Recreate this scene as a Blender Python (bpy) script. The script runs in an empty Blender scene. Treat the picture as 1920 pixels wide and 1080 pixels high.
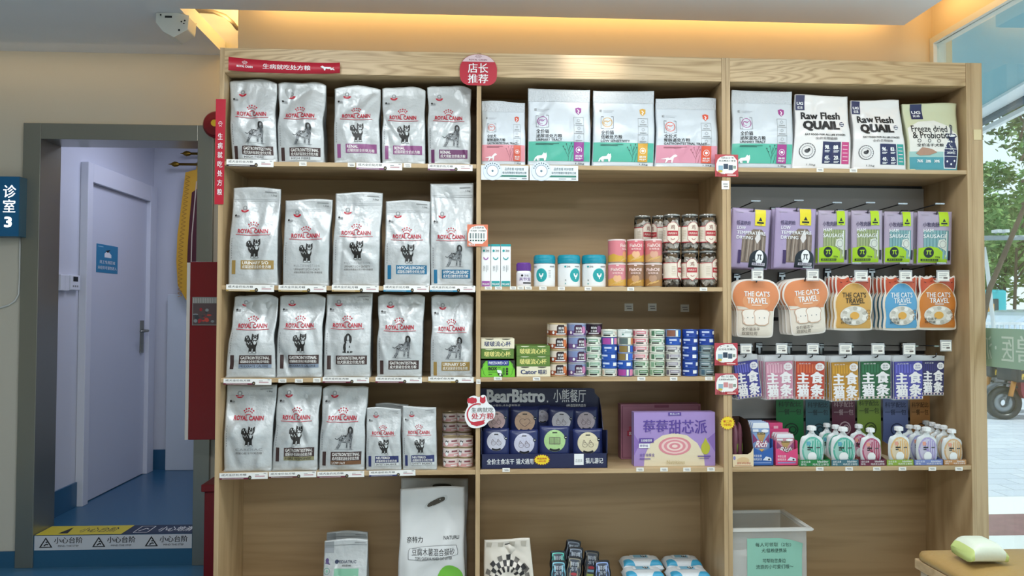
import bpy, bmesh, math, random
from mathutils import Vector, Matrix
from mathutils.geometry import tessellate_polygon

# ------------------------------------------------------------------ camera
SC = bpy.context.scene
COL = SC.collection
F = 1400.0
CAM = Vector((1.0072, -3.0102, 1.413))
YAW, PITCH, ROLL = -0.0536, 0.0281, 0.0020
_f = Vector((-math.sin(YAW)*math.cos(PITCH), math.cos(YAW)*math.cos(PITCH), math.sin(PITCH)))
_r0 = Vector((math.cos(YAW), math.sin(YAW), 0)); _u0 = _r0.cross(_f)
_r = math.cos(ROLL)*_r0 + math.sin(ROLL)*_u0
_u = -math.sin(ROLL)*_r0 + math.cos(ROLL)*_u0
cd = bpy.data.cameras.new('camera'); cam = bpy.data.objects.new('camera', cd); COL.objects.link(cam)
cd.sensor_width = 36; cd.lens = F/1920*36; cd.clip_start = .05; cd.clip_end = 300
cam.matrix_world = Matrix(((_r.x, _u.x, -_f.x, CAM.x), (_r.y, _u.y, -_f.y, CAM.y), (_r.z, _u.z, -_f.z, CAM.z), (0, 0, 0, 1)))
SC.camera = cam

def at(px, py, Y=None, X=None, Z=None):
    """world point seen at photo pixel px,py on the plane Y=, X= or Z="""
    ray = _f + (px-960)/F*_r - (py-540)/F*_u
    if Y is not None: t = (Y-CAM.y)/ray.y
    elif X is not None: t = (X-CAM.x)/ray.x
    else: t = (Z-CAM.z)/ray.z
    return CAM + ray*t

# ------------------------------------------------------------------ view, world, lights
vs = SC.view_settings
vs.view_transform = 'Standard'; vs.look = 'None'; vs.gamma = 1; vs.use_curve_mapping = False
vs.exposure = 0.0
SC.cycles.max_bounces = 7
SC.cycles.transparent_max_bounces = 12

W = bpy.data.worlds.new('sky'); SC.world = W; W.use_nodes = True
nt = W.node_tree; bg = nt.nodes['Background']
sky = nt.nodes.new('ShaderNodeTexSky'); sky.sky_type = 'HOSEK_WILKIE'; sky.turbidity = 5; sky.ground_albedo = .5
sky.sun_direction = Vector((.5, -.35, .8)).normalized()
mixw = nt.nodes.new('ShaderNodeMixRGB'); mixw.inputs[0].default_value = .65; mixw.inputs[2].default_value = (.90, .96, 1, 1)
nt.links.new(sky.outputs[0], mixw.inputs[1]); nt.links.new(mixw.outputs[0], bg.inputs[0]); bg.inputs[1].default_value = 2.1

def light(name, kind, loc, energy, color, target=None, **kw):
    l = bpy.data.lights.new(name, kind); l.energy = energy; l.color = color
    for k, v in kw.items(): setattr(l, k, v)
    o = bpy.data.objects.new(name, l); COL.objects.link(o); o.location = loc
    if target is not None: o.rotation_euler = (Vector(target)-Vector(loc)).to_track_quat('-Z', 'Y').to_euler()
    return o
light('sun', 'SUN', (8, -6, 12), 4.2, (1, .97, .92), (3.5, 0, 0), angle=.02)
ZC = 2.72
for i, (x, y, e) in enumerate(((.3, -1.05, 18), (1.6, -1.05, 18), (2.6, -1.05, 10), (.9, -3.4, 46))):
    light('ceiling_panel_light', 'AREA', (x, y, ZC-.03), e, (.93, .97, 1), (x, y, 0), shape='RECTANGLE', size=.6, size_y=.6)
light('spot_light', 'SPOT', (1.50, -.45, ZC-.03), 12, (1, .93, .82), (1.50, .0, 2.45), spot_size=.62, spot_blend=.8, shadow_soft_size=.04)
light('cove_light', 'AREA', (1.5, .30, ZC+.11), 4.6, (1, .66, .28), (1.5, .45, ZC+.07), shape='RECTANGLE', size=2.9, size_y=.03)
light('cove_light', 'AREA', (-.12, .62, ZC+.11), 5, (1, .70, .25), (-.12, .62, 3.2), shape='RECTANGLE', size=.2, size_y=.3)
light('cove_light', 'AREA', (3.04, -1.3, ZC+.11), 6, (1, .66, .28), (3.25, -1.3, ZC+.07), shape='RECTANGLE', size=3.2, size_y=.03)
light('cove_light', 'AREA', (-1.1, .70, ZC-.02), .9, (1, .72, .40), (-1.1, .95, 2.1), shape='RECTANGLE', size=1.6, size_y=.03)  # warm strip below the flat ceiling at the door wall, outside the cove
light('hall_light', 'AREA', (-.55, 1.5, 2.62), 9, (.70, .76, 1), (-.55, 1.5, 0), shape='RECTANGLE', size=.5, size_y=.6)

# ------------------------------------------------------------------ materials
def lin(h):
    h = h.lstrip('#'); o = []
    for i in (0, 2, 4):
        c = int(h[i:i+2], 16)/255
        o.append(c/12.92 if c <= .04045 else ((c+.055)/1.055)**2.4)
    return (*o, 1)
_M = {}
def mat(hexc, r=.5, m=0.0, bump=0.0, bscale=40, emis=0.0, alpha=1.0, coat=0.0, spec=.5, vary=0.0):
    key = (hexc, r, m, bump, bscale, emis, alpha, coat, spec, vary)
    if key in _M: return _M[key]
    M = bpy.data.materials.new('finish_'+hexc.lstrip('#')); M.use_nodes = True
    n = M.node_tree.nodes; L = M.node_tree.links; b = n['Principled BSDF']
    c = lin(hexc)
    b.inputs['Base Color'].default_value = c; b.inputs['Roughness'].default_value = r
    b.inputs['Metallic'].default_value = m; b.inputs['Alpha'].default_value = alpha
    b.inputs['Coat Weight'].default_value = coat; b.inputs['Specular IOR Level'].default_value = spec
    if emis:
        b.inputs['Emission Color'].default_value = c; b.inputs['Emission Strength'].default_value = emis
    if bump or vary:
        tc = n.new('ShaderNodeTexCoord'); no = n.new('ShaderNodeTexNoise')
        no.inputs['Scale'].default_value = bscale; no.inputs['Detail'].default_value = 3
        L.new(tc.outputs['Object'], no.inputs['Vector'])
        if bump:
            bp = n.new('ShaderNodeBump'); bp.inputs['Strength'].default_value = bump; bp.inputs['Distance'].default_value = .01
            L.new(no.outputs[0], bp.inputs['Height']); L.new(bp.outputs[0], b.inputs['Normal'])
        if vary:
            mx = n.new('ShaderNodeMixRGB'); mx.inputs[1].default_value = tuple(x*(1-vary) for x in c[:3])+(1,)
            mx.inputs[2].default_value = tuple(min(1, x*(1+vary)) for x in c[:3])+(1,)
            L.new(no.outputs[0], mx.inputs[0]); L.new(mx.outputs[0], b.inputs['Base Color'])
    _M[key] = M; return M

def wood(name, c1, c2, axis='x', scale=1.0, rings=7.0, rough=.42):
    M = bpy.data.materials.new(name); M.use_nodes = True
    n = M.node_tree.nodes; L = M.node_tree.links; b = n['Principled BSDF']; b.inputs['Roughness'].default_value = rough
    tc = n.new('ShaderNodeTexCoord'); mp = n.new('ShaderNodeMapping')
    s = {'x': (.55, 3.2, 9), 'z': (9, 3.2, .55)}[axis]
    mp.inputs['Scale'].default_value = tuple(k*scale for k in s); L.new(tc.outputs['Object'], mp.inputs[0])
    no = n.new('ShaderNodeTexNoise'); no.inputs['Scale'].default_value = 1.1; no.inputs['Detail'].default_value = 2; no.inputs['Distortion'].default_value = .4
    L.new(mp.outputs[0], no.inputs['Vector'])
    ma = n.new('ShaderNodeMath'); ma.operation = 'MULTIPLY'; ma.inputs[1].default_value = rings; L.new(no.outputs[0], ma.inputs[0])
    fr = n.new('ShaderNodeMath'); fr.operation = 'PINGPONG'; fr.inputs[1].default_value = .5; L.new(ma.outputs[0], fr.inputs[0])
    n2 = n.new('ShaderNodeTexNoise'); n2.inputs['Scale'].default_value = 14; n2.inputs['Detail'].default_value = 3
    L.new(mp.outputs[0], n2.inputs['Vector'])
    ad = n.new('ShaderNodeMath'); ad.operation = 'MULTIPLY_ADD'; ad.inputs[1].default_value = .5; L.new(n2.outputs[0], ad.inputs[0]); L.new(fr.outputs[0], ad.inputs[2])
    cr = n.new('ShaderNodeValToRGB'); cr.color_ramp.elements[0].color = lin(c2); cr.color_ramp.elements[1].color = lin(c1)
    cr.color_ramp.elements[0].position = .18; cr.color_ramp.elements[1].position = .62
    L.new(ad.outputs[0], cr.inputs[0]); L.new(cr.outputs[0], b.inputs['Base Color'])
    return M
WOODX = wood('pale_oak_across', 'bfa47d', 'a88c65', 'x')
WOODZ = wood('pale_oak_upright', 'bda27b', 'a78b64', 'z')
WOODH = wood('pale_oak_header', 'c9ae85', 'a2855d', 'x', .9, 26)
WOODB = wood('oak_back_board_shaded', 'aa8e68', '9b7f5a', 'x', .7, 5, .5)  # same oak, colour darkened to carry the shade deep in the shelves

def glass_mat(tint, gloss=.06):
    M = bpy.data.materials.new('window_glass'); M.use_nodes = True
    n = M.node_tree.nodes; L = M.node_tree.links; n.remove(n['Principled BSDF'])
    t = n.new('ShaderNodeBsdfTransparent'); t.inputs[0].default_value = (*tint, 1)
    g = n.new('ShaderNodeBsdfGlossy'); g.inputs['Roughness'].default_value = .02
    lw = n.new('ShaderNodeFresnel'); lw.inputs[0].default_value = 1.45
    mu = n.new('ShaderNodeMath'); mu.operation = 'MULTIPLY'; mu.inputs[1].default_value = gloss*10; L.new(lw.outputs[0], mu.inputs[0])
    mx = n.new('ShaderNodeMixShader'); L.new(mu.outputs[0], mx.inputs[0]); L.new(t.outputs[0], mx.inputs[1]); L.new(g.outputs[0], mx.inputs[2])
    L.new(mx.outputs[0], n['Material Output'].inputs[0]); return M
GLASS = glass_mat((.90, .97, .98), .03)
JARGLASS = glass_mat((.97, .97, .97), .1)

# ------------------------------------------------------------------ mesh builder
class G:
    def __init__(s): s.v = []; s.f = []; s.mi = []; s.sm = []; s.mats = []
    def mx(s, m):
        if m not in s.mats: s.mats.append(m)
        return s.mats.index(m)
    def add(s, vs, fs, m, smooth=False):
        b = len(s.v); k = s.mx(m); s.v.extend([tuple(v) for v in vs])
        for f in fs: s.f.append([b+i for i in f]); s.mi.append(k); s.sm.append(smooth)
        return s
    def box(s, x0, x1, y0, y1, z0, z1, m):
        v = [(x, y, z) for z in (z0, z1) for y in (y0, y1) for x in (x0, x1)]
        return s.add(v, [(0, 2, 3, 1), (4, 5, 7, 6), (0, 1, 5, 4), (2, 6, 7, 3), (0, 4, 6, 2), (1, 3, 7, 5)], m)
    def hexa(s, v8, m):
        return s.add(v8, [(0, 2, 3, 1), (4, 5, 7, 6), (0, 1, 5, 4), (2, 6, 7, 3), (0, 4, 6, 2), (1, 3, 7, 5)], m)
    def lathe(s, prof, m, c=(0, 0), n=32, smooth=True, cap=True):
        """prof: [(r,z)], m a material or one per segment"""
        ms = m if isinstance(m, list) else [m]*(len(prof)-1)
        for i in range(len(prof)-1):
            (r0, z0), (r1, z1) = prof[i], prof[i+1]
            vs = [(c[0]+r*math.cos(2*math.pi*k/n), c[1]+r*math.sin(2*math.pi*k/n), z) for r, z in ((r0, z0), (r1, z1)) for k in range(n)]
            s.add(vs, [(k, (k+1) % n, n+(k+1) % n, n+k) for k in range(n)], ms[i], smooth and abs(z1-z0) > 1e-6)
        return s
    def tube(s, path, r, m, n=8, closed=False):
        P = [Vector(p) for p in path]; vs = []; N = len(P); prev = None
        for i, p in enumerate(P):
            d = (P[min(i+1, N-1)]-P[max(i-1, 0)]).normalized()
            if prev is None:
                a = Vector((0, 0, 1)) if abs(d.z) < .9 else Vector((1, 0, 0)); x = d.cross(a).normalized()
            else:
                x = (prev-d*prev.dot(d)).normalized()
            prev = x; y = d.cross(x); rr = r[i] if isinstance(r, (list, tuple)) else r
            vs += [p+rr*(math.cos(2*math.pi*k/n)*x+math.sin(2*math.pi*k/n)*y) for k in range(n)]
        fs = [(i*n+k, i*n+(k+1) % n, (i+1)*n+(k+1) % n, (i+1)*n+k) for i in range(N-1) for k in range(n)]
        fs += [tuple(range(n-1, -1, -1)), tuple((N-1)*n+k for k in range(n))]
        return s.add(vs, fs, m, True)
    def prism(s, pts, y0, y1, m, side=None):
        """outline in x,z pushed from y0 (front) to y1"""
        n = len(pts); vs = [(x, y0, z) for x, z in pts]+[(x, y1, z) for x, z in pts]
        tri = tessellate_polygon([[Vector((x, z, 0)) for x, z in pts]])
        s.add(vs, [tuple(t) for t in tri]+[tuple(n+i for i in reversed(t)) for t in tri], m)
        return s.add(vs, [(i, (i+1) % n, n+(i+1) % n, n+i) for i in range(n)], side or m)
    def build(s, name, parent=None, loc=None, rot=None, bevel=0, clean=True):
        me = bpy.data.meshes.new(name); me.from_pydata(s.v, [], s.f)
        for m in s.mats: me.materials.append(m)
        me.polygons.foreach_set('material_index', s.mi); me.polygons.foreach_set('use_smooth', s.sm)
        if clean:
            bm = bmesh.new(); bm.from_mesh(me)
            bmesh.ops.recalc_face_normals(bm, faces=bm.faces); bm.to_mesh(me); bm.free()
        me.update()
        o = bpy.data.objects.new(name, me); COL.objects.link(o)
        if parent is not None: o.parent = parent
        if loc is not None: o.location = loc
        if rot is not None: o.rotation_euler = rot
        if bevel:
            b = o.modifiers.new('bevel', 'BEVEL'); b.width = bevel; b.segments = 2; b.limit_method = 'ANGLE'; b.angle_limit = .6
        return o

_seen = {}
def tag(o, label, cat, group=None):
    if len(label.split()) > 16: print('LONG', len(label.split()), label)
    if label in _seen: print('DUP', label)
    _seen[label] = 1
    o['label'] = label; o['category'] = cat
    if group: o['group'] = group
    return o
def thing(name, label, cat, loc=(0, 0, 0), rz=0, group=None, rot=None):
    o = bpy.data.objects.new(name, None); COL.objects.link(o); o.empty_display_size = .05
    o.location = loc; o.rotation_euler = rot or (0, 0, rz); return tag(o, label, cat, group)
def struct(o): o['kind'] = 'structure'; return o
def copy_tree(o, parent=None):
    c = o.copy(); COL.objects.link(c)
    if parent is not None: c.parent = parent
    for ch in list(o.children): copy_tree(ch, c)
    return c

# ------------------------------------------------------------------ flat printing laid on a surface
_T = {}
def glyphs(s, off=0.0):
    k = (s, off)
    if k not in _T:
        cu = bpy.data.curves.new('t', 'FONT'); cu.body = s; cu.resolution_u = 2
        o = bpy.data.objects.new('t', cu); COL.objects.link(o)
        e = o.evaluated_get(bpy.context.evaluated_depsgraph_get()); me = e.to_mesh()
        v = [(p.co.x, p.co.y) for p in me.vertices]; f = [tuple(p.vertices) for p in me.polygons]
        e.to_mesh_clear(); bpy.data.objects.remove(o); bpy.data.curves.remove(cu)
        cjk = any(ord(c) > 0x2E80 for c in s); b = min(off, .02) if cjk and off < .05 else off
        if b > .004:                                   # heavier strokes: the outlines laid down again, nudged sideways
            sh = [(-b, 0), (b, 0)] if cjk else [(-b, -b*.6), (b, b*.6), (-b, b*.6), (b, -b*.6)]
            if b > .04: sh = [(-b, -b*.5), (0, 0), (b, b*.5), (-b, b*.5), (b, -b*.5)]
            c = [[(x+dx, y+dy) for x, y in v] for dx, dy in sh]
        else: c = [v]
        x0 = min(p[0] for q in c for p in q); x1 = max(p[0] for q in c for p in q); y0 = min(p[1] for q in c for p in q); y1 = max(p[1] for q in c for p in q)
        _T[k] = ([[((x-x0)/(x1-x0), (y-y0)/(y1-y0)) for x, y in q] for q in c], f)
    return _T[k]
def _split(v, f, lim):
    v = list(v); out = []; st = [tuple(t) for t in f]
    while st:
        t = st.pop()
        if len(t) > 3:
            for i in range(1, len(t)-1): st.append((t[0], t[i], t[i+1]))
            continue
        best = None
        for i in range(3):
            a, b = v[t[i]], v[t[(i+1) % 3]]; d = max(abs(a[0]-b[0])/lim[0], abs(a[1]-b[1])/lim[1])
            if best is None or d > best[0]: best = (d, i)
        if best[0] <= 1: out.append(t); continue
        i = best[1]; a, b, c = t[i], t[(i+1) % 3], t[(i+2) % 3]
        v.append(((v[a][0]+v[b][0])/2, (v[a][1]+v[b][1])/2)); k = len(v)-1
        st += [(a, k, c), (k, b, c)]
    return v, out
class P:
    """a stack of flat prints in surface coordinates; later ones lie over earlier ones"""
    def __init__(s): s.l = []
    def _a(s, v, f, m): s.l.append((v, f, m)); return s
    def rect(s, x0, z0, x1, z1, m): return s._a([(x0, z0), (x1, z0), (x1, z1), (x0, z1)], [(0, 1, 2, 3)], m)
    def poly(s, pts, m):
        return s._a(list(pts), [tuple(t) for t in tessellate_polygon([[Vector((x, z, 0)) for x, z in pts]])], m)
    def ell(s, cx, cz, rx, rz, m, n=20, a0=0, a1=2*math.pi):
        if a1-a0 > 6.28:
            return s._a([(cx+rx*math.cos(a0+(a1-a0)*k/n), cz+rz*math.sin(a0+(a1-a0)*k/n)) for k in range(n)], [tuple(range(n))], m)
        return s.poly([(cx+rx*math.cos(a0+(a1-a0)*k/n), cz+rz*math.sin(a0+(a1-a0)*k/n)) for k in range(n+1)], m)
    def ring(s, cx, cz, rx, rz, t, m, n=28, a0=0, a1=2*math.pi, tz=None):
        tz = tz or t*rz/rx; v = []
        for k in range(n+1):
            a = a0+(a1-a0)*k/n; c, d = math.cos(a), math.sin(a)
            v += [(cx+(rx-t)*c, cz+(rz-tz)*d), (cx+rx*c, cz+rz*d)]
        return s._a(v, [(2*k, 2*k+1, 2*k+3, 2*k+2) for k in range(n)], m)
    def line(s, pts, t, m, asp=1.0):
        """polyline of width t (in x units; asp = size of x unit / size of z unit)"""
        for a, b in zip(pts, pts[1:]):
            dx, dz = (b[0]-a[0]), (b[1]-a[1])/asp; q = math.hypot(dx, dz) or 1
            nx, nz = -dz/q*t/2, dx/q*t/2*asp
            s._a([(a[0]-nx, a[1]-nz), (b[0]-nx, b[1]-nz), (b[0]+nx, b[1]+nz), (a[0]+nx, a[1]+nz)], [(0, 1, 2, 3)], m)
        return s
    def frame(s, x0, z0, x1, z1, t, m, asp=1.0):
        return s.line([(x0, z0), (x1, z0), (x1, z1), (x0, z1), (x0, z0)], t, m, asp)
    def text(s, t, x0, z0, x1, z1, m, bold=0.0, shear=0.0, mirror=False):
        cs, f = glyphs(t, bold)
        for v in cs:
            q = [((1-x if mirror else x), z) for x, z in v]
            s._a([(x0+(x1-x0)*(x+shear*(z-.5)), z0+(z1-z0)*z) for x, z in q], f, m)
        return s
    def pi(s, x0, z0, x1, z1, m):
        w, h = x1-x0, z1-z0; f = lambda L: [(x0+a*w, z0+b*h) for a, b in L]
        s.poly(f([(0, .80), (.10, 1), (1, 1), (1, .82), (.12, .80)]), m); s.poly(f([(.22, .82), (.40, .82), (.34, .20), (.22, 0), (.08, .04), (.20, .30)]), m)
        return s.poly(f([(.62, .82), (.80, .82), (.80, .28), (.88, .18), (.98, .26), (.94, .04), (.78, 0), (.64, .12)]), m)
    def moved(s, fn):
        r = P(); r.l = [([fn(x, z) for x, z in v], f, m) for v, f, m in s.l]; return r
    def emit(s, g, S, off=.0006, lim=None, step=.00012):
        for v, f, m in s.l:
            if lim: v, f = _split(v, f, lim)
            g.add([S(x, z, off) for x, z in v], f, m, lim is not None); off += step
        return g
def emit_parts(parent, name, p, S, off, lim, step):
    """builds the print; pieces that lie far apart become objects of their own"""
    L = []
    for v, f, m in p.l:
        if lim: v, f = _split(v, f, lim)
        L.append(([Vector(S(x, z, off)) for x, z in v], f, m)); off += step
    bb = [([min(q[i] for q in v) for i in range(3)], [max(q[i] for q in v) for i in range(3)]) for v, f, m in L]
    n = len(L); root = list(range(n))
    def fd(i):
        while root[i] != i: i = root[i]
        return i
    sz = [max(b[1][k]-b[0][k] for k in range(3)) for b in bb]
    for i in range(n):
        for j in range(i):
            gap = math.sqrt(sum(max(0, bb[i][0][k]-bb[j][1][k], bb[j][0][k]-bb[i][1][k])**2 for k in range(3)))
            if gap <= max(.018, .42*min(max(sz[i], sz[j]), .06)): root[fd(i)] = fd(j)
    gs = {}
    for i, (v, f, m) in enumerate(L): gs.setdefault(fd(i), G()).add(v, f, m, lim is not None)
    out = [g.build(name, parent, clean=False) for g in gs.values()]
    return out[0]
def flatS(y=0.0): return lambda x, z, o: (x, y-o, z)
def cylS(r, c=(0, 0)): return lambda x, z, o: (c[0]+(r+o)*math.sin(x/r), c[1]-(r+o)*math.cos(x/r), z)

# ------------------------------------------------------------------ room
YW, YB = .885, .40                      # door wall, wall face behind the shelves
XG = 3.19                               # window wall
FLZ = at(50, 1063, YW).z; HZ = at(62, 1003, YW).z
WALL = mat('cdc7b8', .6, vary=.02, bscale=3); WHITE = mat('e9e9e6', .5); CEIL = mat('e9ebee', .7)
BLUE = mat('2f5f80', .28); HALLW = mat('d6d8e2', .45)
STEEL = mat('98988f', .32, .75)
fx0, fx1 = at(45, 400, YW).x, at(401, 400, YW).x; fz1 = at(220, 234, YW).z
ix0, ix1 = at(76, 500, YW).x, at(370, 500, YW).x; iz1 = at(220, 264, YW).z
g = G(); g.box(-4, .02, -.9, YW, FLZ-.1, FLZ, mat('3f6f92', .3)); g.box(.02, 3.25, -.9, YW, FLZ-.1, FLZ, mat('ccd2d4', .35)); g.box(-4, 3.25, -5.6, -.9, FLZ-.1, FLZ, mat('ccd2d4', .35)); struct(g.build('floor'))  # unseen part of the floor made pale to bounce light onto the ceiling
g = G()
g.box(-4, 2.985, -5.6, .285, ZC, ZC+.07, CEIL); g.box(-4, -.27, .285, YW+.2, ZC, ZC+.07, CEIL)
g.box(2.985, 3.25, -5.6, -3.2, ZC, ZC+.07, CEIL); struct(g.build('ceiling'))
g = G(); g.box(-.6, 3.4, -5.6, YW+.2, 3.04, 3.1, mat('e0d6c0', .7)); struct(g.build('ceiling_cove'))
g = G()
g.box(-4, fx0+.01, YW, YW+.15, FLZ-.1, 3.04, WALL); g.box(fx1-.01, 3.3, YW, YW+.15, FLZ-.1, 3.04, WALL)
g.box(fx0+.01, fx1-.01, YW, YW+.15, fz1-.01, 3.04, WALL); struct(g.build('wall_left'))
WARM = mat('dcc7a4', .6, vary=.02, bscale=3)
g = G(); g.box(-.055, XG+.1, YB, YW-.002, FLZ, 3.04, WARM); struct(g.build('wall_back'))
g = G(); g.box(-4.1, -4, -5.6, YW, FLZ, 3.04, WALL); struct(g.build('wall_side'))
g = G(); g.box(-4, 3.3, -5.7, -5.6, FLZ, 3.04, WALL); struct(g.build('wall_front'))
# window wall: lintel, frame, glass
ZG = 2.672
g = G(); g.box(XG, XG+.1, -5.6, YB, ZG+.03, 3.04, WARM); struct(g.build('wall_right'))
g = G(); wf = mat('d9d6cc', .4)
g.box(XG-.012, XG+.05, -5.6, YB-.002, ZG, ZG+.03, wf); g.box(XG-.012, XG+.05, YB-.03, YB-.002, FLZ, ZG, wf)
g.box(XG-.012, XG+.05, -1.75, -1.70, FLZ, ZG, wf)
g.box(XG-.012, XG+.05, -5.6, YB-.03, FLZ, FLZ+.06, wf); fr = struct(g.build('trim_1'))
g = G(); g.box(XG+.006, XG+.014, -5.6, YB-.03, FLZ+.06, ZG, GLASS); win = struct(g.build('window_1'))
# blue skirting along the door wall
g = G(); g.box(-4, fx0-.002, YW-.012, YW-.0005, FLZ, at(20, 1033, YW).z, BLUE); struct(g.build('baseboard_left'))
# steel door frame
g = G(); d0, d1 = YW-.02, YW+.17
g.box(fx0, ix0, d0, d1, FLZ, fz1, STEEL); g.box(ix1, fx1, d0, d1, FLZ, fz1, STEEL); g.box(ix0, ix1, d0, d1, iz1, fz1, STEEL)
struct(g.build('door_1', bevel=.002))
# hall behind the doorway
hx = at(150, 950, Z=HZ).x-.03; hy = at(300, 880, Z=HZ).y
g = G(); g.box(hx-.1, .6, YW+.15, hy+.1, HZ-.3, HZ, BLUE); g.box(ix0, ix1, YW, YW+.15, HZ-.1, HZ, BLUE)
g.box(ix0, ix1, YW-.012, YW+.0, FLZ, HZ, BLUE); struct(g.build('floor_hall'))
hz1 = 2.65
g = G(); g.box(hx-.1, .6, YW+.15, hy+.1, hz1, hz1+.05, HALLW); struct(g.build('ceiling_hall'))
g = G(); g.box(hx-.1, .6, hy, hy+.1, HZ, hz1, HALLW); struct(g.build('wall_hall_back'))
g = G(); g.box(.5, .6, YW+.15, hy, HZ, hz1, HALLW); struct(g.build('wall_hall_right'))
dy0, dy1 = at(160, 945, Z=HZ).y, at(262, 889, Z=HZ).y
ztop = at(152, 303, X=hx).z
g = G(); g.box(hx-.1, hx, YW+.17, hy, HZ, hz1, HALLW); struct(g.build('wall_hall_left'))
g = G(); bb = .14
g.box(hx+.0005, hx+.012, YW+.172, dy0-.06, HZ, HZ+bb, BLUE); g.box(hx+.0005, hx+.012, dy1+.12, hy-.0005, HZ, HZ+bb, BLUE)
g.box(hx+.013, .5, hy-.012, hy-.0005, HZ, HZ+bb, BLUE); struct(g.build('baseboard_hall'))
# white hall door in its frame (on the left hall wall)
DW = mat('dfe1ea', .35); t = .045
g = G(); g.box(hx+.001, hx+t, dy0-.06, dy0, HZ, ztop, DW); g.box(hx+.001, hx+t, dy1, dy1+.10, HZ, ztop, DW)
g.box(hx+.001, hx+t, dy0, dy1, ztop-.11, ztop, DW)
dr = struct(g.build('door_2', bevel=.003))
g = G(); g.box(hx+.002, hx+.018, dy0+.002, dy1-.002, HZ+.006, ztop-.112, mat('d3d6e2', .4)); g.build('door_leaf', dr)
g = G(); hz_ = at(245, 630, X=hx+.02).z; hyy = dy1-.06
g.box(hx+.019, hx+.027, hyy-.022, hyy+.022, hz_-.12, hz_+.1, STEEL)
g.tube([(hx+.027, hyy, hz_+.03), (hx+.065, hyy, hz_+.03), (hx+.068, hyy-.02, hz_+.03), (hx+.068, hyy-.12, hz_+.028)], .009, STEEL)
g.lathe([(.0, hz_-.05), (.012, hz_-.05)], STEEL, (hx+.03, hyy)); g.build('handle', dr)
# ------------------------------------------------------------------ shelf units
XL0, XL1, XB0, XB1, XC0, XCM, XC1, XD0, XDM, XD1 = 0, .018, 1.0239, 1.0419, 2.0348, 2.0525, 2.0702, 3.0804, 3.0990, 3.15
TH = .018
S1, S2, S3, S4, S5 = 1.9816+TH, 1.4865+TH, 1.1201+TH, .75+TH, FLZ+.055    # shelf tops
HB, HT = 2.355, 2.4536; YBK = .32
u1 = thing('display_shelf', 'two-bay pale oak shelf unit holding the pet food bags and cans', 'shelf', (0, 0, FLZ))
u2 = thing('display_shelf', 'narrower pale oak shelf unit with grey slatted back beside the window', 'shelf', (XCM, 0, FLZ))
def brd(name, par, x0, x1, z0, z1, m, y0=0.0, y1=.36, bevel=.001):
    g = G(); p = par.location; g.box(x0-p.x, x1-p.x, y0, y1, z0-p.z, z1-p.z, m); return g.build(name, par, bevel=bevel)
for (par, x0, x1) in ((u1, XL0, XL1), (u1, XB0, XB1), (u1, XC0, XCM-.0004), (u2, XCM+.0004, XC1), (u2, XD0, XDM)):
    brd('side_panel', par, x0, x1, FLZ, HT, WOODZ)
brd('end_filler', u2, XDM+.0004, XD1, FLZ, HT, WOODZ)
for (par, x0, x1) in ((u1, XL1, XB0), (u1, XB1, XC0), (u2, XC1, XD0)):
    brd('header', par, x0, x1, HB, HT, WOODH, .0015, .02); brd('top_board', par, x0, x1, HB, HB+TH, WOODX, .0205, .36)
    zs = (S1, S4, S5) if par is u2 else (S1, S2, S3, S4, S5)
    for z in zs: brd('shelf_board', par, x0, x1, z-TH, z-.0006, WOODX, .003, YBK-.001)
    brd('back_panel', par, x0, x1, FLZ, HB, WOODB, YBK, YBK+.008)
    brd('plinth', par, x0, x1, FLZ, S5-TH, WOODX, .02, .035)
# grey slatted panel in the right-hand bay
SLAT = mat('b2b0ae', .5); spx0, spx1 = XC1+.002, at(1735, 600, .30).x
g = G(); z = S4+.004; k = 0
zt = at(1500, 345, .30).z; pitch = (zt-z)/8
while k < 8:
    g.box(spx0-XCM, spx1-XCM, .300, .318, z-FLZ, z+pitch-.016-FLZ, SLAT); g.box(spx0-XCM, spx1-XCM, .311, .319, z+pitch-.016-FLZ, z+pitch-FLZ, mat('2c2c2e', .5)); z += pitch; k += 1
g.build('slat_panel', u2)
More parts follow.
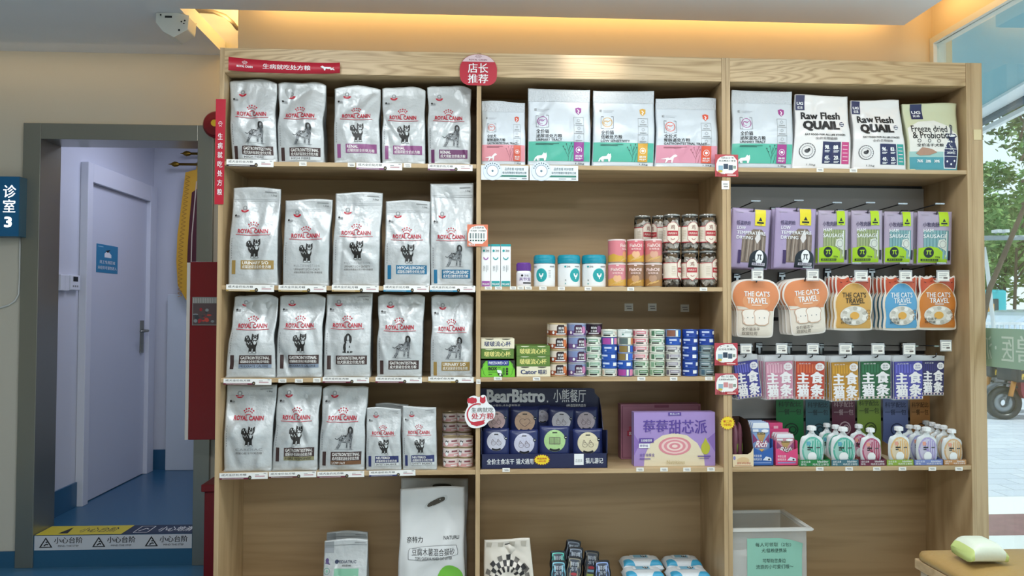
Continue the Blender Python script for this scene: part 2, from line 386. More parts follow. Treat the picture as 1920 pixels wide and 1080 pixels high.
# ------------------------------------------------------------------ bags
FOIL = mat('c1c5c5', .36, .18, bump=.45, bscale=26, coat=.0)
FOIL2 = mat('ccd3d8', .38, .05, bump=.2, bscale=20)
INK = mat('23211f', .45); RED = mat('b3152f', .4); PAPER = mat('f0efea', .6); GREYINK = mat('8d8f90', .5)
SIGNRED = mat('b41a30', .45)
def bag_surface(seed, w0, w1, h, d, dx=0.0, top='zip', amp=.004, tip=.012, n=14, waist=.05, bulge=.25):
    """front surface of a standing gusset bag: u -1..1 across, v 0..1 up, o = distance off the film"""
    R = random.Random(seed)
    cr = []
    for i in range(n):
        cr.append((R.uniform(-.9, .9), R.uniform(.08, .95), R.uniform(-1.2, 1.2)+(math.pi/2 if R.random() < .35 else 0), R.uniform(.25, .6), R.uniform(.035, .10), R.uniform(-1, 1)*amp))
    wl, wr = R.uniform(.3, 1)*waist, R.uniform(.3, 1)*waist; vl, vr = R.uniform(.5, .75), R.uniform(.5, .75)
    ph = R.uniform(0, 6)
    def depth(v):
        k = min(1, max(0, (v-.42)/(.90-.42))); k = k*k*(3-2*k)*.55+k*.45
        return d*(.90+.10*math.sin(min(1, v/.3)*math.pi/2))*(1-k)+tip*k
    def S(u, v, o, side=-1):
        hw = (w0+(w1-w0)*v)/2
        e = 1-(wl*math.exp(-((v-vl)/.13)**2) if u < 0 else wr*math.exp(-((v-vr)/.13)**2))*abs(u)
        x = dx*v*h+u*hw*e
        D = depth(v); pr = 1-bulge*abs(u)**3.2
        fade = min(1, v/.06)*(1-abs(u)**6)*(1 if v < .9 else max(0, (1-v)/.1))
        y = 0
        for (cu, cv, th, L, sg, a) in cr:
            p = (u-cu)*.5*math.cos(th)+(v-cv)*math.sin(th); q = -(u-cu)*.5*math.sin(th)+(v-cv)*math.cos(th)
            if abs(q) < 3*sg: y += a*math.exp(-(p/L*1.6)**2)*math.exp(-(q/sg)**2)
        z = v*h
        if top == 'pillow': z -= h*.030*abs(u)**5*max(0, (v-.75)/.25)+.007*max(0, (v-.85)/.15)*math.sin(u*2+ph)**2
        else: z -= .004*max(0, (v-.85)/.15)*math.sin(u*2.3+ph)
        yy = d/2 + side*(D*.5*(pr if v > .001 else 1)+y*fade+o)
        return (x, yy, z)
    S.w = (w0+w1)/2; S.h = h; return S
def bag_body(S, m, nu=30, nv=48, seal=None):
    g = G(); rows = []
    vs = []
    for j in range(nv+1):
        v = j/nv
        row = [S(-1+2*i/nu, v, 0, -1) for i in range(nu+1)]
        back = [S(1-2*i/nu, v, 0, 1) for i in range(nu+1)]
        def mid(a, b, s):
            ins = .22*abs(b[1]-a[1])*min(1, v*3)
            return ((a[0]+b[0])/2-s*ins, (a[1]+b[1])/2, (a[2]+b[2])/2)
        vs += row+[mid(row[-1], back[0], 1)]+back+[mid(back[-1], row[0], -1)]
    N = 2*(nu+1)+2
    fs = [(j*N+i, j*N+(i+1) % N, (j+1)*N+(i+1) % N, (j+1)*N+i) for j in range(nv) for i in range(N)]
    sm = len(fs)
    g.add(vs, fs, m, True)
    b = len(vs)-N
    g.f.append(list(range(N-1, -1, -1))); g.mi.append(0); g.sm.append(False)
    g.f.append([b+i for i in range(N)]); g.mi.append(0); g.sm.append(False)
    return g
def put(parent, name, p, S, off=.0010, lim=(.08, .035), label=None, step=.00012):
    o = emit_parts(parent, name, p, S, off, lim, step)
    if label: o['label'] = label
    return o

def cat_art(cx, cz, w, h):
    """small ink drawing of a walking cat, unit square scaled to w,h"""
    p = P(); K = INK; Wt = mat('c9cdcd', .4)
    q = lambda L: [(cx+(x-.5)*w, cz+(z-.5)*h) for x, z in L]
    e = lambda x, z, a, b, m: p.ell(cx+(x-.5)*w, cz+(z-.5)*h, a*w, b*h, m, 14)
    e(.20, .74, .19, .16, K); e(.30, .62, .16, .12, K); e(.10, .66, .09, .09, K)
    p.poly(q([(.12, .58), (.36, .62), (.52, .70), (.90, .66), (.90, .44), (.82, .30), (.82, .06), (.88, .0), (.60, .0), (.62, .20), (.55, .22), (.52, .08), (.58, .0), (.30, .0), (.34, .22), (.22, .32), (.14, .44)]), K)
    e(.72, .76, .25, .17, K); p.poly(q([(.48, .80), (.50, 1), (.68, .90)]), K); p.poly(q([(.78, .90), (.95, 1), (.97, .78)]), K)
    e(.73, .70, .12, .05, Wt); e(.62, .78, .045, .022, Wt); e(.84, .78, .045, .022, Wt); e(.73, .52, .10, .10, Wt); e(.73, .72, .03, .016, K)
    for (x, z, a) in ((.22, .52, .022), (.31, .47, .022), (.41, .53, .022), (.50, .46, .022), (.16, .80, .03), (.26, .70, .025), (.34, .82, .02), (.60, .60, .02), (.86, .58, .02), (.66, .88, .02), (.80, .88, .02)): e(x, z, a, .05, Wt)
    for x in (.44, .74): e(x, .03, .10, .032, Wt)
    return p
def dog_art(cx, cz, w, h):
    p = P(); K = INK; Gy = mat('8c9092', .45); Dk = mat('4a4d50', .45)
    q = lambda L: [(cx+(x-.5)*w, cz+(z-.5)*h) for x, z in L]
    e = lambda x, z, a, b, m: p.ell(cx+(x-.5)*w, cz+(z-.5)*h, a*w, b*h, m, 12)
    p.line(q([(.0, .47), (.1, .42), (.26, .50)]), .03*w, Dk, h/w)
    p.poly(q([(.20, .48), (.34, .58), (.60, .62), (.70, .80), (.88, .80), (.90, .55), (.86, .34), (.84, .06), (.90, .0), (.76, .0), (.75, .28), (.68, .26), (.66, .06), (.56, .06), (.60, .30), (.36, .32), (.30, .20), (.22, .08), (.16, .02), (.04, .02), (.08, .10), (.18, .24)]), Gy)
    R = random.Random(5)
    for i in range(44):
        x = R.uniform(.22, .86); z = R.uniform(.34, .62) if x < .64 else R.uniform(.34, .76); e(x, z, R.uniform(.012, .034), R.uniform(.01, .03), K if i % 3 else mat('c9cccd', .45))
    for (x, z) in ((.13, .1), (.2, .2), (.62, .15), (.8, .12), (.8, .24)): e(x, z, .02, .03, Dk)
    p.line(q([(.20, .48), (.34, .58), (.60, .62), (.70, .80)]), .02*w, Dk, h/w); p.line(q([(.36, .32), (.60, .30), (.60, .06)]), .02*w, Dk, h/w); p.line(q([(.90, .55), (.86, .34), (.84, .06)]), .025*w, Dk, h/w); p.line(q([(.30, .20), (.16, .02)]), .03*w, Dk, h/w); e(.80, .60, .06, .10, Dk)
    e(.77, .88, .12, .10, K); e(.69, .80, .045, .12, K); e(.88, .80, .045, .12, K); e(.785, .82, .05, .08, Gy); e(.785, .77, .022, .015, K)
    p.line(q([(.0, .01), (.98, .0)]), .012*w, Dk, h/w)
    return p
def pup_art(cx, cz, w, h):
    p = P(); K = INK; Gy = mat('b9bdbe', .45)
    e = lambda x, z, a, b, m: p.ell(cx+(x-.5)*w, cz+(z-.5)*h, a*w, b*h, m, 14)
    e(.42, .28, .30, .28, K); e(.55, .34, .2, .28, Gy); e(.5, .05, .45, .05, K); e(.42, .12, .06, .12, Gy); e(.66, .12, .06, .12, Gy)
    e(.52, .78, .24, .20, K); e(.30, .68, .11, .20, K); e(.74, .68, .11, .20, K); e(.53, .72, .09, .16, Gy); e(.53, .64, .04, .025, K)
    return p
def crown(p, cx, z0, w, h, m):
    for k in range(5):
        a = math.radians(150-30*k); p.ell(cx+w*.48*math.cos(a), z0+h*(.28+.62*math.sin(a)), w*.075, h*.105, m, 8)
        if k in (0, 1, 2, 3, 4): p.ell(cx+w*.36*math.cos(a), z0+h*(.10+.48*math.sin(a)), w*.06, h*.09, m, 8)
    p.ring(cx, z0-h*.25, w*.36, h*.42, w*.06, m, 10, math.radians(35), math.radians(145), h*.10)
    return p

BAGS = dict(brown='3f2c2a', purple='8d5080', plum='6a3660', gold='9c8046', blue='1f6c93', navy='262f63')
def vet_bag(label, xb, xt, yt, zs, art, band, lines, sub=None, subcol=None, logo=.54, seed=0, Yf=.012, d=.105, top='pillow', artv=None, small=False, group='silver white bags of veterinary pet food', bandv=None, noline=False, yb=None):
    xm = (xb[0]+xb[1])/2; ybp = yb or (930-0)
    # base corners on the shelf plane, top corners on the bag's middle plane
    zpx = None
    A0 = at_z(xb[0], Yf, zs); A1 = at_z(xb[1], Yf, zs); w0 = A1-A0; cx = (A0+A1)/2
    tl = at(xt[0], yt, Yf+d/2); tr = at(xt[1], yt, Yf+d/2); w1 = tr.x-tl.x; h = (tl.z+tr.z)/2-zs
    dx = ((tl.x+tr.x)/2-cx)/h
    S = bag_surface(seed, w0, w1, h, d, dx, top, amp=.0095 if not small else .005, waist=.07 if top == 'pillow' else .03)
    root = thing('pet_food_bag', label, 'pet food bag', (cx, Yf, zs), 0, group)
    bag_body(S, FOIL).build('pouch', root)
    asp = (w0/2)/h                                   # metres per u unit / metres per v unit
    k = .34/h if not small else .26/h                # nominal print scale
    c = -.04
    p = P(); s_ = k*1.0
    crown(p, c, logo+.072*s_, .46, .085*s_, RED)
    p.text('ROYAL CANIN', c-.62, logo+.014*s_, c+.64, logo+.066*s_, RED, .03)
    if not noline:
        p.line([(c-.70, logo+.001*s_), (c-.2, logo-.008*s_), (c+.2, logo-.008*s_), (c+.74, logo)], .022, RED, asp)
    put(root, 'brand_logo', p, S)
    aw, ah = (.62, .225*k) if art == 'cat' else ((.86, .27*k) if art == 'dog' else (.5, .235*k))
    av = artv or (logo-.05*k-ah/2)
    fn = dict(cat=cat_art, dog=dog_art, pup=pup_art)[art]
    put(root, 'animal_print', fn(.12 if art == 'dog' else .02, av, aw, ah), S)
    p = P(); bv = bandv if bandv is not None else av-ah/2-.03*k; bh = .105*k
    if band:
        bm = mat(BAGS[band], .35); bx0, bx1 = -.48, .86
        p.rect(bx0, bv-bh, bx1, bv, bm); p.rect(-.86, bv-bh*1.55, -.70, bv, bm)
        p.text(lines[0], bx0+.06, bv-bh*.46, bx0+.06+min(1.2, .098*len(lines[0])), bv-bh*.12, PAPER, .014)
        p.text(lines[1], bx0+.06, bv-bh*.92, bx1-.10, bv-bh*.54, PAPER, .012)
        if sub:
            p.rect(bx0, bv-bh*1.42, bx1, bv-bh*1.0, mat(subcol or 'd5d8d8', .4)); p.text(sub, bx0+.06, bv-bh*1.34, bx0+.06+min(1.15, .085*len(sub)), bv-bh*1.08, INK if subcol != '6f4a2c' else PAPER, .01)
    else:
        for i, t in enumerate(lines):
            hh = (.028, .026, .024)[i]*k; z = bv-(.0, .042, .078)[i]*k
            p.text(t, -.50, z-hh, .62 if i < 2 else .74, z, GREYINK if i == 0 else mat('6d6a66', .5), .004)
    put(root, 'band_lettering', p, S)
    p = P(); bu = -.46; bz = min(.93, logo+.30*k)
    p.ell(bu, bz, .17, .034*k, RED, 16, math.pi, 2*math.pi); p.ell(bu, bz+.022*k, .10, .03*k, GREYINK, 12); p.ell(bu, bz+.024*k, .05, .016*k, FOIL, 10)
    p.text('VET', bu-.08, bz-.018*k, bu+.08, bz-.005*k, PAPER)
    p.ell(bu-.36, bz-.07*k, .05, .014*k, INK, 8); p.ell(bu-.25, bz-.075*k, .07, .011*k, GREYINK, 8); p.rect(bu-.42, bz-.093*k, bu-.18, bz-.089*k, GREYINK)
    for i in range(9): p.rect(-.90, bv+.02*k+i*.028*k, -.87, bv+.038*k+i*.028*k, GREYINK)
    if top == 'zip':
        p.text('1.5kg', .62, .915, .84, .935, INK); p.rect(.35, .955, .84, .963, GREYINK)
        p.rect(-.96, .885, .96, .889, mat('c3c7c9', .3)); p.rect(-.96, .868, .96, .872, mat('c3c7c9', .3))
    put(root, 'badge_print', p, S)
    return root
def at_z(px, Y, Z):
    """world x of photo column px at depth Y, height Z"""
    lo = at(px, 0, Y); hi = at(px, 1080, Y); k = (Z-lo.z)/(hi.z-lo.z); return lo.x+(hi.x-lo.x)*k

GI = 'GASTROINTESTINAL'
vb = vet_bag; BN = 'silver bag with '
vb(BN+'dog picture and dark brown band, leftmost on the top shelf', (434, 518), (431, 520), 149, S1, 'dog', 'brown', (GI, '成犬高纤易消化全价处方粮'), 'HIGH FIBRE', logo=.525, seed=11)
vb(BN+'dog picture and dark brown band, second from left on the top shelf', (521, 606), (522, 612), 154, S1, 'dog', 'brown', (GI, '成犬高纤易消化全价处方粮'), 'HIGH FIBRE', logo=.525, seed=12)
vb(BN+'cat picture and light purple band, third from left on the top shelf', (626, 712), (628, 714), 161, S1, 'cat', 'purple', ('RENAL', '成猫肾脏全价处方粮'), logo=.55, seed=13)
vb(BN+'cat picture and light purple band, beside the purple dog bag', (716, 797), (717, 798), 163, S1, 'cat', 'purple', ('RENAL', '成猫肾脏全价处方粮'), logo=.54, seed=14)
vb(BN+'dog picture and purple band, below the round red sign', (803, 882), (801, 884), 161, S1, 'dog', 'plum', ('RENAL', '成犬肾脏全价处方粮'), logo=.53, seed=15)
z2 = dict(top='zip', d=.10)
vb('tall '+BN+'cat picture and gold band, leftmost on the second shelf', (426, 518), (439, 527), 353, S2, 'cat', 'gold', ('URINARY S/O', '成猫泌尿道全价处方粮'), logo=.515, seed=21, **z2)
vb('short bandless '+BN+'cat picture and grey lettering, second on the second shelf', (529, 614), (536, 624), 375, S2, 'cat', None, ('M U L T I F U N C T I O N', 'URINARY S/O + CALM', '成猫泌尿道全价处方粮+情绪舒缓'), logo=.535, seed=22, **z2)
vb('tall bandless '+BN+'cat picture and grey lettering, middle of the second shelf', (622, 709), (630, 718), 362, S2, 'cat', None, ('M U L T I F U N C T I O N', 'URINARY S/O + SATIETY', '成猫泌尿道全价处方粮+饱腹感'), logo=.525, seed=23, **z2)
vb(BN+'cat picture and bright blue band on the second shelf', (720, 806), (724, 808), 377, S2, 'cat', 'blue', ('HYPOALLERGENIC', '成猫低过敏性全价处方粮'), logo=.535, seed=24, **z2)
vb(BN+'dog picture and bright blue band, tallest of the second shelf', (808, 887), (807, 888), 345, S2, 'dog', 'blue', ('HYPOALLERGENIC', '成犬低过敏性全价处方粮'), logo=.44, seed=25, **z2)
vb('leaning '+BN+'cat picture and brown band, leftmost on the third shelf', (421, 514), (441, 522), 552, S3, 'cat', 'brown', (GI, '成猫肠道全价处方粮(适中能量)'), 'MODERATE CALORIE', '8a98aa', logo=.58, seed=31)
vb(BN+'cat picture and brown band, second from left on the third shelf', (517, 602), (526, 611), 551, S3, 'cat', 'brown', (GI, '成猫肠道全价处方粮(适中能量)'), 'MODERATE CALORIE', '7d8a9c', logo=.58, seed=32)
vb(BN+'sitting puppy picture and brown band on the third shelf', (606, 693), (613, 699), 551, S3, 'pup', 'brown', (GI+' PUPPY', '幼犬肠道全价处方粮'), logo=.58, seed=33, top='zip')
vb(BN+'dog picture and brown band on the third shelf', (706, 790), (709, 797), 551, S3, 'dog', 'brown', (GI, '成犬肠道全价处方粮'), logo=.555, seed=34)
vb(BN+'dog picture and gold band on the third shelf', (807, 886), (809, 888), 552, S3, 'dog', 'gold', ('URINARY S/O', '成犬泌尿道全价处方粮'), logo=.54, seed=35)
b = vb(BN+'ringed cat picture and lilac dot, leftmost on the fourth shelf', (418, 507), (426, 520), 722, S4, 'cat', None, ('CARDIAC', '成猫心脏全价处方粮'), logo=.58, seed=41, top='zip', noline=True)
vb(BN+'cat picture, brown and olive bands, second on the fourth shelf', (509, 593), (522, 604), 720, S4, 'cat', 'brown', (GI, '成猫高纤易消化全价处方粮'), 'FIBRE RESPONSE', '8a8560', logo=.58, seed=42)
vb(BN+'dog picture, dark band and light brown band, on the fourth shelf', (597, 682), (606, 691), 722, S4, 'dog', 'brown', (GI, '成犬低脂易消化全价处方粮'), 'LOW FAT', '6f4a2c', logo=.58, seed=43)
sm = dict(top='zip', d=.075, small=True)
vb('small '+BN+'cat picture and navy band, left of the small pair', (686, 752), (688, 752), 765, S4, 'cat', 'navy', ('NEUTERED', '成猫绝育全价配方粮'), 'SATIETY BALANCE', logo=.56, seed=44, **sm)
vb('small '+BN+'cat picture and navy band, right of the small pair', (755, 819), (755, 818), 763, S4, 'cat', 'navy', ('NEUTERED', '成猫绝育全价配方粮'), 'SATIETY BALANCE', logo=.56, seed=45, **sm)
vb('small '+BN+'only its top showing behind the two small navy banded bags', (704, 766), (704, 766), 757, S4, 'cat', 'navy', ('NEUTERED', '成猫绝育全价配方粮'), logo=.56, seed=46, Yf=.115, **sm)
# ------------------------------------------------------------------ prescription and treat bags on the top shelf
def col(h): return mat(h, .42)
WHT = mat('eef0f0', .5); BLK = mat('1c1c1e', .45)
def shelf_bag(label, xb, xt, yt, zs, d, seed, m, group, Yf=.012, **kw):
    w0 = at_z(xb[1], Yf, zs)-at_z(xb[0], Yf, zs); cx = (at_z(xb[1], Yf, zs)+at_z(xb[0], Yf, zs))/2
    tl, tr = at(xt[0], yt, Yf+d/2), at(xt[1], yt, Yf+d/2); h = tl.z-zs
    S = bag_surface(seed, w0, tr.x-tl.x, h, d, ((tl.x+tr.x)/2-cx)/h, 'zip', **kw)
    root = thing('pet_food_bag', label, 'pet food bag', (cx, Yf, zs), 0, group); bag_body(S, m).build('pouch', root)
    return root, S
SEAL = mat('c9ced2', .4, bump=.5, bscale=160)
def presc(label, xb, xt, yt, zs, band, acc, l1, l2, l3, animal, seed):
    root, S = shelf_bag(label, xb, xt, yt, zs, .085, seed, FOIL2, 'white prescription pet food bags', amp=.0055, waist=.02, bulge=.2)
    asp = (S.w/2)/S.h; r = S.w/2/S.h
    B, A = col(band), col(acc)  # teal painted in for sky reflection and glass tint on the soffit
    p = P().rect(-.985, .84, .985, .985, SEAL); put(root, 'top_seal', p, S)
    p = P().rect(-.985, .058, .80, .305, B); p.rect(.80, .058, .985, .305, B)
    pl = mat('2f5a52', .5) if band[0] in '45' else mat('a0606c', .5)
    for (a, b) in (((.28, .06), (.32, .26)), ((.29, .11), (.18, .2)), ((.295, .14), (.42, .24)), ((.30, .18), (.22, .27)), ((.31, .2), (.38, .28)), ((.18, .2), (.12, .24)), ((.36, .06), (.42, .17))): p.line([a, b], .012, pl, asp)
    for (x, z) in ((.18, .205), (.42, .245), (.22, .275), (.38, .285), (.12, .245)): p.ell(x, z, .022, .022*r, pl, 8)
    p.rect(-.76, .275, -.02, .281, pl); p.rect(-.76, .262, -.2, .268, pl)
    if animal == 'dog':
        q = [(-.85, .11), (-.6, .13), (-.56, .12), (-.42, .17), (-.36, .175), (-.30, .155), (-.36, .14), (-.42, .13), (-.46, .06), (-.50, .06), (-.50, .10), (-.60, .095), (-.66, .06), (-.70, .06), (-.66, .105)]
    else:
        q = [(-.82, .06), (-.78, .10), (-.70, .125), (-.56, .13), (-.50, .165), (-.46, .15), (-.42, .165), (-.40, .12), (-.44, .06), (-.49, .06), (-.50, .09), (-.62, .09), (-.64, .06), (-.70, .06), (-.74, .09), (-.77, .06)]
    p.poly(q, WHT); put(root, 'colour_band', p, S)
    p = P(); p.text('E', -.80, .715, -.72, .745, GREYINK, .02); p.rect(-.68, .73, -.32, .737, mat('bfc4c8')); p.rect(-.68, .712, -.38, .718, mat('bfc4c8'))
    cxn = -.55; p.frame(cxn-.2, .57-.2*r, cxn+.2, .57+.2*r, .012, mat('6a6a70'), asp)
    p.rect(cxn-.12, .57-.22*r, cxn+.12, .57+.22*r, FOIL2)
    p.ring(cxn, .57, .165, .165*r, .022, A, 24); p.ring(cxn-.03, .57-.02*r, .09, .08*r, .02, A, 14, .5, 5.2); p.line([(cxn-.1, .57+.06*r), (cxn, .57), (cxn+.1, .57+.07*r)], .02, A, asp)
    put(root, 'emblem', p, S)
    p = P(); n1, n2 = len(l1), len(l2)
    p.text(l1, -.75, .408, -.75+.138*n1, .462, BLK, .03); p.text(l2, -.75, .352, -.75+.138*n2, .402, BLK, .03)
    p.text(l3, -.75, .311, -.75+.062*len(l3)+.02, .343, BLK, .015); put(root, 'lettering', p, S)
    p = P(); c = .62
    p.poly([(c-.1, .755), (c, .768), (c+.1, .755), (c+.09, .70), (c, .665), (c-.09, .70)], A); p.line([(c-.03, .74), (c+.03, .715), (c-.02, .70), (c+.01, .68)], .03, WHT, asp)
    for k in range(3):
        z0 = .525-k*.112; p.frame(c-.16, z0, c+.16, z0+.108, .008, GREYINK, asp); p.ring(c, z0+.066, .05, .05*r, .01, GREYINK, 10); p.rect(c-.11, z0+.018, c+.11, z0+.026, GREYINK)
    p.rect(c-.16, .06, c+.16, .298, A); p.ring(c, .20, .10, .10*r, .014, WHT, 18); p.ell(c, .2, .05, .045*r, WHT, 10)
    p.text('肠胃', c-.11, .11, c+.11, .135, WHT, .02); p.text('呵护', c-.11, .078, c+.11, .102, WHT, .02)
    p.text('1.5kg', .52, .012, .80, .038, BLK, .01); put(root, 'feature_column_print', p, S); return root
presc('smaller white bag with pink band and red shield, leftmost in the middle top bay', (903, 985), (903, 984), 191, S1, 'd98f98', 'cf5a44', '全价犬', '胃肠道处方粮', 'GASTROINTESTINAL TRACT', 'dog', 51)
presc('white bag with green band and purple shield beside the small pink banded bag', (990, 1107), (990, 1106), 168, S1, '4fae97', '93398c', '全价猫', '泌尿道处方粮', 'URINARY TRACT', 'cat', 52)
presc('white bag with green band and golden yellow shield, middle top bay', (1111, 1226), (1112, 1226), 171, S1, '4fae97', 'd3a13a', '全价猫', '低敏处方粮', 'LOW SENSITIVITY', 'cat', 53)
presc('large white bag with pink band and orange shield by the middle divider', (1229, 1346), (1229, 1342), 184, S1, 'd58fa2', 'd8553a', '全价犬', '胃肠道处方粮', 'GASTROINTESTINAL TRACT', 'dog', 54)
presc('white bag with green band and purple shield, leftmost in the right top bay', (1371, 1486), (1371, 1484), 171, S1, '54b39c', 'a03b86', '全价猫', '泌尿道处方粮', 'URINARY TRACT', 'cat', 55)
NAVY = mat('232a55', .4)
def quail(label, xb, xt, yt, panel, nums, seed, tag_right=False):
    root, S = shelf_bag(label, xb, xt, yt, S1, .085, seed, mat('e6e4e2', .3, bump=.25, bscale=11, coat=.2), 'white quail food bags', amp=.006, waist=.04)
    asp = (S.w/2)/S.h; r = asp
    p = P().rect(-.98, .795, -.64, .99, NAVY); p.text('UG', -.93, .865, -.69, .905, WHT, .03); p.text('优基', -.91, .81, -.71, .85, WHT, .02); put(root, 'navy_tab', p, S, .002)
    p = P().text('Raw Flesh', -.80, .665, .66, .765, BLK, .035); p.text('QUAIL', -.74, .50, .60, .645, BLK, .06)
    p.ell(.70, .60, .085, .085*r, NAVY, 18); p.rect(.64, .605, .76, .618, WHT); p.rect(.64, .58, .76, .593, WHT)
    p.text('EAT FOOD FOR ALL LIFE STAGES', -.66, .44, .78, .465, BLK, .025); p.text('全价全期猫粮', -.30, .385, .50, .420, mat('6f6a6a'), .01); put(root, 'brand_lettering', p, S)
    p = P().ring(-.55, .235, .28, .28*r, .03, mat('5d5d60'), 28); p.ring(-.55, .235, .19, .19*r, .02, mat('8d8d90'), 22); p.ell(-.56, .235, .09, .07*r, mat('4a4a4d'), 12); p.ell(-.5, .25, .05, .06*r, BLK, 10)
    for k in range(18):
        a = k*math.pi/9; p.rect(-.55+.24*math.cos(a)-.015, .235+.24*r*math.sin(a)-.006, -.55+.24*math.cos(a)+.015, .235+.24*r*math.sin(a)+.006, WHT)
    p.text('1.5kg', -.55, .035, -.25, .065, BLK); put(root, 'round_stamp_print', p, S)
    p = P().rect(-.02, .07, .62, .36, NAVY)
    for i, n in enumerate(nums):
        x, z = (.05, .37)[i % 2], (.26, .12)[i//2]; p.text(n, x, z, x+.15, z+.055, WHT, .04); p.text('%', x+.165, z, x+.2, z+.02, WHT); p.rect(x, z-.025, x+.19, z-.017, WHT); p.rect(x, z-.04, x+.15, z-.033, WHT)
    put(root, 'figures_panel_print', p, S)
    p = P().rect(.66, .07, .93, .36, col(panel))
    for k in range(5): p.rect(.70, .31-k*.05, .88, .32-k*.05, mat('e8c9d2'))
    put(root, 'side_panel_print', p, S); return root
quail('white quail food bag with magenta panel beside the green banded bag', (1487, 1597), (1490, 1588), 179, 'c2417d', ('98', '88', '45', '20'), 61)
quail('white quail food bag with teal panel, leaning, beside the pale green bag', (1602, 1702), (1594, 1684), 188, '2f9a92', ('96', '83', '40', '20'), 62)
def probiotic():
    root, S = shelf_bag('pale green bag with drawn navy bottle, rightmost on the top shelf', (1708, 1798), (1690, 1792), 194, S1, .08, 63, mat('cdd0ae', .35, bump=.2, bscale=12), None, amp=.004, waist=.02)
    r = (S.w/2)/S.h; asp = r
    p = P().rect(-.72, .76, -.30, .995, NAVY); p.text('UG', -.68, .84, -.36, .89, WHT, .03); p.text('优基', -.66, .79, -.40, .825, WHT, .02); put(root, 'navy_tab', p, S, .002)
    p = P(); cr = mat('e6e4dc', .4)
    p.rect(-.98, .0, .98, .19, mat('4f9aa6', .4)); p.rect(-.98, .19, .98, .27, mat('9cc3bd', .4))
    p.poly([(-.95, .27), (.98, .27), (.98, .50), (.6, .66), (.1, .74), (-.5, .72), (-.95, .62)], cr)
    p.text('Freeze dried', -.82, .56, .55, .66, BLK, .015, 0); p.text('& Probiotics', -.82, .46, .62, .56, BLK, .015)
    for k in range(3): p.ring(-.6+k*.38, .425, .07, .07*r, .02, BLK, 12)
    p.text('全价冻干犬粮', -.70, .34, .34, .385, BLK, .02); p.poly([(-.75, .24), (-.5, .33), (-.1, .31), (.1, .26), (-.2, .22), (-.6, .21)], mat('b08a74', .5))
    for i, t in enumerate(('76%', '20%', '30%')): p.text(t, -.72+i*.34, .11, -.50+i*.34, .15, WHT, .03)
    put(root, 'front_lettering', p, S)
    p = P(); c = .66
    q = [(c-.24, .04), (c+.24, .04), (c+.27, .12), (c+.27, .30), (c+.18, .40), (c+.17, .47), (c+.28, .50), (c+.2, .54), (c-.2, .54), (c-.28, .50), (c-.17, .47), (c-.18, .40), (c-.27, .30), (c-.27, .12)]
    p.poly([(c+(x-c)*1.12, .29+(z-.29)*1.06) for x, z in q], WHT); p.poly(q, NAVY); p.ell(c, .51, .22, .02, WHT, 16)
    p.line([(c, .51), (c+.04, .60), (c+.02, .68), (c+.10, .66), (c+.06, .54)], .03, NAVY, asp)
    p.rect(c-.27, .31, c+.27, .316, WHT); p.rect(c-.27, .20, c+.27, .206, WHT); p.text('2000亿', c-.18, .235, c+.18, .28, WHT, .02)
    for (x, z) in ((-.15, .13), (.02, .09), (.16, .14)): p.ell(c+x, z, .04, .04*r, WHT, 10)
    put(root, 'bottle_picture_print', p, S, .0012)
probiotic()

# ------------------------------------------------------------------ middle bay, second shelf: cartons, jars, tins
def carton(name, label, cat, x0, x1, yt, zs, Yf, d, m, prints, group=None, zt=None, parts=(), side=None, bevel=.0006, rz=0):
    """box from pixel columns x0..x1 with its top at pixel row yt; prints: [(part name, P in u 0..1 v 0..1)]"""
    a, b = at_z(x0, Yf, zs), at_z(x1, Yf, zs); w = b-a; h = (zt if zt is not None else at((x0+x1)/2, yt, Yf).z)-zs
    root = thing(name, label, cat, ((a+b)/2, Yf, zs), rz, group)
    g = G(); g.box(-w/2, w/2, 0, d, 0.0003, h, m); g.build('carton', root, bevel=bevel)
    S = lambda u, v, o: ((u-.5)*w, -o, v*h)
    of = .0005
    for n, p in prints:
        emit_parts(root, n, p, S, of, None, .00012); of += .00012*(len(p.l)+1)
    root['w'] = w; root['h'] = h
    return root
TEAL = mat('1f9a9c', .4)
for i, (x0, x1, cc) in enumerate(((902.5, 919.5, '9a4fa0'), (920.5, 938, '1f9a9c'), (939, 957.5, '1f9a9c'))):
    c = mat(cc, .4); p = P().rect(.06, 0, .94, .13, c); p.text('MGLASE', .12, .03, .88, .08, WHT, .02); p.rect(0, .95, 1, 1, TEAL)
    q = P().ell(.28, .845, .12, .03, TEAL, 12); q.text('卫仕', .45, .82, .88, .87, BLK, .02); q.ring(.5, .69, .28, .06, .10, c, 14, math.pi, 2*math.pi)
    q.text('宠物专用', .2, .36, .42, .50, GREYINK); q.rect(.55, .34, .60, .5, GREYINK); q.rect(.7, .38, .74, .5, GREYINK)
    carton('supplement_box', ('slim white box with purple bottom band standing beside the bay divider', 'slim white box with teal bottom band, middle of the three', 'slim white box with teal bottom band, right of the three')[i], 'box', x0, x1, 458, S2, .02, .05, WHT, [('colour_band_print', p), ('logo_print', q)], 'slim white boxes on the second shelf')
def jar_root(name, label, cat, x0, x1, yt, zs, Yf, group):
    r = (at_z(x1, Yf+.03, zs)-at_z(x0, Yf+.03, zs))/2; cx = (at_z(x1, Yf+.03, zs)+at_z(x0, Yf+.03, zs))/2
    h = at((x0+x1)/2, yt, Yf+r).z-zs; return thing(name, label, cat, (cx, Yf+r, zs), 0, group), r, h
def wrap(root, name, p, r, h, off=.0006):
    """p in u -1..1 (front half-width), v 0..1"""
    g = G(); p.moved(lambda u, v: (u*r*1.35, v*h)).emit(g, cylS(r), off, (r*.22, h)); return g.build(name, root, clean=False)
t, r, h = jar_root('supplement_jar', 'small white jar with ribbed purple cap on the second shelf', 'jar', 968, 995.5, 493, S2, .03, None)
PURP = mat('6a3a92', .35)
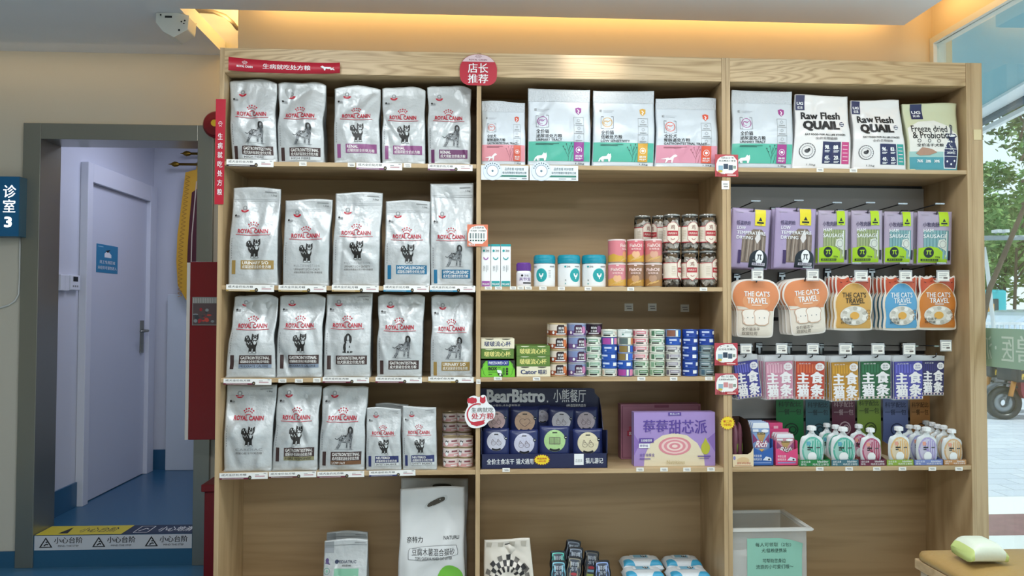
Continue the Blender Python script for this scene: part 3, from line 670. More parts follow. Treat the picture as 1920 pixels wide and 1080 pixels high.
g = G(); g.lathe([(0, 0), (r*.96, 0), (r, .004), (r, h*.58), (r*.88, h*.66), (r*.7, h*.67), (0, h*.67)], WHT); g.build('jar', t)
g = G(); g.lathe([(r*.9, h*.66), (r*.95, h*.67), (r*.95, h*.95), (r*.85, h), (0, h)], PURP)
for k in range(28):
    a = k*math.pi/14; g.lathe([(0, h*.68), (.0016, h*.68), (.0016, h*.95), (0, h*.95)], PURP, (r*.95*math.cos(a), r*.95*math.sin(a)), 6)
g.build('cap', t)
p = P().rect(-1, .08, 1, .56, mat('e3e0e6', .5)); p.rect(-.1, .12, .9, .18, BLK); p.ell(-.2, .46, .12, .05, BLK, 10); p.text('卫仕', .0, .42, .5, .50, BLK, .02); p.text('关节宝', -.5, .25, .7, .38, PURP, .02); wrap(t, 'label', p, r, h)
for i, (x0, x1, uc) in enumerate(((1001, 1042, -.30), (1046, 1089, .38), (1092, 1138, .22))):
    t, r, h = jar_root('milk_powder_jar', ('white jar with teal lid beside the purple capped jar', 'middle white jar with teal lid on the second shelf', 'white jar with teal lid beside the pink tins')[i], 'jar', x0, x1, 479, S2, .025, 'white jars with teal lids')
    g = G(); g.lathe([(0, 0), (r*.95, 0), (r*.98, .004), (r*.98, h*.70), (r*.93, h*.73), (0, h*.73)], mat('e9ecec', .35)); g.build('jar', t)
    g = G(); g.lathe([(r*.94, h*.735), (r, h*.74), (r, h*.90), (r*.97, h*.96), (r*.90, h), (0, h)], mat('1b8fa3', .3)); g.lathe([(r*1.0, h*.80), (r*1.012, h*.81), (r*1.012, h*.83), (r*1.0, h*.84)], mat('1b8fa3', .3)); g.build('lid', t)
    p = P().ell(uc, .36, .40, .215, mat('2aa6a8', .4), 24); p.ell(uc, .36, .34, .185, TEAL, 24); p.ring(uc, .42, .16, .13, .08, WHT, 12, math.pi, 2*math.pi); p.line([(uc, .32), (uc, .24)], .05, WHT, 1)
    p.text('卫仕', uc-.62, .60, uc-.36, .655, BLK, .02); p.ell(uc-.70, .63, .07, .03, TEAL, 10)
    for k in range(5): p.rect(uc+.5, .5-k*.05, uc+.68, .512-k*.05, GREYINK)
    p.rect(uc-.72, .2, uc-.64, .22, BLK); p.rect(uc-.72, .08, uc-.66, .12, TEAL); p.rect(.3, .62, .68, .65, GREYINK); wrap(t, 'label_print', p, r*.98, h)
def fish_tin(label, x0, x1, yt, zs, c1, c2, c3, rot, h0=None):
    t, r, h = jar_root('fish_oil_tin', label, 'tin', x0, x1, yt, zs, .025, 'fish oil tins stacked in two layers')
    if h0: h = h0
    r *= 1.0
    g = G(); g.lathe([(0, .0006), (r*.96, .0006), (r*.96, h*.03), (r*.985, h*.04), (r*.985, h*.93), (r, h*.935), (r, h-.001), (r*.96, h-.0005), (r*.94, h*.96), (0, h*.96)], [mat('c9b9a0', .3, .6)]*3+[mat(c1, .35)]+[mat('e3d3cf', .3)]*5); g.build('tin', t)
    p = P(); A = mat(c2, .4); Bc = mat(c3, .4); u = rot
    p.rect(-1.1, .05, 1.1, .30, A); p.poly([(-1.1, .30), (-.4, .38), (.2, .26), (1.1, .40), (1.1, .2), (-1.1, .2)], A)
    p.ell(u-.14, .36, .2, .13, Bc, 14); p.ell(u+.14, .36, .2, .13, Bc, 14); p.poly([(u-.32, .33), (u+.32, .33), (u, .14)], Bc)
    for k in range(3): p.line([(u-.5+k*.3, .08+.05*k), (u-.1+k*.3, .20+.03*k)], .05, mat('d9b06a', .4), 1)
    W_ = mat('f3d9d2', .5); p.text('FishOil', u-.55, .66, u+.55, .80, W_, .03); p.text('深海鱼油', u-.42, .54, u+.42, .62, W_, .02); p.rect(u-.1, .88, u+.12, .92, W_)
    wrap(t, 'label_print', p, r*.985, h); return t, h
lay = []
fc = (('d98a92', 'd8a84c', 'e6b48a', '1'), ('9a7358', 'b88a3c', 'c79a72', '1'), ('9c7a62', 'a97c46', 'b8937a', '1'))
ft = (('d77f88', 'cfa23f', 'e0a070', '1'), ('d56f78', 'd0a040', 'e7b58c', '1'), ('cf7a78', 'c49a6a', 'd7a58c', '1'))
pos = ('left', 'middle', 'right')
for i, (x0, x1) in enumerate(((1140.5, 1174), (1176, 1207.5), (1209, 1242))):
    t, h = fish_tin(('pink and gold', 'brown and gold', 'dull brown')[i]+' fish oil tin, bottom '+pos[i]+' of the six', x0, x1, 494, S2, fc[i][0], fc[i][1], fc[i][2], (-.1, -.15, -.2)[i])
    fish_tin(('pink and yellow', 'coral pink', 'dusty pink')[i]+' fish oil tin, top '+pos[i]+' of the six', x0, x1, 450, S2+h+.0006, ft[i][0], ft[i][1], ft[i][2], (.7, -.1, -.1)[i], h)
# clear jars of freeze-dried meat
TREAT = mat('efe8de', .8, vary=.15, bscale=60); CREAM = mat('e6dccb', .6); BRICK = mat('b3323c', .5)
def treat_jar(label, x0, x1, yt, zs, u, seed, Yf=.025, h0=None, dark=False):
    t, r, h = jar_root('treat_jar', label, 'jar', x0, x1, yt, zs, Yf, 'clear jars of freeze dried meat')
    if h0: h = h0
    g = G(); g.lathe([(0, .0006), (r*.97, .0006), (r*.99, .004), (r*.99, h*.90), (r*.93, h*.94), (r*.93, h*.95)], JARGLASS, n=28); g.build('jar', t)
    g = G(); g.lathe([(r*.95, h*.952), (r*.97, h*.955), (r*.97, h*.985), (r*.96, h*.998), (0, h*.998)], mat('a9a9a4', .22, .6), n=28); g.build('lid', t)
    R = random.Random(seed); g = G(); s = r*.22
    for k in range(150):
        a = R.uniform(0, 6.28); q = r*.74*math.sqrt(R.uniform(.45, 1)); z = R.uniform(.10, .80)*h; e = Matrix.Rotation(R.uniform(0, 3), 3, Vector((R.uniform(-1, 1), R.uniform(-1, 1), R.uniform(-1, 1))).normalized())
        v = [e @ Vector((dx*s*R.uniform(.7, 1.2), dy*s*R.uniform(.6, 1.1), dz*s*R.uniform(.4, .9))) + Vector((q*math.cos(a), q*math.sin(a), z)) for dz in (-1, 1) for dy in (-1, 1) for dx in (-1, 1)]
        g.hexa(v, TREAT)
    o = g.build('dried_meat', t); o['kind'] = 'stuff'
    p = P().rect(-1.15, .24, 1.15, .66, CREAM); p.rect(-1.15, .22, 1.15, .245, BRICK); p.rect(-1.15, .655, 1.15, .675, BRICK)
    for k in range(6): p.rect(u-.98, .33+k*.045, u-.62, .338+k*.045, mat('b9a68f')); p.rect(u+.62, .33+k*.045, u+.98, .338+k*.045, mat('b9a68f'))
    q = [(u-.5, .30), (u-.3, .24), (u, .17), (u+.3, .24), (u+.5, .30), (u+.5, .66), (u+.36, .73), (u+.12, .78), (u-.12, .78), (u-.36, .73), (u-.5, .66)]
    p.poly(q, BRICK); p.poly([(u+(x-u)*.93, .48+(z-.48)*.965) for x, z in q], CREAM)
    p.rect(u-.44, .40, u+.44, .54, BRICK); p.text('鸡肉冻干', u-.36, .44, u+.36, .50, CREAM, .03); p.text('鸡', u-.16, .57, u+.16, .70, mat('8a4a40'), .01); p.ring(u, .33, .16, .04, .05, BRICK, 10, math.pi, 2*math.pi)
    wrap(t, 'paper_label', p, r*.99, h); return t, h
jx = ((1244, 1276.5), (1278.5, 1310), (1312, 1344))
for i, (x0, x1) in enumerate(jx):
    t, h = treat_jar('clear treat jar, bottom '+pos[i]+' of the six front jars', x0, x1, 471, S2, (.78, .0, .62)[i], 70+i)
    treat_jar('clear treat jar, top '+pos[i]+' of the six front jars', x0, x1, 403, S2+h+.0006, (-.1, .1, .05)[i], 80+i, .025, h)
for i, (x0, x1) in enumerate(((1190, 1221), (1223, 1252))):
    t, h = treat_jar('shaded treat jar under another, '+('left', 'right')[i]+' behind the pink tins', x0, x1, 473, S2, .5, 90+i, .17)
    treat_jar('shaded treat jar showing above the pink tins, '+('left', 'right')[i]+' of two', x0, x1, 412, S2+h+.0006, (.35, -.9)[i], 95+i, .17, h)
# ------------------------------------------------------------------ middle bay, third shelf
CRM = mat('e6dfc4', .5); OLIVE = mat('5d7d35', .5); YEL = mat('e8e08a', .5); SLB = mat('2b3a6a', .5)
def cup_box(label, x0, x1, z, h, m, ink, t, cator=False):
    p = P()
    if cator: p.text('Cator', .12, .26, .60, .70, SLB, .03); p.text('喵彩', .64, .24, .90, .70, SLB, .02)
    else: p.text(t, .10, .22, .90, .74, ink, .035)
    q = P()
    for u in (.25, .75): q.ell(u, .985, .13, .10, mat('3a3a2a', .7) if m is CRM else mat('cfd8b0', .6), 14, math.pi, 2*math.pi)
    return carton('treat_cup_box', label, 'box', x0, x1, 0, z, .02, .16, m, [('brand_lettering', p), ('finger_cutout_print', q)], 'stacked cup boxes on the third shelf', zt=z+h)
bh = (at(930, 635, .02).z-at(930, 703, .02).z)
h1 = bh*.455/1.0
hb = at(930, 673, .02).z-S3
gb = carton('treat_box', 'bright green case shaped box under two cup boxes on the third shelf', 'box', 901.8, 965, 0, S3, .018, .12, mat('2b2e2a', .6), [], zt=S3+hb*.92)
w, h = gb['w'], gb['h']; LG = mat('77c93a', .4); DG = mat('3f7d24', .5)
g = G(); g.prism([(-w/2, .0004), (w/2, .0004), (w/2, h*.45), (w/2-.006, h*.62), (w/2-.008, h*.78), (w/2-.020, h*.97), (-w/2+.020, h*.97), (-w/2+.008, h*.78), (-w/2+.006, h*.62), (-w/2, h*.45)], -.006, -.0006, LG)
S = lambda u, v, o: ((u-.5)*w, -.0065-o, v*h)
p = P()
for s in (1, -1):
    c = lambda u: u if s > 0 else 1-u
    p.line([(c(.20), .95), (c(.10), .86), (c(.07), .68), (c(.04), .60), (c(.04), .45), (c(.08), .34), (c(.08), .2), (c(.14), .08)], .012, DG, 1/2.2); p.line([(c(.04), .52), (c(.20), .52)], .012, DG, 1/2.2); p.line([(c(.04), .46), (c(.20), .46)], .012, DG, 1/2.2)
p.text('BOX', .22, .42, .48, .62, BLK, .04); p.rect(.5, .56, .58, .6, DG); p.rect(.22, .28, .5, .31, DG); p.rect(.22, .14, .33, .17, BLK)
for k in range(3): p.rect(.64, .14+k*.15, .70, .26+k*.15, DG); p.rect(.74, .14+k*.15, .80, .26+k*.15, BLK)
p.emit(g, S); g.build('front_panel', gb)
g = G(); P().rect(.20, .70, .82, 1.02, mat('23308a', .4)).text('FREEZE-DRIED CAT', .23, .77, .79, .94, WHT, .02).emit(g, S, .0016); g.build('navy_banner_print', gb, clean=False)
g = G(); P().poly([(.47, .44), (.60, .40), (.62, .22), (.49, .26)], WHT).poly([(.49, .24), (.62, .20), (.66, .04), (.54, .06)], BLK).ell(.57, .14, .03, .07, WHT, 10).emit(g, S, .0018); g.build('price_sticker_print', gb, clean=False)
hx_ = (at(930, 635.5, .02).z-(S3+hb))/2
cup_box('olive green cup box with yellow writing on the bright green case', 902, 963.5, S3+hb+.0006, hx_, OLIVE, YEL, '啵啵流心杯')
cup_box('cream cup box with blue writing, topmost of the left stack', 902, 964.5, S3+hb+hx_+.0012, hx_, CRM, SLB, '啵啵流心杯')
h3 = (at(1000, 649, .02).z-S3)/3
cup_box('cream cup box with navy lettering, bottom of the right stack', 968.5, 1032, S3, h3, CRM, SLB, '', True)
cup_box('olive green cup box in the middle of the right stack', 968.5, 1031, S3+h3+.0006, h3, OLIVE, YEL, '啵啵流心杯')
cup_box('olive green cup box on top of the right stack', 968.5, 1031, S3+2*h3+.0012, h3, OLIVE, YEL, '啵啵流心杯')

CANM = mat('c9c4b4', .25, .8)
def can_mesh(name, r, h, base, prints, rimcol=None):
    rm = mat(rimcol, .3, .3) if rimcol else CANM
    g = G(); b = mat(base, .35)
    g.lathe([(0, .001), (r*.90, .001), (r*.97, .0004), (r, .0015), (r*.985, h*.09), (r*.985, h*.91), (r, h*.93), (r, h-.0004), (r*.95, h-.0004), (r*.93, h*.93), (0, h*.93)], [rm, rm, rm, rm, b, rm, rm, rm, rm, rm], n=28)
    prints.moved(lambda u, v: (u*r*1.35, v*h)).emit(g, cylS(r*.985), .0005, (r*.24, h))
    o = g.build(name); COL.objects.unlink(o); return o
def bigcan(c1, c2, c3, u, dark='2a1416'):
    p = P().rect(-1.2, .09, 1.2, .45, mat(c2, .35)); p.ell(u+.42, .5, .26, .28, mat(c3, .4), 14)
    p.poly([(u-.36, .22), (u+.32, .22), (u+.32, .72), (u+.24, .88), (u-.26, .88), (u-.36, .75)], mat(dark, .4)); p.text('鲜肉', u-.24, .52, u+.22, .72, WHT, .03); p.text('主食罐', u-.28, .30, u+.26, .46, WHT, .02); p.rect(u-.44, .16, u+.42, .24, WHT); p.ell(u-.65, .3, .1, .12, WHT, 10)
    return p
def smallcan(c1, c2=None, kind=0):
    p = P(); A = mat(c1, .4); B = mat(c2 or c1, .4)
    if kind == 0:      # pale can with a coloured panel and dark lettering
        p.rect(-.55, .42, .45, .80, A); p.rect(-.95, .2, -.62, .82, B); p.rect(-.45, .56, .30, .64, WHT); p.rect(-.5, .18, .2, .34, BLK); p.rect(.5, .2, .6, .32, BLK); p.ell(.85, .5, .14, .25, B, 12); p.rect(.5, .6, .72, .8, mat('d8d2c4'))
    elif kind == 1:    # blue can with white lettering and a price sticker
        p.rect(-.8, .55, -.1, .78, mat('c8d3ec')); p.rect(-.75, .2, -.55, .4, mat('a9b9e0')); p.rect(.25, .35, .68, .78, WHT); p.rect(.8, .2, .92, .8, A)
    elif kind == 2:    # coloured stripes
        p.rect(-.95, .10, -.1, .90, A); p.rect(-.05, .10, .15, .90, mat('e8ead8')); p.rect(.25, .10, .7, .90, B); p.rect(.75, .3, 1.0, .8, WHT)
    elif kind == 3:    # plain pale
        p.rect(-.6, .55, .6, .60, A); p.rect(-.55, .28, -.4, .45, B); p.ell(.5, .4, .1, .12, B, 8); p.rect(-.3, .68, .4, .74, A)
    return p
def canrow(px0, px1, Yf=.02, z=S3):
    a, b = at_z(px0, Yf+.03, z), at_z(px1, Yf+.03, z); return (a+b)/2, (b-a)/2
hs = (at(1233, 617.5, .04).z-S3)/6; hbg = (at(1048, 606, .04).z-S3)/4
rs = .0325; rb = .0375
D = {}
def design(key, *a):
    if key not in D: D[key] = can_mesh(*a)
    return D[key]
def place_can(key, label, x, y, z, group, rz=0):
    o = D[key].copy(); COL.objects.link(o); o.location = (x, y, z); o.rotation_euler = (0, 0, rz); tag(o, label, 'can', group); return o
design('brown', 'food_can', rb, hbg-.0004, 'e3d6c6', bigcan('', '9c5236', 'e0824a', .1), 'd2bb90')
design('purple', 'food_can', rb, hbg-.0004, '7f8fb8', bigcan('', '6b5488', 'cf86b4', .05, '3a1238'), 'b7bccb')
design('dark', 'food_can', rb, hbg-.0004, '3a2a3a', bigcan('', '4a2038', '8a5a84', .2, '1c0c18'), 'a39a8c')
G1 = 'large food cans stacked on the third shelf'
order = ('bottom', 'second from bottom', 'third from bottom', 'top')
for k in range(4):
    x, _ = canrow(1030, 1063.5); place_can('brown', 'brown and orange large can, %s of the first can stack' % order[k], x, .02+rb, S3+k*hbg, G1, (.0, .06, -.02, .12)[k])
    x, _ = canrow(1065.5, 1099); place_can('purple', 'blue and purple large can, %s of the second can stack' % order[k], x, .02+rb, S3+k*hbg, G1, (.05, .35, .35, .0)[k])
for j, (nm, px, key) in enumerate((('first', 1042, 'brown'), ('second', 1077, 'purple'), ('dark', 1113.5, 'dark'))):
    for k in range(4):
        x, _ = canrow(px-17, px+17, .10); place_can(key, 'large can behind the front cans, %s of the hidden back %s stack' % (order[k], nm), x-.0, .02+rb*3+.004, S3+k*hbg, G1, -.4)
G2 = 'small food cans in tall stacks on the third shelf'
GRN, PNK, BLU = '5f8a6a', 'c98088', '1f4fa8'
design('green', 'small_food_can', rs, hs-.0003, 'e0e6d6', smallcan('7fa58a', '4f7a5c'), 'dfe3d6')
design('green2', 'small_food_can', rs, hs-.0003, 'd6dfcc', smallcan('55805a', '86a88a'), 'd5dcca')
design('pale', 'small_food_can', rs, hs-.0003, 'dfe6e2', smallcan('9fb0aa', '4f8a7c', 3), 'd5dcd8')
design('white', 'small_food_can', rs, hs-.0003, 'e4e6da', smallcan('a9b8b0', 'd9c4b4'), 'dfe0d4')
design('blue', 'small_food_can', rs, hs-.0003, BLU, smallcan('6f9ae0', None, 1), '3a62b4')
design('deepblue', 'small_food_can', rs, hs-.0003, '1b3d94', smallcan('4f74c8', None, 1), '2f55a8')
design('bluepink', 'small_food_can', rs, hs-.0003, '2346a4', smallcan('a8489a', 'e08ab0', 2), '4a6ab8')
design('bluegold', 'small_food_can', rs, hs-.0003, '1f4fb0', smallcan('8a7440', '2f6ad0', 2), '9fb0d0')
design('bluebrown', 'small_food_can', rs, hs-.0003, '7a8cb8', smallcan('8a5a48', '2f78d0', 2), '8aa4c8')
design('orange', 'small_food_can', rs, hs-.0003, 'd8d8c6', smallcan('5a6a68', 'd0885a', 2), 'cfd3c4')
design('pink', 'small_food_can', rs, hs-.0003, 'ecdcd4', smallcan('d48a92', 'b9606c'), 'e6d8d0')
design('grey', 'small_food_can', rs, hs-.0003, 'dcdad2', smallcan('9a94a0', '6f6874'), 'd2d0c8')
design('slate', 'small_food_can', rs, hs-.0003, '8fa0a0', smallcan('6a8088', '4a6878'), '93a3a2')
NM = dict(green='pale green', green2='white and green', pale='plain pale', white='white', blue='blue', deepblue='deep blue', bluepink='blue and pink', bluegold='blue and gold', bluebrown='blue and brown', orange='green and orange', pink='white and pink', grey='white and grey', slate='slate grey')
stk = ((1099.5, 1127, 'third', ('green',)*5), (1127.5, 1157, 'fourth', ('white', 'blue', 'blue', 'blue', 'bluepink', 'white')), (1158, 1186, 'fifth', ('bluepink', 'blue', 'bluegold', 'bluegold', 'orange', 'pale')),
       (1187, 1216, 'sixth', ('green2', 'green2', 'pink', 'pink', 'pink', 'pink')), (1217, 1246.5, 'seventh', ('green2', 'green2', 'green', 'green', 'green', 'green')),
       (1247.5, 1277, 'eighth', ('grey', 'grey', 'grey', 'grey', 'blue', 'bluebrown')), (1279, 1309, 'ninth', ('deepblue',)*6), (1310.5, 1339, 'tenth', ('slate',)*4+('deepblue',)*2))
o6 = ('bottom', 'second up', 'third up', 'fourth up', 'fifth up', 'top')
R = random.Random(3)
for x0, x1, nm, ks in stk:
    x, _ = canrow(x0, x1)
    for k, key in enumerate(ks):
        place_can(key, '%s small can, %s in the %s can stack from the left' % (NM[key], o6[k], nm), x+R.uniform(-.0008, .0008), .02+rs, S3+k*hs, G2, R.uniform(-.35, .35))
for o in D.values(): pass

# ------------------------------------------------------------------ fourth shelf: cans, counter display, cartons
hc = (at(845, 819, .06).z-S4)/3
design('chicken', 'chicken_can', .0325, hc-.0004, 'e3d6d2', P().rect(-1.1, .12, 1.1, .42, mat('d7a3a3', .4)).poly([(-.75, .42), (-.6, .75), (-.5, .6), (-.35, .7), (-.42, .42)], BLK).rect(-.1, .56, .5, .72, mat('8a4a52')).rect(.1, .2, .7, .3, WHT).ell(-.55, .38, .16, .2, WHT, 10), 'b4a27e')
o3 = ('bottom', 'middle', 'top'); o5 = ('bottom', 'second', 'middle', 'fourth', 'top')
for i, px in enumerate((845, 872)):
    sd = ('left', 'right')[i]
    x = at_z(px, .075, S4)
    for k in range(3): place_can('chicken', '%s pink and white chicken can of the front %s stack of three' % (o3[k], sd), x, .075, S4+k*hc, 'pink and white chicken cans on the fourth shelf', R.uniform(-.3, .3))
    xb = at_z(px-2, .20, S4)
    for k in range(5): place_can('chicken', 'shaded chicken can, level %s of the back %s stack' % (('one', 'two', 'three', 'four', 'five', 'six')[k], sd), xb, .20, S4+k*hc, 'pink and white chicken cans on the fourth shelf', R.uniform(-.3, .3))

# navy counter display
NV = mat('1a2148', .4); NV2 = mat('222c5c', .3)
cx0, cx1 = at_z(902, .02, S4), at_z(1139, .02, S4); w = cx1-cx0; YD = .02; dd = .19
disp = thing('counter_display', 'navy cardboard counter display of round treat sachets on the fourth shelf', 'display box', ((cx0+cx1)/2, YD, S4))
zl = at(1000, 851, YD).z-S4; zt = at(1000, 728, YD+dd).z-S4; zm = at(1000, 806, YD+.10).z-S4
g = G(); g.box(-w/2, w/2, .0, .003, .0006, zl, NV); g.build('front_lip', disp)
g = G(); g.box(-w/2, w/2, .003, dd, .0006, .003, NV); g.build('base_tray', disp)
g = G(); g.prism([(-w/2, .0006), (w/2, .0006), (w/2, zt*.86), (w/2-.02, zt*.93), (w/2-.022, zt*.985), (w/2-.035, zt), (-w/2, zt)], dd, dd+.003, NV); g.build('header_card', disp)
g = G(); g.box(-w/2+.004, w/2-.004, .098, .102, .0032, zm*.98, NV); g.build('tier_divider', disp)
for s, nm in ((-1, 'a'), (1, 'b')):
    x = s*(w/2-.0015); q = [(.0, .0032), (dd, .0032), (dd, zt*.86), (dd*.75, zt*.72), (.09, zm*1.0), (.0, zl*2.6)]
    g = G(); n = len(q); t3 = tessellate_polygon([[Vector((a, b, 0)) for a, b in q]])
    for dx in (-.0015, .0015): g.add([(x+dx, a, b) for a, b in q], [tuple(t) for t in t3], NV)
    g.add([(x-.0015, a, b) for a, b in q]+[(x+.0015, a, b) for a, b in q], [(i, (i+1) % n, n+(i+1) % n, n+i) for i in range(n)], NV)
    g.build('side_panel', disp)
S = lambda u, v, o: ((u-.5)*w, dd-o, v*zt); LGY = mat('eef0f4', .5)
p = P().text('BearBistro', .05, .80, .54, .985, LGY, .045); p.rect(.555, .80, .565, .825, LGY); p.text('小熊餐厅', .61, .80, .885, .985, LGY, .012); p.text('全点卡猫宝x多尔萨斯联名', .05, .735, .33, .775, LGY, .01); p.text('8种造型鲜肉盒奇', .72, .735, .885, .775, LGY, .01)
emit_parts(disp, 'header_lettering', p, S, .0006, None, .00012)
S = lambda u, v, o: ((u-.5)*w, -o, v*zl)
p = P().text('全价主食冻干', .045, .30, .26, .68, WHT, .02); p.text('猫犬通用', .275, .30, .41, .68, WHT, .01); p.rect(.735, .22, .81, .98, WHT); p.text('品鉴装', .745, .4, .80, .62, GREYINK); p.text('猫儿游记', .825, .32, .965, .70, WHT, .04)
emit_parts(disp, 'lip_lettering', p, S, .0006, None, .00012)
def star(p, cx, cz, r0, r1, n, m, asp=1.0):
    return p.poly([(cx+(r1 if k % 2 else r0)*math.cos(math.pi*k/n), cz+(r1 if k % 2 else r0)*math.sin(math.pi*k/n)*asp) for k in range(2*n)], m)
SUN = mat('f1d32c', .5)
def starburst(label, x, y, z, rx, rz, group, t1, t2):
    g = G(); pts = [((rx if k % 2 == 0 else rx*.80)*math.cos(math.pi*k/18), (rz if k % 2 == 0 else rz*.80)*math.sin(math.pi*k/18)) for k in range(36)]
    g.prism(pts, -.001, 0, SUN); P().ring(0, 0, rx*.99, rz*.99, rx*.02, mat('c03a26')).text(t1, -rx*.6, rz*.08, rx*.6, rz*.42, mat('c0392b'), .03).text(t2, -rx*.5, -rz*.42, rx*.5, -rz*.06, mat('c0392b'), .02).emit(g, flatS(-.001))
    o = g.build('starburst_sticker', loc=(x, y, z)); return tag(o, label, 'sticker', group)
pq = at(1016, 862, YD-.001); starburst('yellow starburst sticker on the lip of the navy counter display', pq.x, YD-.0012, pq.z, .033, .0215, None, '新品尝鲜', '10元3包')
# treat sachets in the display
def sachet(label, px0, px1, pyt, pyb, Yc, tint, tilt, art, zb):
    a, b = at(px0, pyb, Yc), at(px1, pyb, Yc); ww = b.x-a.x; hh = at(px0, pyt, Yc).z-zb
    t = thing('treat_sachet', label, 'sachet', ((a.x+b.x)/2, Yc, zb+.0014+abs(tilt)*ww/2), 0, 'navy treat sachets with round windows', rot=(-.05, tilt, 0))
    g = G(); n = 10; vs = []
    for s in (-1, 1):
        for j in range(n+1):
            for i in range(n+1):
                u, v = -1+2*i/n, j/n; bul = .010*(1-u**4)*(1-(2*v-1)**4); vs.append((u*ww/2, .012+s*(.0012+bul), .0004+v*hh))
    N = (n+1)**2; fs = []
    for s in (0, 1):
        for j in range(n):
            for i in range(n):
                k = s*N+j*(n+1)+i; fs.append((k, k+1, k+n+2, k+n+1))
    ed = [(i, i+1) for i in range(n)]+[(n+i*(n+1), n+(i+1)*(n+1)) for i in range(n)]+[(N-1-i, N-2-i) for i in range(n)]+[((n-i)*(n+1), (n-i-1)*(n+1)) for i in range(n)]
    fs += [(p_, q_, N+q_, N+p_) for p_, q_ in ed]
    g.add(vs, fs, NV2, True); g.build('pouch', t)
    def S(u, v, o): return (u*ww/2, .012-(.0012+.010*(1-u**4)*(1-(2*v-1)**4))-o, .0004+v*hh)
    r_ = ww/2/hh; rad = .72; cz = 1-rad*r_-.09
    TI = mat(tint, .22, bump=.3, bscale=60); L_ = mat('6a5a5a', .5)
    p = P().ell(0, cz, rad, rad*r_, TI, 28); p.rect(-.16, cz+rad*r_*.68, .16, cz+rad*r_*.78, BLK)
    p.ell(.74, cz+.22*r_, .12, .12*r_, mat('10142c'), 12); p.rect(.68, cz+.20*r_, .80, cz+.24*r_, WHT)
    p.ring(0, cz, rad*.98, rad*.98*r_, .14, mat('12131c'), 10, math.radians(238), math.radians(302), .14*r_)
    if art == 'heart':
        p.ring(-.16, cz+.02*r_, .22, .2*r_, .03, L_, 12, .6, 4.2); p.ring(.16, cz+.02*r_, .22, .2*r_, .03, L_, 12, -1.0, 2.6); p.line([(-.3, cz-.12*r_), (0, cz-.36*r_), (.3, cz-.12*r_)], .03, L_, r_)
    elif art == 'book':
        p.frame(-.36, cz-.22*r_, .36, cz+.22*r_, .03, L_, r_); p.line([(0, cz-.24*r_), (0, cz+.22*r_)], .03, L_, r_)
        for k in range(-3, 4): p.line([(k*.1, cz-.2*r_), (k*.1, cz+.2*r_)], .01, L_, r_); p.line([(-.34, cz+k*.06*r_), (.34, cz+k*.06*r_)], .01, L_, r_)
    else:
        for s in (-.22, .2):
            p.ring(s, cz-.12*r_, .18, .17*r_, .025, L_, 14); p.line([(s-.15, cz), (s-.06, cz+.2*r_), (s+.04, cz+.04*r_)], .025, L_, r_); p.ell(s-.05, cz-.1*r_, .03, .02*r_, L_, 6); p.ell(s+.07, cz-.1*r_, .03, .02*r_, L_, 6)
    put(t, 'round_window_print', p, S, .0006, (.3, .2)); return t
zu = S4+.0034
sachet('navy treat sachet with pink tinted window, back row left, behind the hanging round tag', 907, 954, 764, 856, YD+.108, 'd9b9b8', 0, 'pair', zu)
sachet('navy treat sachet with tan heart window, second in the back row', 957, 1010, 764, 856, YD+.108, 'd2b096', .01, 'heart', zu)
sachet('navy treat sachet with silver window, middle of the back row', 1024, 1073, 766, 856, YD+.108, 'c9c6cc', .06, 'pair', zu)
sachet('navy treat sachet with mauve grey window, rightmost in the back row', 1079, 1125, 766, 856, YD+.108, 'b5a8ae', -.03, 'pair', zu)
sachet('navy treat sachet tilted behind the silver one in the back row', 1008, 1040, 763, 850, YD+.142, 'b9b3c0', -.08, 'pair', zu)
sachet('navy treat sachet with silver window, front row, leftmost', 906, 955, 805, 866, YD+.012, 'c6c6d2', 0, 'pair', zu)
sachet('navy treat sachet with pale lilac window, front row, second from left', 957, 1010, 808, 866, YD+.012, 'c3c3d4', -.01, 'pair', zu)
sachet('navy treat sachet with light green window, standing highest in the front row', 1012, 1068, 801, 866, YD+.010, 'a9cc8c', .01, 'book', zu)
sachet('navy treat sachet with cream window, rightmost in the front row', 1076, 1131, 806, 866, YD+.012, 'd9cfae', -.01, 'pair', zu)

# fruit-pie cartons
LIL = mat('a88fc4', .45); DPU = mat('5a4296', .45); PIE = mat('e3d6b8', .5)
p = P().rect(0, 0, 1, 1, mat('a58cc6', .45)); p.poly([(.12, 0), (.13, .2), (.2, .42), (.35, .57), (.5, .61), (.65, .57), (.78, .42), (.86, .2), (.87, 0)], PIE); p.poly([(0, .2), (.07, .42), (.0, .6)], mat('8a6cb4', .45)); p.poly([(1, .25), (.9, .5), (1, .62)], mat('8a6cb4', .45))
q = P()
for rr, cc in ((.20, 'd98a94'), (.165, 'ecc9c4'), (.135, 'dc8f98'), (.10, 'efd2ca'), (.07, 'd98a94'), (.035, 'efd2ca')): q.ell(.50, .37, rr, rr*.85, mat(cc, .45), 26)
q.ell(.88, .33, .055, .12, mat('b8b83a', .4), 16); q.poly([(.85, .42), (.91, .42), (.88, .53)], mat('b8b83a', .4))
tx = P().text('莓莓甜芯派', .11, .60, .90, .86, DPU, .04); tx.rect(.42, .94, .58, 1.0, DPU); tx.text('新品上市', .44, .955, .56, .99, WHT); tx.rect(.06, .44, .24, .52, DPU); tx.text('主食级营养', .08, .455, .22, .505, WHT, .02); tx.rect(.06, .34, .19, .42, WHT); tx.text('莓莓味', .07, .355, .17, .405, DPU, .01)
tx.text('全价猫餐盒', .065, .18, .25, .24, DPU, .0); tx.rect(.065, .13, .2, .145, DPU); tx.text('Nutritious', .40, .04, .62, .11, mat('c9b88c'), .01); tx.rect(.78, .17, .94, .19, DPU); tx.rect(.8, .13, .92, .14, DPU)
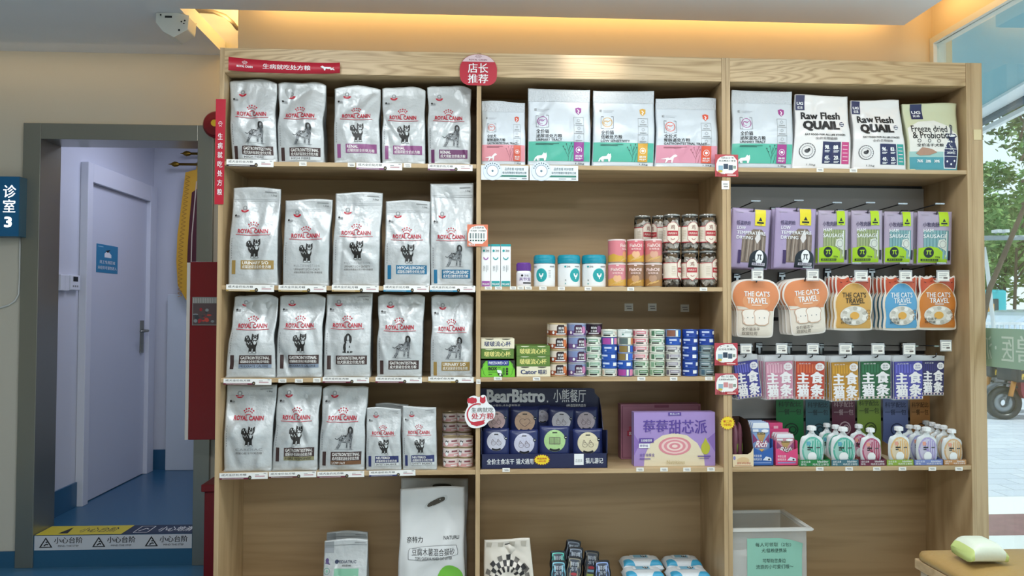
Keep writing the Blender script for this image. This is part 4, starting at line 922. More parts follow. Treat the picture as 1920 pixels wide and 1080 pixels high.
carton('pie_box', 'lilac strawberry pie box standing at the front of the fourth shelf', 'box', 1189, 1341, 773, S4, .045, .05, LIL, [('background_print', p), ('pie_picture_print', q), ('lettering', tx)])
p = P().frame(.02, .03, .98, .97, .012, mat('7a4258', .5), .6); p.text('莓莓', .10, .45, .2, .6, mat('b8384a'), .03); p.rect(.08, .42, .26, .52, mat('a83246')); p.text('甜心', .10, .44, .24, .50, WHT, .02); p.rect(.42, .94, .6, .99, mat('7a3a52'))
carton('pie_box', 'dusky pink pie box half hidden behind the lilac one', 'box', 1164, 1314, 758, S4, .19, .06, mat('a06a7c', .45), [('cover_print', p)])
# ------------------------------------------------------------------ right bay: hooks and hanging packs
CHR = mat('b5b7ba', .2, .9); DKM = mat('3a3a3c', .35, .6); CLEARP = mat('e6eaec', .2, alpha=.35); TAGW = mat('eceae2', .6)
def price_lines(p, x0, z0, x1, z1, m=GREYINK):
    w, h = x1-x0, z1-z0
    p.rect(x0+.12*w, z0+.74*h, x1-.12*w, z0+.82*h, m); p.rect(x0+.12*w, z0+.52*h, x1-.22*w, z0+.60*h, m); p.rect(x0+.12*w, z0+.30*h, x0+.4*w, z0+.36*h, m); p.rect(x0+.5*w, z0+.22*h, x1-.14*w, z0+.40*h, mat('6b5f5c', .5))
    return p
def hook(label, x, z, row, L=.20, ptag=None, up=True, zt=.035):
    """double-wire display hook: a lower wire that carries packs and an upper wire for the price holder"""
    t = thing('display_hook', label, 'hook', (x, .296, z), 0, 'wire display hooks on the grey slatted panel')
    g = G(); g.box(-.016, .016, -.006, .0, -.012, .052, DKM); g.box(-.014, .014, -.010, -.0061, .030, .048, CHR); g.box(-.005, .005, -.012, -.0061, -.010, .030, CHR); g.build('back_clip', t)
    g = G(); g.tube([(0, -.006, .0), (0, -L+.02, .0), (0, -L+.006, .004), (0, -L, .018)], .0028, DKM, 6); g.build('hook_wire', t)
    g = G(); g.tube([(0, -.010, .04), (0, -L-.015, .04+zt)], .0026, DKM, 6); g.box(-.020, .020, -L-.018, -L-.013, .036+zt, .042+zt, CHR); g.build('holder_wire', t)
    return t
def hang_tag(label, px0, px1, py0, py1, Y):
    a, b = at(px0, py1, Y), at(px1, py0, Y); w, h = b.x-a.x, b.z-a.z
    t = thing('price_tag', label, 'price tag', ((a.x+b.x)/2, Y, a.z), 0, 'price tags in clear holders in front of the hanging packs', rot=(0, 0, 0))
    g = G(); g.box(-w/2-.004, w/2+.004, .0012, .0020, -.004, h+.008, CLEARP); g.build('holder', t)
    g = G(); g.box(-w/2, w/2, -.0004, .0008, 0, h, TAGW); price_lines(P(), -w/2, 0, w/2, h).emit(g, flatS(-.0004)); g.build('card', t); return t
rowz = (at(1522, 392, .30).z, at(1560, 522, .30).z, at(1560, 640, .30).z)

def flat_pack(root, outline, th, m, inflate=.0, name='pouch', edge=None, n=22):
    """a pouch of the given outline (x,z), puffed by `inflate`, back at y=0"""
    g = G(); xs = [p[0] for p in outline]; zs_ = [p[1] for p in outline]
    g.prism(outline, -th, 0, m, edge or m); o = g.build(name, root); return o
def puff_surface(w, h, th, puff, seed, lean=0, crease=.0016):
    R = random.Random(seed); cr = [(R.uniform(-.8, .8), R.uniform(.1, .9), R.uniform(0, 3.1), R.uniform(.08, .16), R.uniform(-1, 1)*crease) for _ in range(8)]
    def S(u, v, o, s=-1):
        e = max(0, (1-abs(u)**5))*max(0, 1-abs(2*v-1)**7)
        y = th/2+puff*e
        for cu, cv, a, sg, am in cr: y += am*e*math.exp(-(((u-cu)*.5*math.cos(a)+(v-cv)*math.sin(a))/sg)**2)
        return (u*w/2+lean*(v-.5), s*(y+o), v*h-h)
    S.w = w; S.h = h; return S
def puff_body(S, m, nu=26, nv=40, round_=.0):
    g = G(); vs = []
    for s in (-1, 1):
        for j in range(nv+1):
            for i in range(nu+1): vs.append(S(-1+2*i/nu, j/nv, 0, s))
    N = (nu+1)*(nv+1); fs = []
    for s in (0, 1):
        for j in range(nv):
            for i in range(nu):
                k = s*N+j*(nu+1)+i; fs.append((k, k+1, k+nu+2, k+nu+1))
    ed = [(i, i+1) for i in range(nu)]+[(nu+i*(nu+1), nu+(i+1)*(nu+1)) for i in range(nv)]+[(N-1-i, N-2-i) for i in range(nu)]+[((nv-i)*(nu+1), (nv-i-1)*(nu+1)) for i in range(nv)]
    fs += [(a, b, N+b, N+a) for a, b in ed]
    return g.add(vs, fs, m, True)
LILAC = mat('a898ba', .32, bump=.12, bscale=14); LILAC2 = mat('aea2b6', .32, bump=.1, bscale=14); DIRT = mat('7d6d60', .45, vary=.35, bscale=60)
def jerky(label, x, Y, z, w, h, kind, tilt, seed, yaw=0):
    t = thing('treat_pouch', label, 'treat pouch', (x, Y, z), 0, 'lilac treat pouches on hooks', rot=(.04, tilt, yaw))
    S = puff_surface(w, h, .004, .011, seed); puff_body(S, LILAC if kind == 'dry' else LILAC2).build('pouch', t)
    r = w/2/h; tagc = mat('e3d328', .4) if kind == 'dry' else mat('b4d422', .4); K = mat('15202a', .4)
    p = P()
    if kind == 'dry':
        win = DIRT; p.poly([(-.45, .10), (.80, .10), (.80, .56), (.55, .66), (.1, .66), (-.45, .50)], win)
        for k in range(9): p.line([(-.4+k*.13, .12), (-.32+k*.12, .5+.02*(k % 3))], .06, mat(('94857a', '5d5048', 'a3968a')[k % 3], .4), r)
        p.poly([(.2, .50), (.42, .66), (.5, .5), (.34, .42)], mat('d9d4d2', .2)); put(t, 'window_print', p, S, .0010, (.11, .05))
        p = P().rect(-.02, .02, .96, .16, K); p.ell(.47, .16, .49, .16, K, 24, 0, math.pi); p.ell(.50, .20, .22, .115, WHT, 20); p.pi(.37, .155, .63, .245, K)
        p.rect(.14, .06, .82, .105, mat('cfcbd8')); p.text('酥脆·健康·解馋', .18, .066, .78, .10, K, .0); p.text('零食π', .14, .13, .40, .16, GREYINK); put(t, 'dark_arch_print', p, S, .0018, (.11, .05), step=.0004)
        p = P().text('低温烘焙', -.78, .72, -.06, .79, mat('332a52'), .012); p.text('LOW', -.74, .645, -.30, .70, WHT, .01); p.text('TEMPERATURE', -.74, .565, .74, .62, WHT, .01); p.text('DRYING', -.74, .485, .10, .54, WHT, .01)
        p.rect(-.62, .08, -.47, .30, mat('3c2a5a'))
    else:
        c = '9aa578' if kind == 'green' else '7fa8ab'; d = '78865a' if kind == 'green' else '5c8a90'
        p.rect(-.72, .10, .74, .64, mat(d, .35))
        for k in range(8): p.rect(-.70+k*.18, .10, -.57+k*.18, .64, mat(c, .25))
        p.rect(.56, .14, .62, .62, mat('dfe6dc', .2)); put(t, 'window_print', p, S, .0010, (.11, .05))
        LM = mat('9fc81e', .4); p = P().poly([(-.96, .03), (.70, .03), (.66, .12), (.45, .22), (.10, .31), (-.3, .34), (-.96, .30)], LM)
        p.ell(-.42, .22, .29, .10, K, 20); p.pi(-.58, .178, -.26, .262, LM); p.rect(-.85, .06, .14, .10, K); p.text('嫩滑·劲道·高蛋白', -.78, .066, .08, .094, LM); p.text('零食π', -.08, .12, .22, .155, K); put(t, 'lime_swoosh_print', p, S, .0018, (.11, .05), step=.0004)
        p = P().text('小牧肉肠', -.78, .70, .16, .79, mat('332a52'), .012); p.text('HAM', -.74, .605, -.18, .665, WHT, .01); p.text('SAUSAGE', -.74, .495, .60, .565, WHT, .01)
        p.poly([(.05, .34), (.12, .46), (.45, .48), (.62, .40), (.60, .24), (.42, .28)], mat('cfd3c8', .3)); p.ring(.36, .38, .2, .07, .03, GREYINK, 12); p.rect(.72, .08, .86, .26, mat('2a2238'))
    put(t, 'lettering', p, S, .0026, (.11, .05), step=.00008)
    q = P().rect(.16, .72, .72, .99, tagc); q.poly([(.34, .80), (.44, .865), (.54, .80)], K); q.rect(.26, .755, .62, .785, K); q.rect(.36, .735, .54, .742, K); put(t, 'brand_tab', q, S, .0022, (.11, .05))
    q = P().poly([(-.20, .955), (-.04, .97), (.16, .955), (.02, .94)], mat('4a4058')); q.rect(-.85, .925, -.45, .93, GREYINK); put(t, 'hang_hole', q, S, .0022, (.11, .05)); return t
def hang_row(specs, Yf, row, maker):
    pass
J = ((1412, 1374, 1446, 391, 503, 'dry', .06, 'first lilac treat pouch with yellow tab, beside the bay divider'), (1492, 1455, 1531, 390, 503, 'dry', .03, 'second lilac treat pouch with yellow tab'),
     (1563, 1535, 1591, 394, 494, 'green', .0, 'lilac pouch of green sausage sticks, left of two'), (1625, 1597, 1655, 394, 494, 'green', -.01, 'lilac pouch of green sausage sticks, right of two'),
     (1685, 1659, 1714, 396, 494, 'teal', .0, 'lilac pouch of teal sausage sticks, left of two'), (1754, 1722, 1786, 396, 495, 'teal', .01, 'lilac pouch of teal sausage sticks, rightmost of the top hook row'))
YH = .065
for i, (hx0, x0, x1, y0, y1, kd, tl, lb) in enumerate(J):
    hk = at(hx0, y0+5, YH); a, b = at(x0, y1, YH), at(x1, y1, YH); w = b.x-a.x; h = at(hx0, y0, YH).z-a.z
    hook('wire hook carrying the %s pouch of the top hook row' % ('first', 'second', 'third', 'fourth', 'fifth', 'sixth')[i], hk.x, hk.z-.006, 0, .245, zt=.006)
    jerky(lb, (a.x+b.x)/2, YH, hk.z+.010, w, h, kd, tl, 100+i)
    for k in range(2):
        jerky('pouch hanging %s behind the %s front pouch of the top hook row' % (('directly', 'two deep')[k], ('first', 'second', 'third', 'fourth', 'fifth', 'sixth')[i]), (a.x+b.x)/2-.003-.004*k, YH+.034+.034*k, hk.z+.010, w, h, kd, tl-.02, 120+i)
# --- second hook row: toast-shaped and cat-eared pouches
def outline_pts(fn, n=48): return [fn(2*math.pi*k/n) for k in range(n)]
def toast_outline(w, h):
    q = [(.0, 0), (.30, .0), (.36, .03), (.37, .12), (.37, .48), (.42, .54), (.49, .66), (.49, .78), (.42, .92), (.28, .99), (.10, 1.0), (-.10, 1.0), (-.28, .99), (-.42, .92), (-.49, .78), (-.49, .66), (-.42, .54), (-.37, .48), (-.37, .12), (-.36, .03), (-.30, 0)]
    return [(x*w, (z-1)*h) for x, z in q]
def cat_outline(w, h):
    r = [(.46, 0), (.50, .04), (.49, .14), (.465, .23), (.475, .31), (.50, .41), (.50, .51), (.475, .60), (.43, .665), (.45, .73), (.465, .83), (.455, .985), (.37, .935), (.23, .935), (.13, .985), (.08, .88)]
    q = r+[(0, .865)]+[(-x, z) for x, z in reversed(r)]
    return [(x*w, (z-1)*h) for x, z in q]
def smooth_poly(q, it=2):
    for _ in range(it):
        r = []
        for a, b in zip(q, q[1:]+q[:1]): r += [(a[0]*.75+b[0]*.25, a[1]*.75+b[1]*.25), (a[0]*.25+b[0]*.75, a[1]*.25+b[1]*.75)]
        q = r
    return q
def radial(out, cz):
    """how far out a point lies between the middle (0) and the outline (1), measured along its own ray"""
    T = sorted((math.atan2(z-cz, x), math.hypot(x, z-cz)) for x, z in out); T = [(T[-1][0]-2*math.pi, T[-1][1])]+T+[(T[0][0]+2*math.pi, T[0][1])]
    def sc(X, Z):
        a = math.atan2(Z-cz, X)
        for (a0, r0), (a1, r1) in zip(T, T[1:]):
            if a0 <= a <= a1:
                k = (a-a0)/max(1e-9, a1-a0)
                # distance to the straight edge between the two outline points along this ray
                x0, y0, x1, y1 = r0*math.cos(a0), r0*math.sin(a0), r1*math.cos(a1), r1*math.sin(a1); dx, dy = math.cos(a), math.sin(a); den = dx*(y1-y0)-dy*(x1-x0)
                r = (x0*(y1-y0)-y0*(x1-x0))/den if abs(den) > 1e-12 else r0+(r1-r0)*k
                return math.hypot(X, Z-cz)/r
        return 1
    return sc
def ring_depth(sc, tab):
    for (s0, d0), (s1, d1) in zip(tab, tab[1:]):
        if s1 <= sc <= s0: return d0+(d1-d0)*(s0-sc)/(s0-s1)
    return tab[0][1] if sc > 1 else tab[-1][1]
def shaped_pouch(label, x, Y, z, w, h, kind, tilt, yaw=0, bg='d99a4a', group=''):
    t = thing('treat_pouch', label, 'treat pouch', (x, Y, z), 0, group, rot=(.03, tilt, yaw))
    white = mat('e6dfd6', .3); out = smooth_poly((toast_outline if kind == 'toast' else cat_outline)(w, h), 2)
    cz = -h*.5; g = G(); n = len(out)
    # domed pouch: rings from the rim to the middle, both sides
    rings = ((1.0, 0), (.975, .0006), (.95, .0014), (.92, .0026), (.88, .0042), (.82, .006), (.74, .0076), (.62, .0090), (.45, .0100), (.25, .0106))
    for s in (-1, 1):
        vs = []
        for sc, dp in rings: vs += [(px*sc, s*(.0008+dp), cz+(pz-cz)*sc) for px, pz in out]
        vs.append((0, s*.0116, cz)); fs = []
        for r_ in range(len(rings)-1):
            fs += [(r_*n+i, r_*n+(i+1) % n, (r_+1)*n+(i+1) % n, (r_+1)*n+i) for i in range(n)]
        b_ = (len(rings)-1)*n; fs += [(b_+i, b_+(i+1) % n, len(vs)-1) for i in range(n)]
        g.add(vs, fs, white, True)
    g.add([(px, -.0008, pz) for px, pz in out]+[(px, .0008, pz) for px, pz in out], [(i, (i+1) % n, n+(i+1) % n, n+i) for i in range(n)], white)
    g.build('pouch', t)
    SCF = radial(out, cz); TAB = list(rings)+[(0, .0108)]
    def S(u, v, o):
        X, Z = u*w/2, (v-1)*h
        return (X, -(.0008+ring_depth(SCF(X, Z), TAB))-o, Z)
    r = w/h; e = lambda q, sc: [(cx_*sc*2/w, 1+(cz+(zz-cz)*sc)/h) for cx_, zz in q]
    if kind == 'toast':
        p = P().poly(e(out, .94), mat('e3d9ca', .3)); top = [(a, b) for a, b in e(out, .94) if b > .47]
        top = sorted(top, key=lambda q: math.atan2(q[1]-.55, q[0])); p.poly([(.72, .46)]+[q for q in top if q[1] > .47]+[(-.72, .46)], mat('d9895a', .32)); p.ell(0, .62, .55, .16, mat('df9a6c', .32), 18)
        put(t, 'two_tone_print', p, S, .0008, (.07, .04), step=.0004)
        p = P().text("THE CAT'S", -.50, .70, .52, .79, WHT, .02); p.text('TRAVEL', -.38, .58, .44, .68, WHT, .02); p.rect(-.2, .545, .2, .56, mat('f3d9c4'))
        for c in (-.24, .22):
            q = smooth_poly([(c-.26, .22), (c+.26, .22), (c+.26, .36), (c+.32, .40), (c+.28, .46), (c, .48), (c-.28, .46), (c-.32, .40), (c-.26, .36)], 1)
            p.poly([(c+(a-c)*1.1, .35+(b-.35)*1.1) for a, b in q], mat('c9a48a')); p.poly(q, mat('efe6da')); p.ell(c-.1, .34, .025, .012, GREYINK, 6); p.ell(c+.1, .34, .025, .012, GREYINK, 6)
        p.text('全价猫冻干', -.56, .115, .16, .175, mat('4a3a30'), .0); p.text('双层吐司', -.54, .04, .06, .10, mat('4a3a30'), .0)
        put(t, 'lettering', p, S, .0032, (.10, .06), step=.00008)
    else:
        B = mat(bg, .32); ear = mat('c4573a', .35)
        p = P().poly(e(out, .93), ear); bd = [(.86, .045), (.90, .08), (.89, .14), (.845, .23), (.86, .31), (.91, .41), (.91, .50), (.86, .58), (.74, .655), (.60, .72), (.40, .785), (.20, .82), (0, .83)]
        full = lambda L: L+[(-x, z) for x, z in reversed(L[:-1])]
        p.poly(full([(x*1.045, .44+(z-.44)*1.03) for x, z in bd]), mat('ead9b8', .35)); p.poly(full(bd), B)
        for s in (-1, 1): p.poly([(s*.84, .935), (s*.80, .90), (s*.86, .89)], mat('e0a184')); p.line([(s*.72, .85), (s*.62, .84)], .03, mat('6a2a20'), r/2); p.line([(s*.40, .86), (s*.30, .87)], .03, mat('6a2a20'), r/2)
        put(t, 'face_shaped_print', p, S, .0008, (.07, .04), step=.0005)
        K = mat('3a3326') if bg == 'd0a052' else WHT
        p = P().text("THE CAT'S", -.62, .58, .60, .67, K, .015); p.text('TRAVEL', -.46, .48, .52, .57, K, .015); p.rect(-.2, .455, .25, .47, K)
        p.ell(0, .265, .72, .17, mat('d8d4c8', .3), 24); R = random.Random(seed_of(label))
        for k in range(16):
            a = k*.39; p.ell(.54*math.cos(a), .265+.125*math.sin(a), .13, .036, mat(('e9e6de', 'b9b4a8', 'cfcabf')[k % 3], .4), 7)
        p.ell(0, .265, .24, .065, mat('dca64c', .4), 16)
        p.text('全价冻干', -.72, .18, -.10, .225, BLK, .0); p.text('荷包蛋', -.70, .12, -.16, .165, BLK, .0)
        for k in range(2): p.ring(.72, .33-k*.10, .13, .036, .03, mat('8a6a4a'), 12)
        put(t, 'lettering', p, S, .0032, (.10, .06), step=.00008)
    return t
def seed_of(s): return sum(map(ord, s))
TG = 'toast shaped treat pouches'; CG = 'cat eared treat pouches'
rowB = ((1420, 1371, 1465, 523, 633, 'toast', .02, '', 'first toast shaped treat pouch, beside the bay divider', 2, TG), (1523, 1464, 1553, 521, 628, 'toast', -.09, '', 'second toast shaped treat pouch, tilted', 3, TG),
        (1614, 1564, 1637, 513, 620, 'cat', .0, 'd0a052', 'cat eared treat pouch in golden tan with dark lettering', 3, CG), (1699, 1656, 1722, 513, 620, 'cat', -.01, '5b9fc8', 'cat eared treat pouch in sky blue', 4, CG), (1768, 1721, 1795, 513, 619, 'cat', .0, 'c97a32', 'cat eared treat pouch in orange, nearest the right panel', 3, CG))
nth = ('first', 'second', 'third', 'fourth', 'fifth', 'sixth', 'seventh')
for i, (hx0, x0, x1, y0, y1, kd, tl, bgc, lb, nb, grp) in enumerate(rowB):
    a, b = at(x0, y1, YH), at(x1, y1, YH); w = b.x-a.x; ztop = at(hx0, y0, YH).z; h = ztop-a.z; xc = (a.x+b.x)/2
    hook('wire hook of the middle hook row carrying the %s pouch stack' % nth[i], xc, ztop-.016, 1, .245, zt=.02)
    shaped_pouch(lb, xc, YH, ztop, w, h, kd, tl, 0, bgc, grp)
    src = None
    for k in range(nb):
        l2 = 'pouch hanging %s behind the front one of the %s stack, middle hook row' % (('directly', 'third', 'fourth', 'fifth')[k], nth[i])
        bc = bgc if i != 3 else ('3f7f9f', '2f5f6f', '4f86a6', '2f5a66')[k]
        shaped_pouch(l2, xc-.002*k, YH+.030+.029*k, ztop, w, h, kd, tl*.5, 0, bc, grp)
for i, (x0, x1, y0, y1) in enumerate(((1411, 1430, 508, 525), (1514, 1534, 508, 525), (1604, 1626, 510, 526), (1688, 1709, 510, 526), (1758, 1779, 510, 526))):
    hang_tag('price tag in clear holder above the %s pouch stack of the middle hook row' % nth[i], x0, x1, y0, y1, .026)
# --- third hook row: flat meal-stick packs
def stick_pack(label, x, Y, z, w, h, c1, c2, tilt, yaw=0, front=True):
    t = thing('meal_stick_pack', label, 'treat pack', (x, Y, z), 0, 'meal stick packs on the lowest hook row', rot=(.05, tilt, yaw))
    A, B = mat(c1, .35), mat(c2, .35); hd = h*.115
    g = G(); g.box(-w/2, w/2, -.0006, .0006, -hd-.001, 0, CLEARP); g.box(-w/2-.001, w/2+.001, .0032, .0038, -h-.001, -hd, CLEARP); g.build('clear_sleeve', t)
    g = G(); g.box(-w/2+.003, w/2-.003, -.0030, .0030, -h+.004, -hd-.003, A); g.build('card', t, bevel=.001)
    ww, hh = w-.006, h-hd-.007; S = lambda u, v, o: ((u-.5)*ww, -.0030-o, -h+.004+v*hh)
    p = P()
    for k in range(7): p.rect(.04+k*.10, .70, .10+k*.10, .93, B)
    p.rect(.0, .0, 1, .06, mat('d9c9c4', .4))
    for k in range(7): p.rect(.02+k*.145, .0, .09+k*.145, .05, A)
    put2(t, 'stripes_print', p, S); q = P()
    W_ = mat('ece9ea', .5)
    q.text('主', .03, .41, .46, .71, W_, .052); q.text('食', .50, .41, .97, .73, W_, .052); q.text('猫', .03, .09, .46, .395, W_, .052); q.text('条', .50, .09, .97, .395, W_, .052)
    for (a0, b0) in ((.17, .57), (.72, .57), (.17, .25), (.72, .25)): pass
    q.text('全价主食', .08, .93, .50, .965, W_); q.ell(.82, .86, .16, .105, W_, 18); q.text('营养', .73, .86, .91, .91, A, .0); q.text('鲜肉', .73, .80, .91, .85, A, .0)
    q.rect(.08, .065, .44, .095, W_); q.rect(.56, .065, .8, .09, W_)
    put2(t, 'lettering', q, S, .0009); return t
def put2(parent, name, p, S, off=.0005):
    return emit_parts(parent, name, p, S, off, None, .00006)
rowC = ((1402, 1372, 1420, 667, 748, '3f3f8f', '6a6ac8', -.14, 'violet blue meal stick pack beside the bay divider', 3), (1466, 1434, 1487, 667, 750, 'c98aa0', 'e0b0c0', -.04, 'pink meal stick pack', 5), (1524, 1492, 1548, 667, 750, 'b8432c', 'd4683c', .0, 'red orange meal stick pack', 3),
        (1585, 1558, 1610, 668, 753, 'b8862a', 'd29c30', -.04, 'golden meal stick pack', 4), (1646, 1613, 1671, 667, 749, '1f5a35', '2f7048', -.02, 'green meal stick pack', 3), (1704, 1676, 1731, 667, 750, '4a48a0', '6a68c8', -.03, 'violet meal stick pack', 3), (1752, 1729, 1772, 667, 742, '241f56', '332c70', .0, 'dark navy meal stick pack beside the right panel', 2))
for i, (hx0, x0, x1, y0, y1, c1, c2, tl, lb, nb) in enumerate(rowC):
    Yp = .075; a, b = at(x0, y1, Yp), at(x1, y1, Yp); w = b.x-a.x; ztop = at(hx0, y0, Yp).z; h = ztop-a.z; xc = (a.x+b.x)/2
    hook('wire hook of the lowest hook row carrying the %s' % lb.replace(' beside the bay divider', '').replace(' beside the right panel', ''), xc, ztop-.006, 2, .245, zt=.010)
    stick_pack(lb, xc, Yp, ztop, w, h, c1, c2, tl)
    for k in range(nb): stick_pack('%s pack behind the front %s' % (('first', 'second', 'third', 'fourth', 'fifth')[k], lb.replace(' beside the bay divider', '').replace(' beside the right panel', '')), xc-.004*k, Yp+.016+.016*k, ztop, w, h, c1, c2, tl+.01*k)
for i, (x0, x1, y0, y1) in enumerate(((1390, 1408, 648, 662), (1457, 1475, 647, 662), (1515, 1534, 647, 662), (1575, 1596, 647, 663), (1636, 1657, 647, 663), (1695, 1715, 647, 664), (1765, 1783, 641, 657))):
    hang_tag('price tag in clear holder above the %s' % rowC[i][8].replace(' beside the bay divider', '').replace(' beside the right panel', ''), x0, x1, y0, y1, .026)

def mixc(a, b, k):
    q = [int(int(a[i:i+2], 16)*k+int(b[i:i+2], 16)*(1-k)) for i in (0, 2, 4)]; return mat('%02x%02x%02x' % tuple(q), .28)
# --- lowest level of the right bay: pouch displays with tall header cards
def spout_pouch(label, px0, px1, pyt, zb, Y, c, seed, yaw=0):
    a, b = at_z(px0, Y, zb), at_z(px1, Y, zb); w = b-a; h = at((px0+px1)/2, pyt, Y).z-zb
    for nm_, (dcx, dw) in DCX.items():
        if nm_ in label: q_ = max(0, dw/2-w/2-.004); xm_ = min(dcx+q_, max(dcx-q_, (a+b)/2)); a, b = xm_-w/2, xm_+w/2
    t = thing('spout_pouch', label, 'pouch', ((a+b)/2, Y, zb), yaw, 'white capped spout pouches')
    Wp = mat('d5dada', .22, bump=.35, bscale=30); ch = .155*h; bhh = h-ch
    q = smooth_poly([(-.36, 0), (.36, 0), (.46, .08), (.50, .26), (.51, .46), (.47, .62), (.49, .72), (.42, .82), (.24, .88), (.14, .94), (.12, 1.0), (-.12, 1.0), (-.14, .94), (-.24, .89), (-.42, .86), (-.49, .70), (-.51, .48), (-.50, .26), (-.46, .08)], 2)
    out = [(x*w, z*bhh) for x, z in q]; n = len(out); cz = bhh*.42; g = G(); D = .014
    def puff(sc): return .0012+D*math.sqrt(max(0, 1-sc**2))
    sc_ = (1, .93, .8, .6, .35)
    for s in (-1, 1):
        vs = [(px*sc, s*puff(sc), cz+(pz-cz)*sc) for sc in sc_ for px, pz in out]+[(0, s*puff(0), cz)]; fs = []
        for r_ in range(len(sc_)-1): fs += [(r_*n+i, r_*n+(i+1) % n, (r_+1)*n+(i+1) % n, (r_+1)*n+i) for i in range(n)]
        k = (len(sc_)-1)*n; fs += [(k+i, k+(i+1) % n, len(vs)-1) for i in range(n)]; g.add(vs, fs, Wp, True)
    g.add([(px, -.0012, pz) for px, pz in out]+[(px, .0012, pz) for px, pz in out], [(i, (i+1) % n, n+(i+1) % n, n+i) for i in range(n)], Wp); g.build('pouch', t)
    g = G(); cap = mat('eef0f0', .35); g.lathe([(0, bhh-.004), (w*.09, bhh-.004), (w*.09, bhh+ch*.25), (w*.19, bhh+ch*.28), (w*.19, bhh+ch*.85), (w*.13, h), (0, h)], cap, n=18)
    for k in range(3):
        an = k*2.09; g.box(w*.17*math.cos(an)-.003, w*.17*math.cos(an)+.003, w*.17*math.sin(an)-.003, w*.17*math.sin(an)+.003, bhh+ch*.3, bhh+ch*.82, cap)
    g.build('cap', t)
    SCF = radial(out, cz); TAB = [(q_, puff(q_)) for q_ in sc_]+[(0, puff(0))]
    def S(u, v, o):
        X, Z = u*w/2, v*bhh; return (X, -ring_depth(SCF(X, Z), TAB)-o, Z)
    C = mat(c, .3); r = w/2/bhh; p = P(); ii = [(x*2*.86, .42+(z-.42)*.88) for x, z in q]
    R = random.Random(seed); p.ell(.0, .44, .90, .42, mixc(c, 'dfe4e2', .38), 26); p.ring(.0, .44, .90, .42, .12, mixc(c, 'dfe4e2', .8), 26)
    for k in range(5): p.line([(-.2+.2*k, .80-.06*abs(k-2)), (-.45+.25*k+.1, .55-.05*k), (.1+.1*k, .30-.04*k)], .10, C, r)
    p.rect(-.55, .60, -.25, .72, mat('5aa0b4') if c in ('3fa58c', '2f9a80') else mat('d99a86')); p.rect(-.5, .52, -.05, .56, BLK); p.rect(-.5, .46, -.25, .49, BLK); p.rect(.25, .52, .60, .55, mat('4a4a4a')); p.ell(-.1, .26, .38, .15, mat('e9ebea', .3), 16); p.rect(-.4, .06, .45, .10, mat('b06a5a'))
    put(t, 'front_print', p, S, .0008, (.16, .1)); return t
DSP = ((1499, 1557, 'green', '1f7a3f', '1499-1543', '3fa58c'), (1559, 1610, 'teal', '3f6f7c', '', '2f9a80'), (1612, 1661, 'maroon', '6a2440', '', 'a02850'), (1663, 1713, 'lime green', '8aa83a', '', 'd9a860'), (1715, 1768, 'slate blue', '7080b8', '', '9a8ac0'), (1770, 1812, 'tan orange', 'b88550', '', 'c99a60'))
DCX = {}
HDX = ((1446, 1495, 740), (1497, 1545, 742), (1554, 1602, 735), (1603, 1648, 738), (1650, 1692, 742), (1695, 1742, 742))
for i, (x0, x1, nm, c, _, pc) in enumerate(DSP):
    Yd = .012; a, b = at_z(x0, Yd, S4), at_z(x1, Yd, S4); w = b-a-.001; dd = .24
    DCX[nm.split()[0]+' ' if nm != 'green' else 'the green '] = ((a+b)/2, w)
    t = thing('pouch_display', '%s counter display with tall header card, spout pouches standing in it' % nm, 'display box', ((a+b)/2, Yd, S4), 0, 'pouch counter displays with coloured header cards')
    C = mat(c, .45); Cd = C; zl = at((x0+x1)/2, 862, Yd).z-S4; zt = at((HDX[i][0]+HDX[i][1])/2, HDX[i][2], Yd+dd).z-S4
    g = G(); g.box(-w/2, w/2, 0, .002, .0006, zl, C); g.build('front_lip', t)
    g = G(); g.box(-w/2, w/2, .002, dd, .0006, .0022, mat('b9a88c', .7)); g.build('base_tray', t)
    g = G(); hw = w/2; zc = zt*.42; g.prism([(-hw, .0006), (hw, .0006), (hw, zc*.55), (hw*.96, zc), (hw*.96, zt), (-hw*.96, zt), (-hw*.96, zc), (-hw, zc*.55)], dd, dd+.002, C); g.build('header_card', t)
    for s in (-1, 1):
        xs = s*(w/2-.001); q = [(.002, .0024), (dd-.0005, .0024), (dd-.0005, zc*.55), (dd*.55, zl*1.8), (.002, zl)]; n = 5
        g = G(); g.add([(xs+d, y, z) for d in (-.0008, .0008) for y, z in q], [(0, 1, 2, 3, 4), (9, 8, 7, 6, 5)]+[(k, (k+1) % 5, 5+(k+1) % 5, 5+k) for k in range(5)], mat('9a7a5a', .7) if i % 2 else C); g.build('side_panel', t)
    S = lambda u, v, o: ((u-.5)*w*.96, dd-o, v*zt); ink = mat({'green': '1a3a28', 'teal': '1f2f38', 'maroon': 'd9b8c0', 'lime green': '3f5018', 'slate blue': '2f3860', 'tan orange': '5a3f20'}[nm], .5)
    p = P()
    if nm == 'maroon': p.frame(.34, .90, .66, 1.0, .015, ink, .5); p.text('互动', .38, .91, .62, .985, ink, .0)
    z1 = .80 if nm != 'maroon' else .76
    p.text('科学配比', .08, z1, .92, z1+.09, ink, .01); p.text('一餐一包', .08, z1-.13, .92, z1-.035, ink, .01); p.ring(.55, .42, .26, .11, .05, ink, 18); p.ring(.6, .42, .14, .06, .04, ink, 12)
    put2(t, 'header_lettering', p, S, .0006)
    S = lambda u, v, o: ((u-.5)*w, -o, v*zl); p = P().text('全价主食', .05, .52, .36, .86, WHT, .0); p.text('鲜包', .05, .14, .22, .46, WHT, .0); p.text('bladder', .58, .56, .94, .88, WHT, .01); p.text('鸡肉芝士鲜包', .42, .12, .95, .46, WHT, .0)
    put2(t, 'lip_lettering', p, S, .0006)
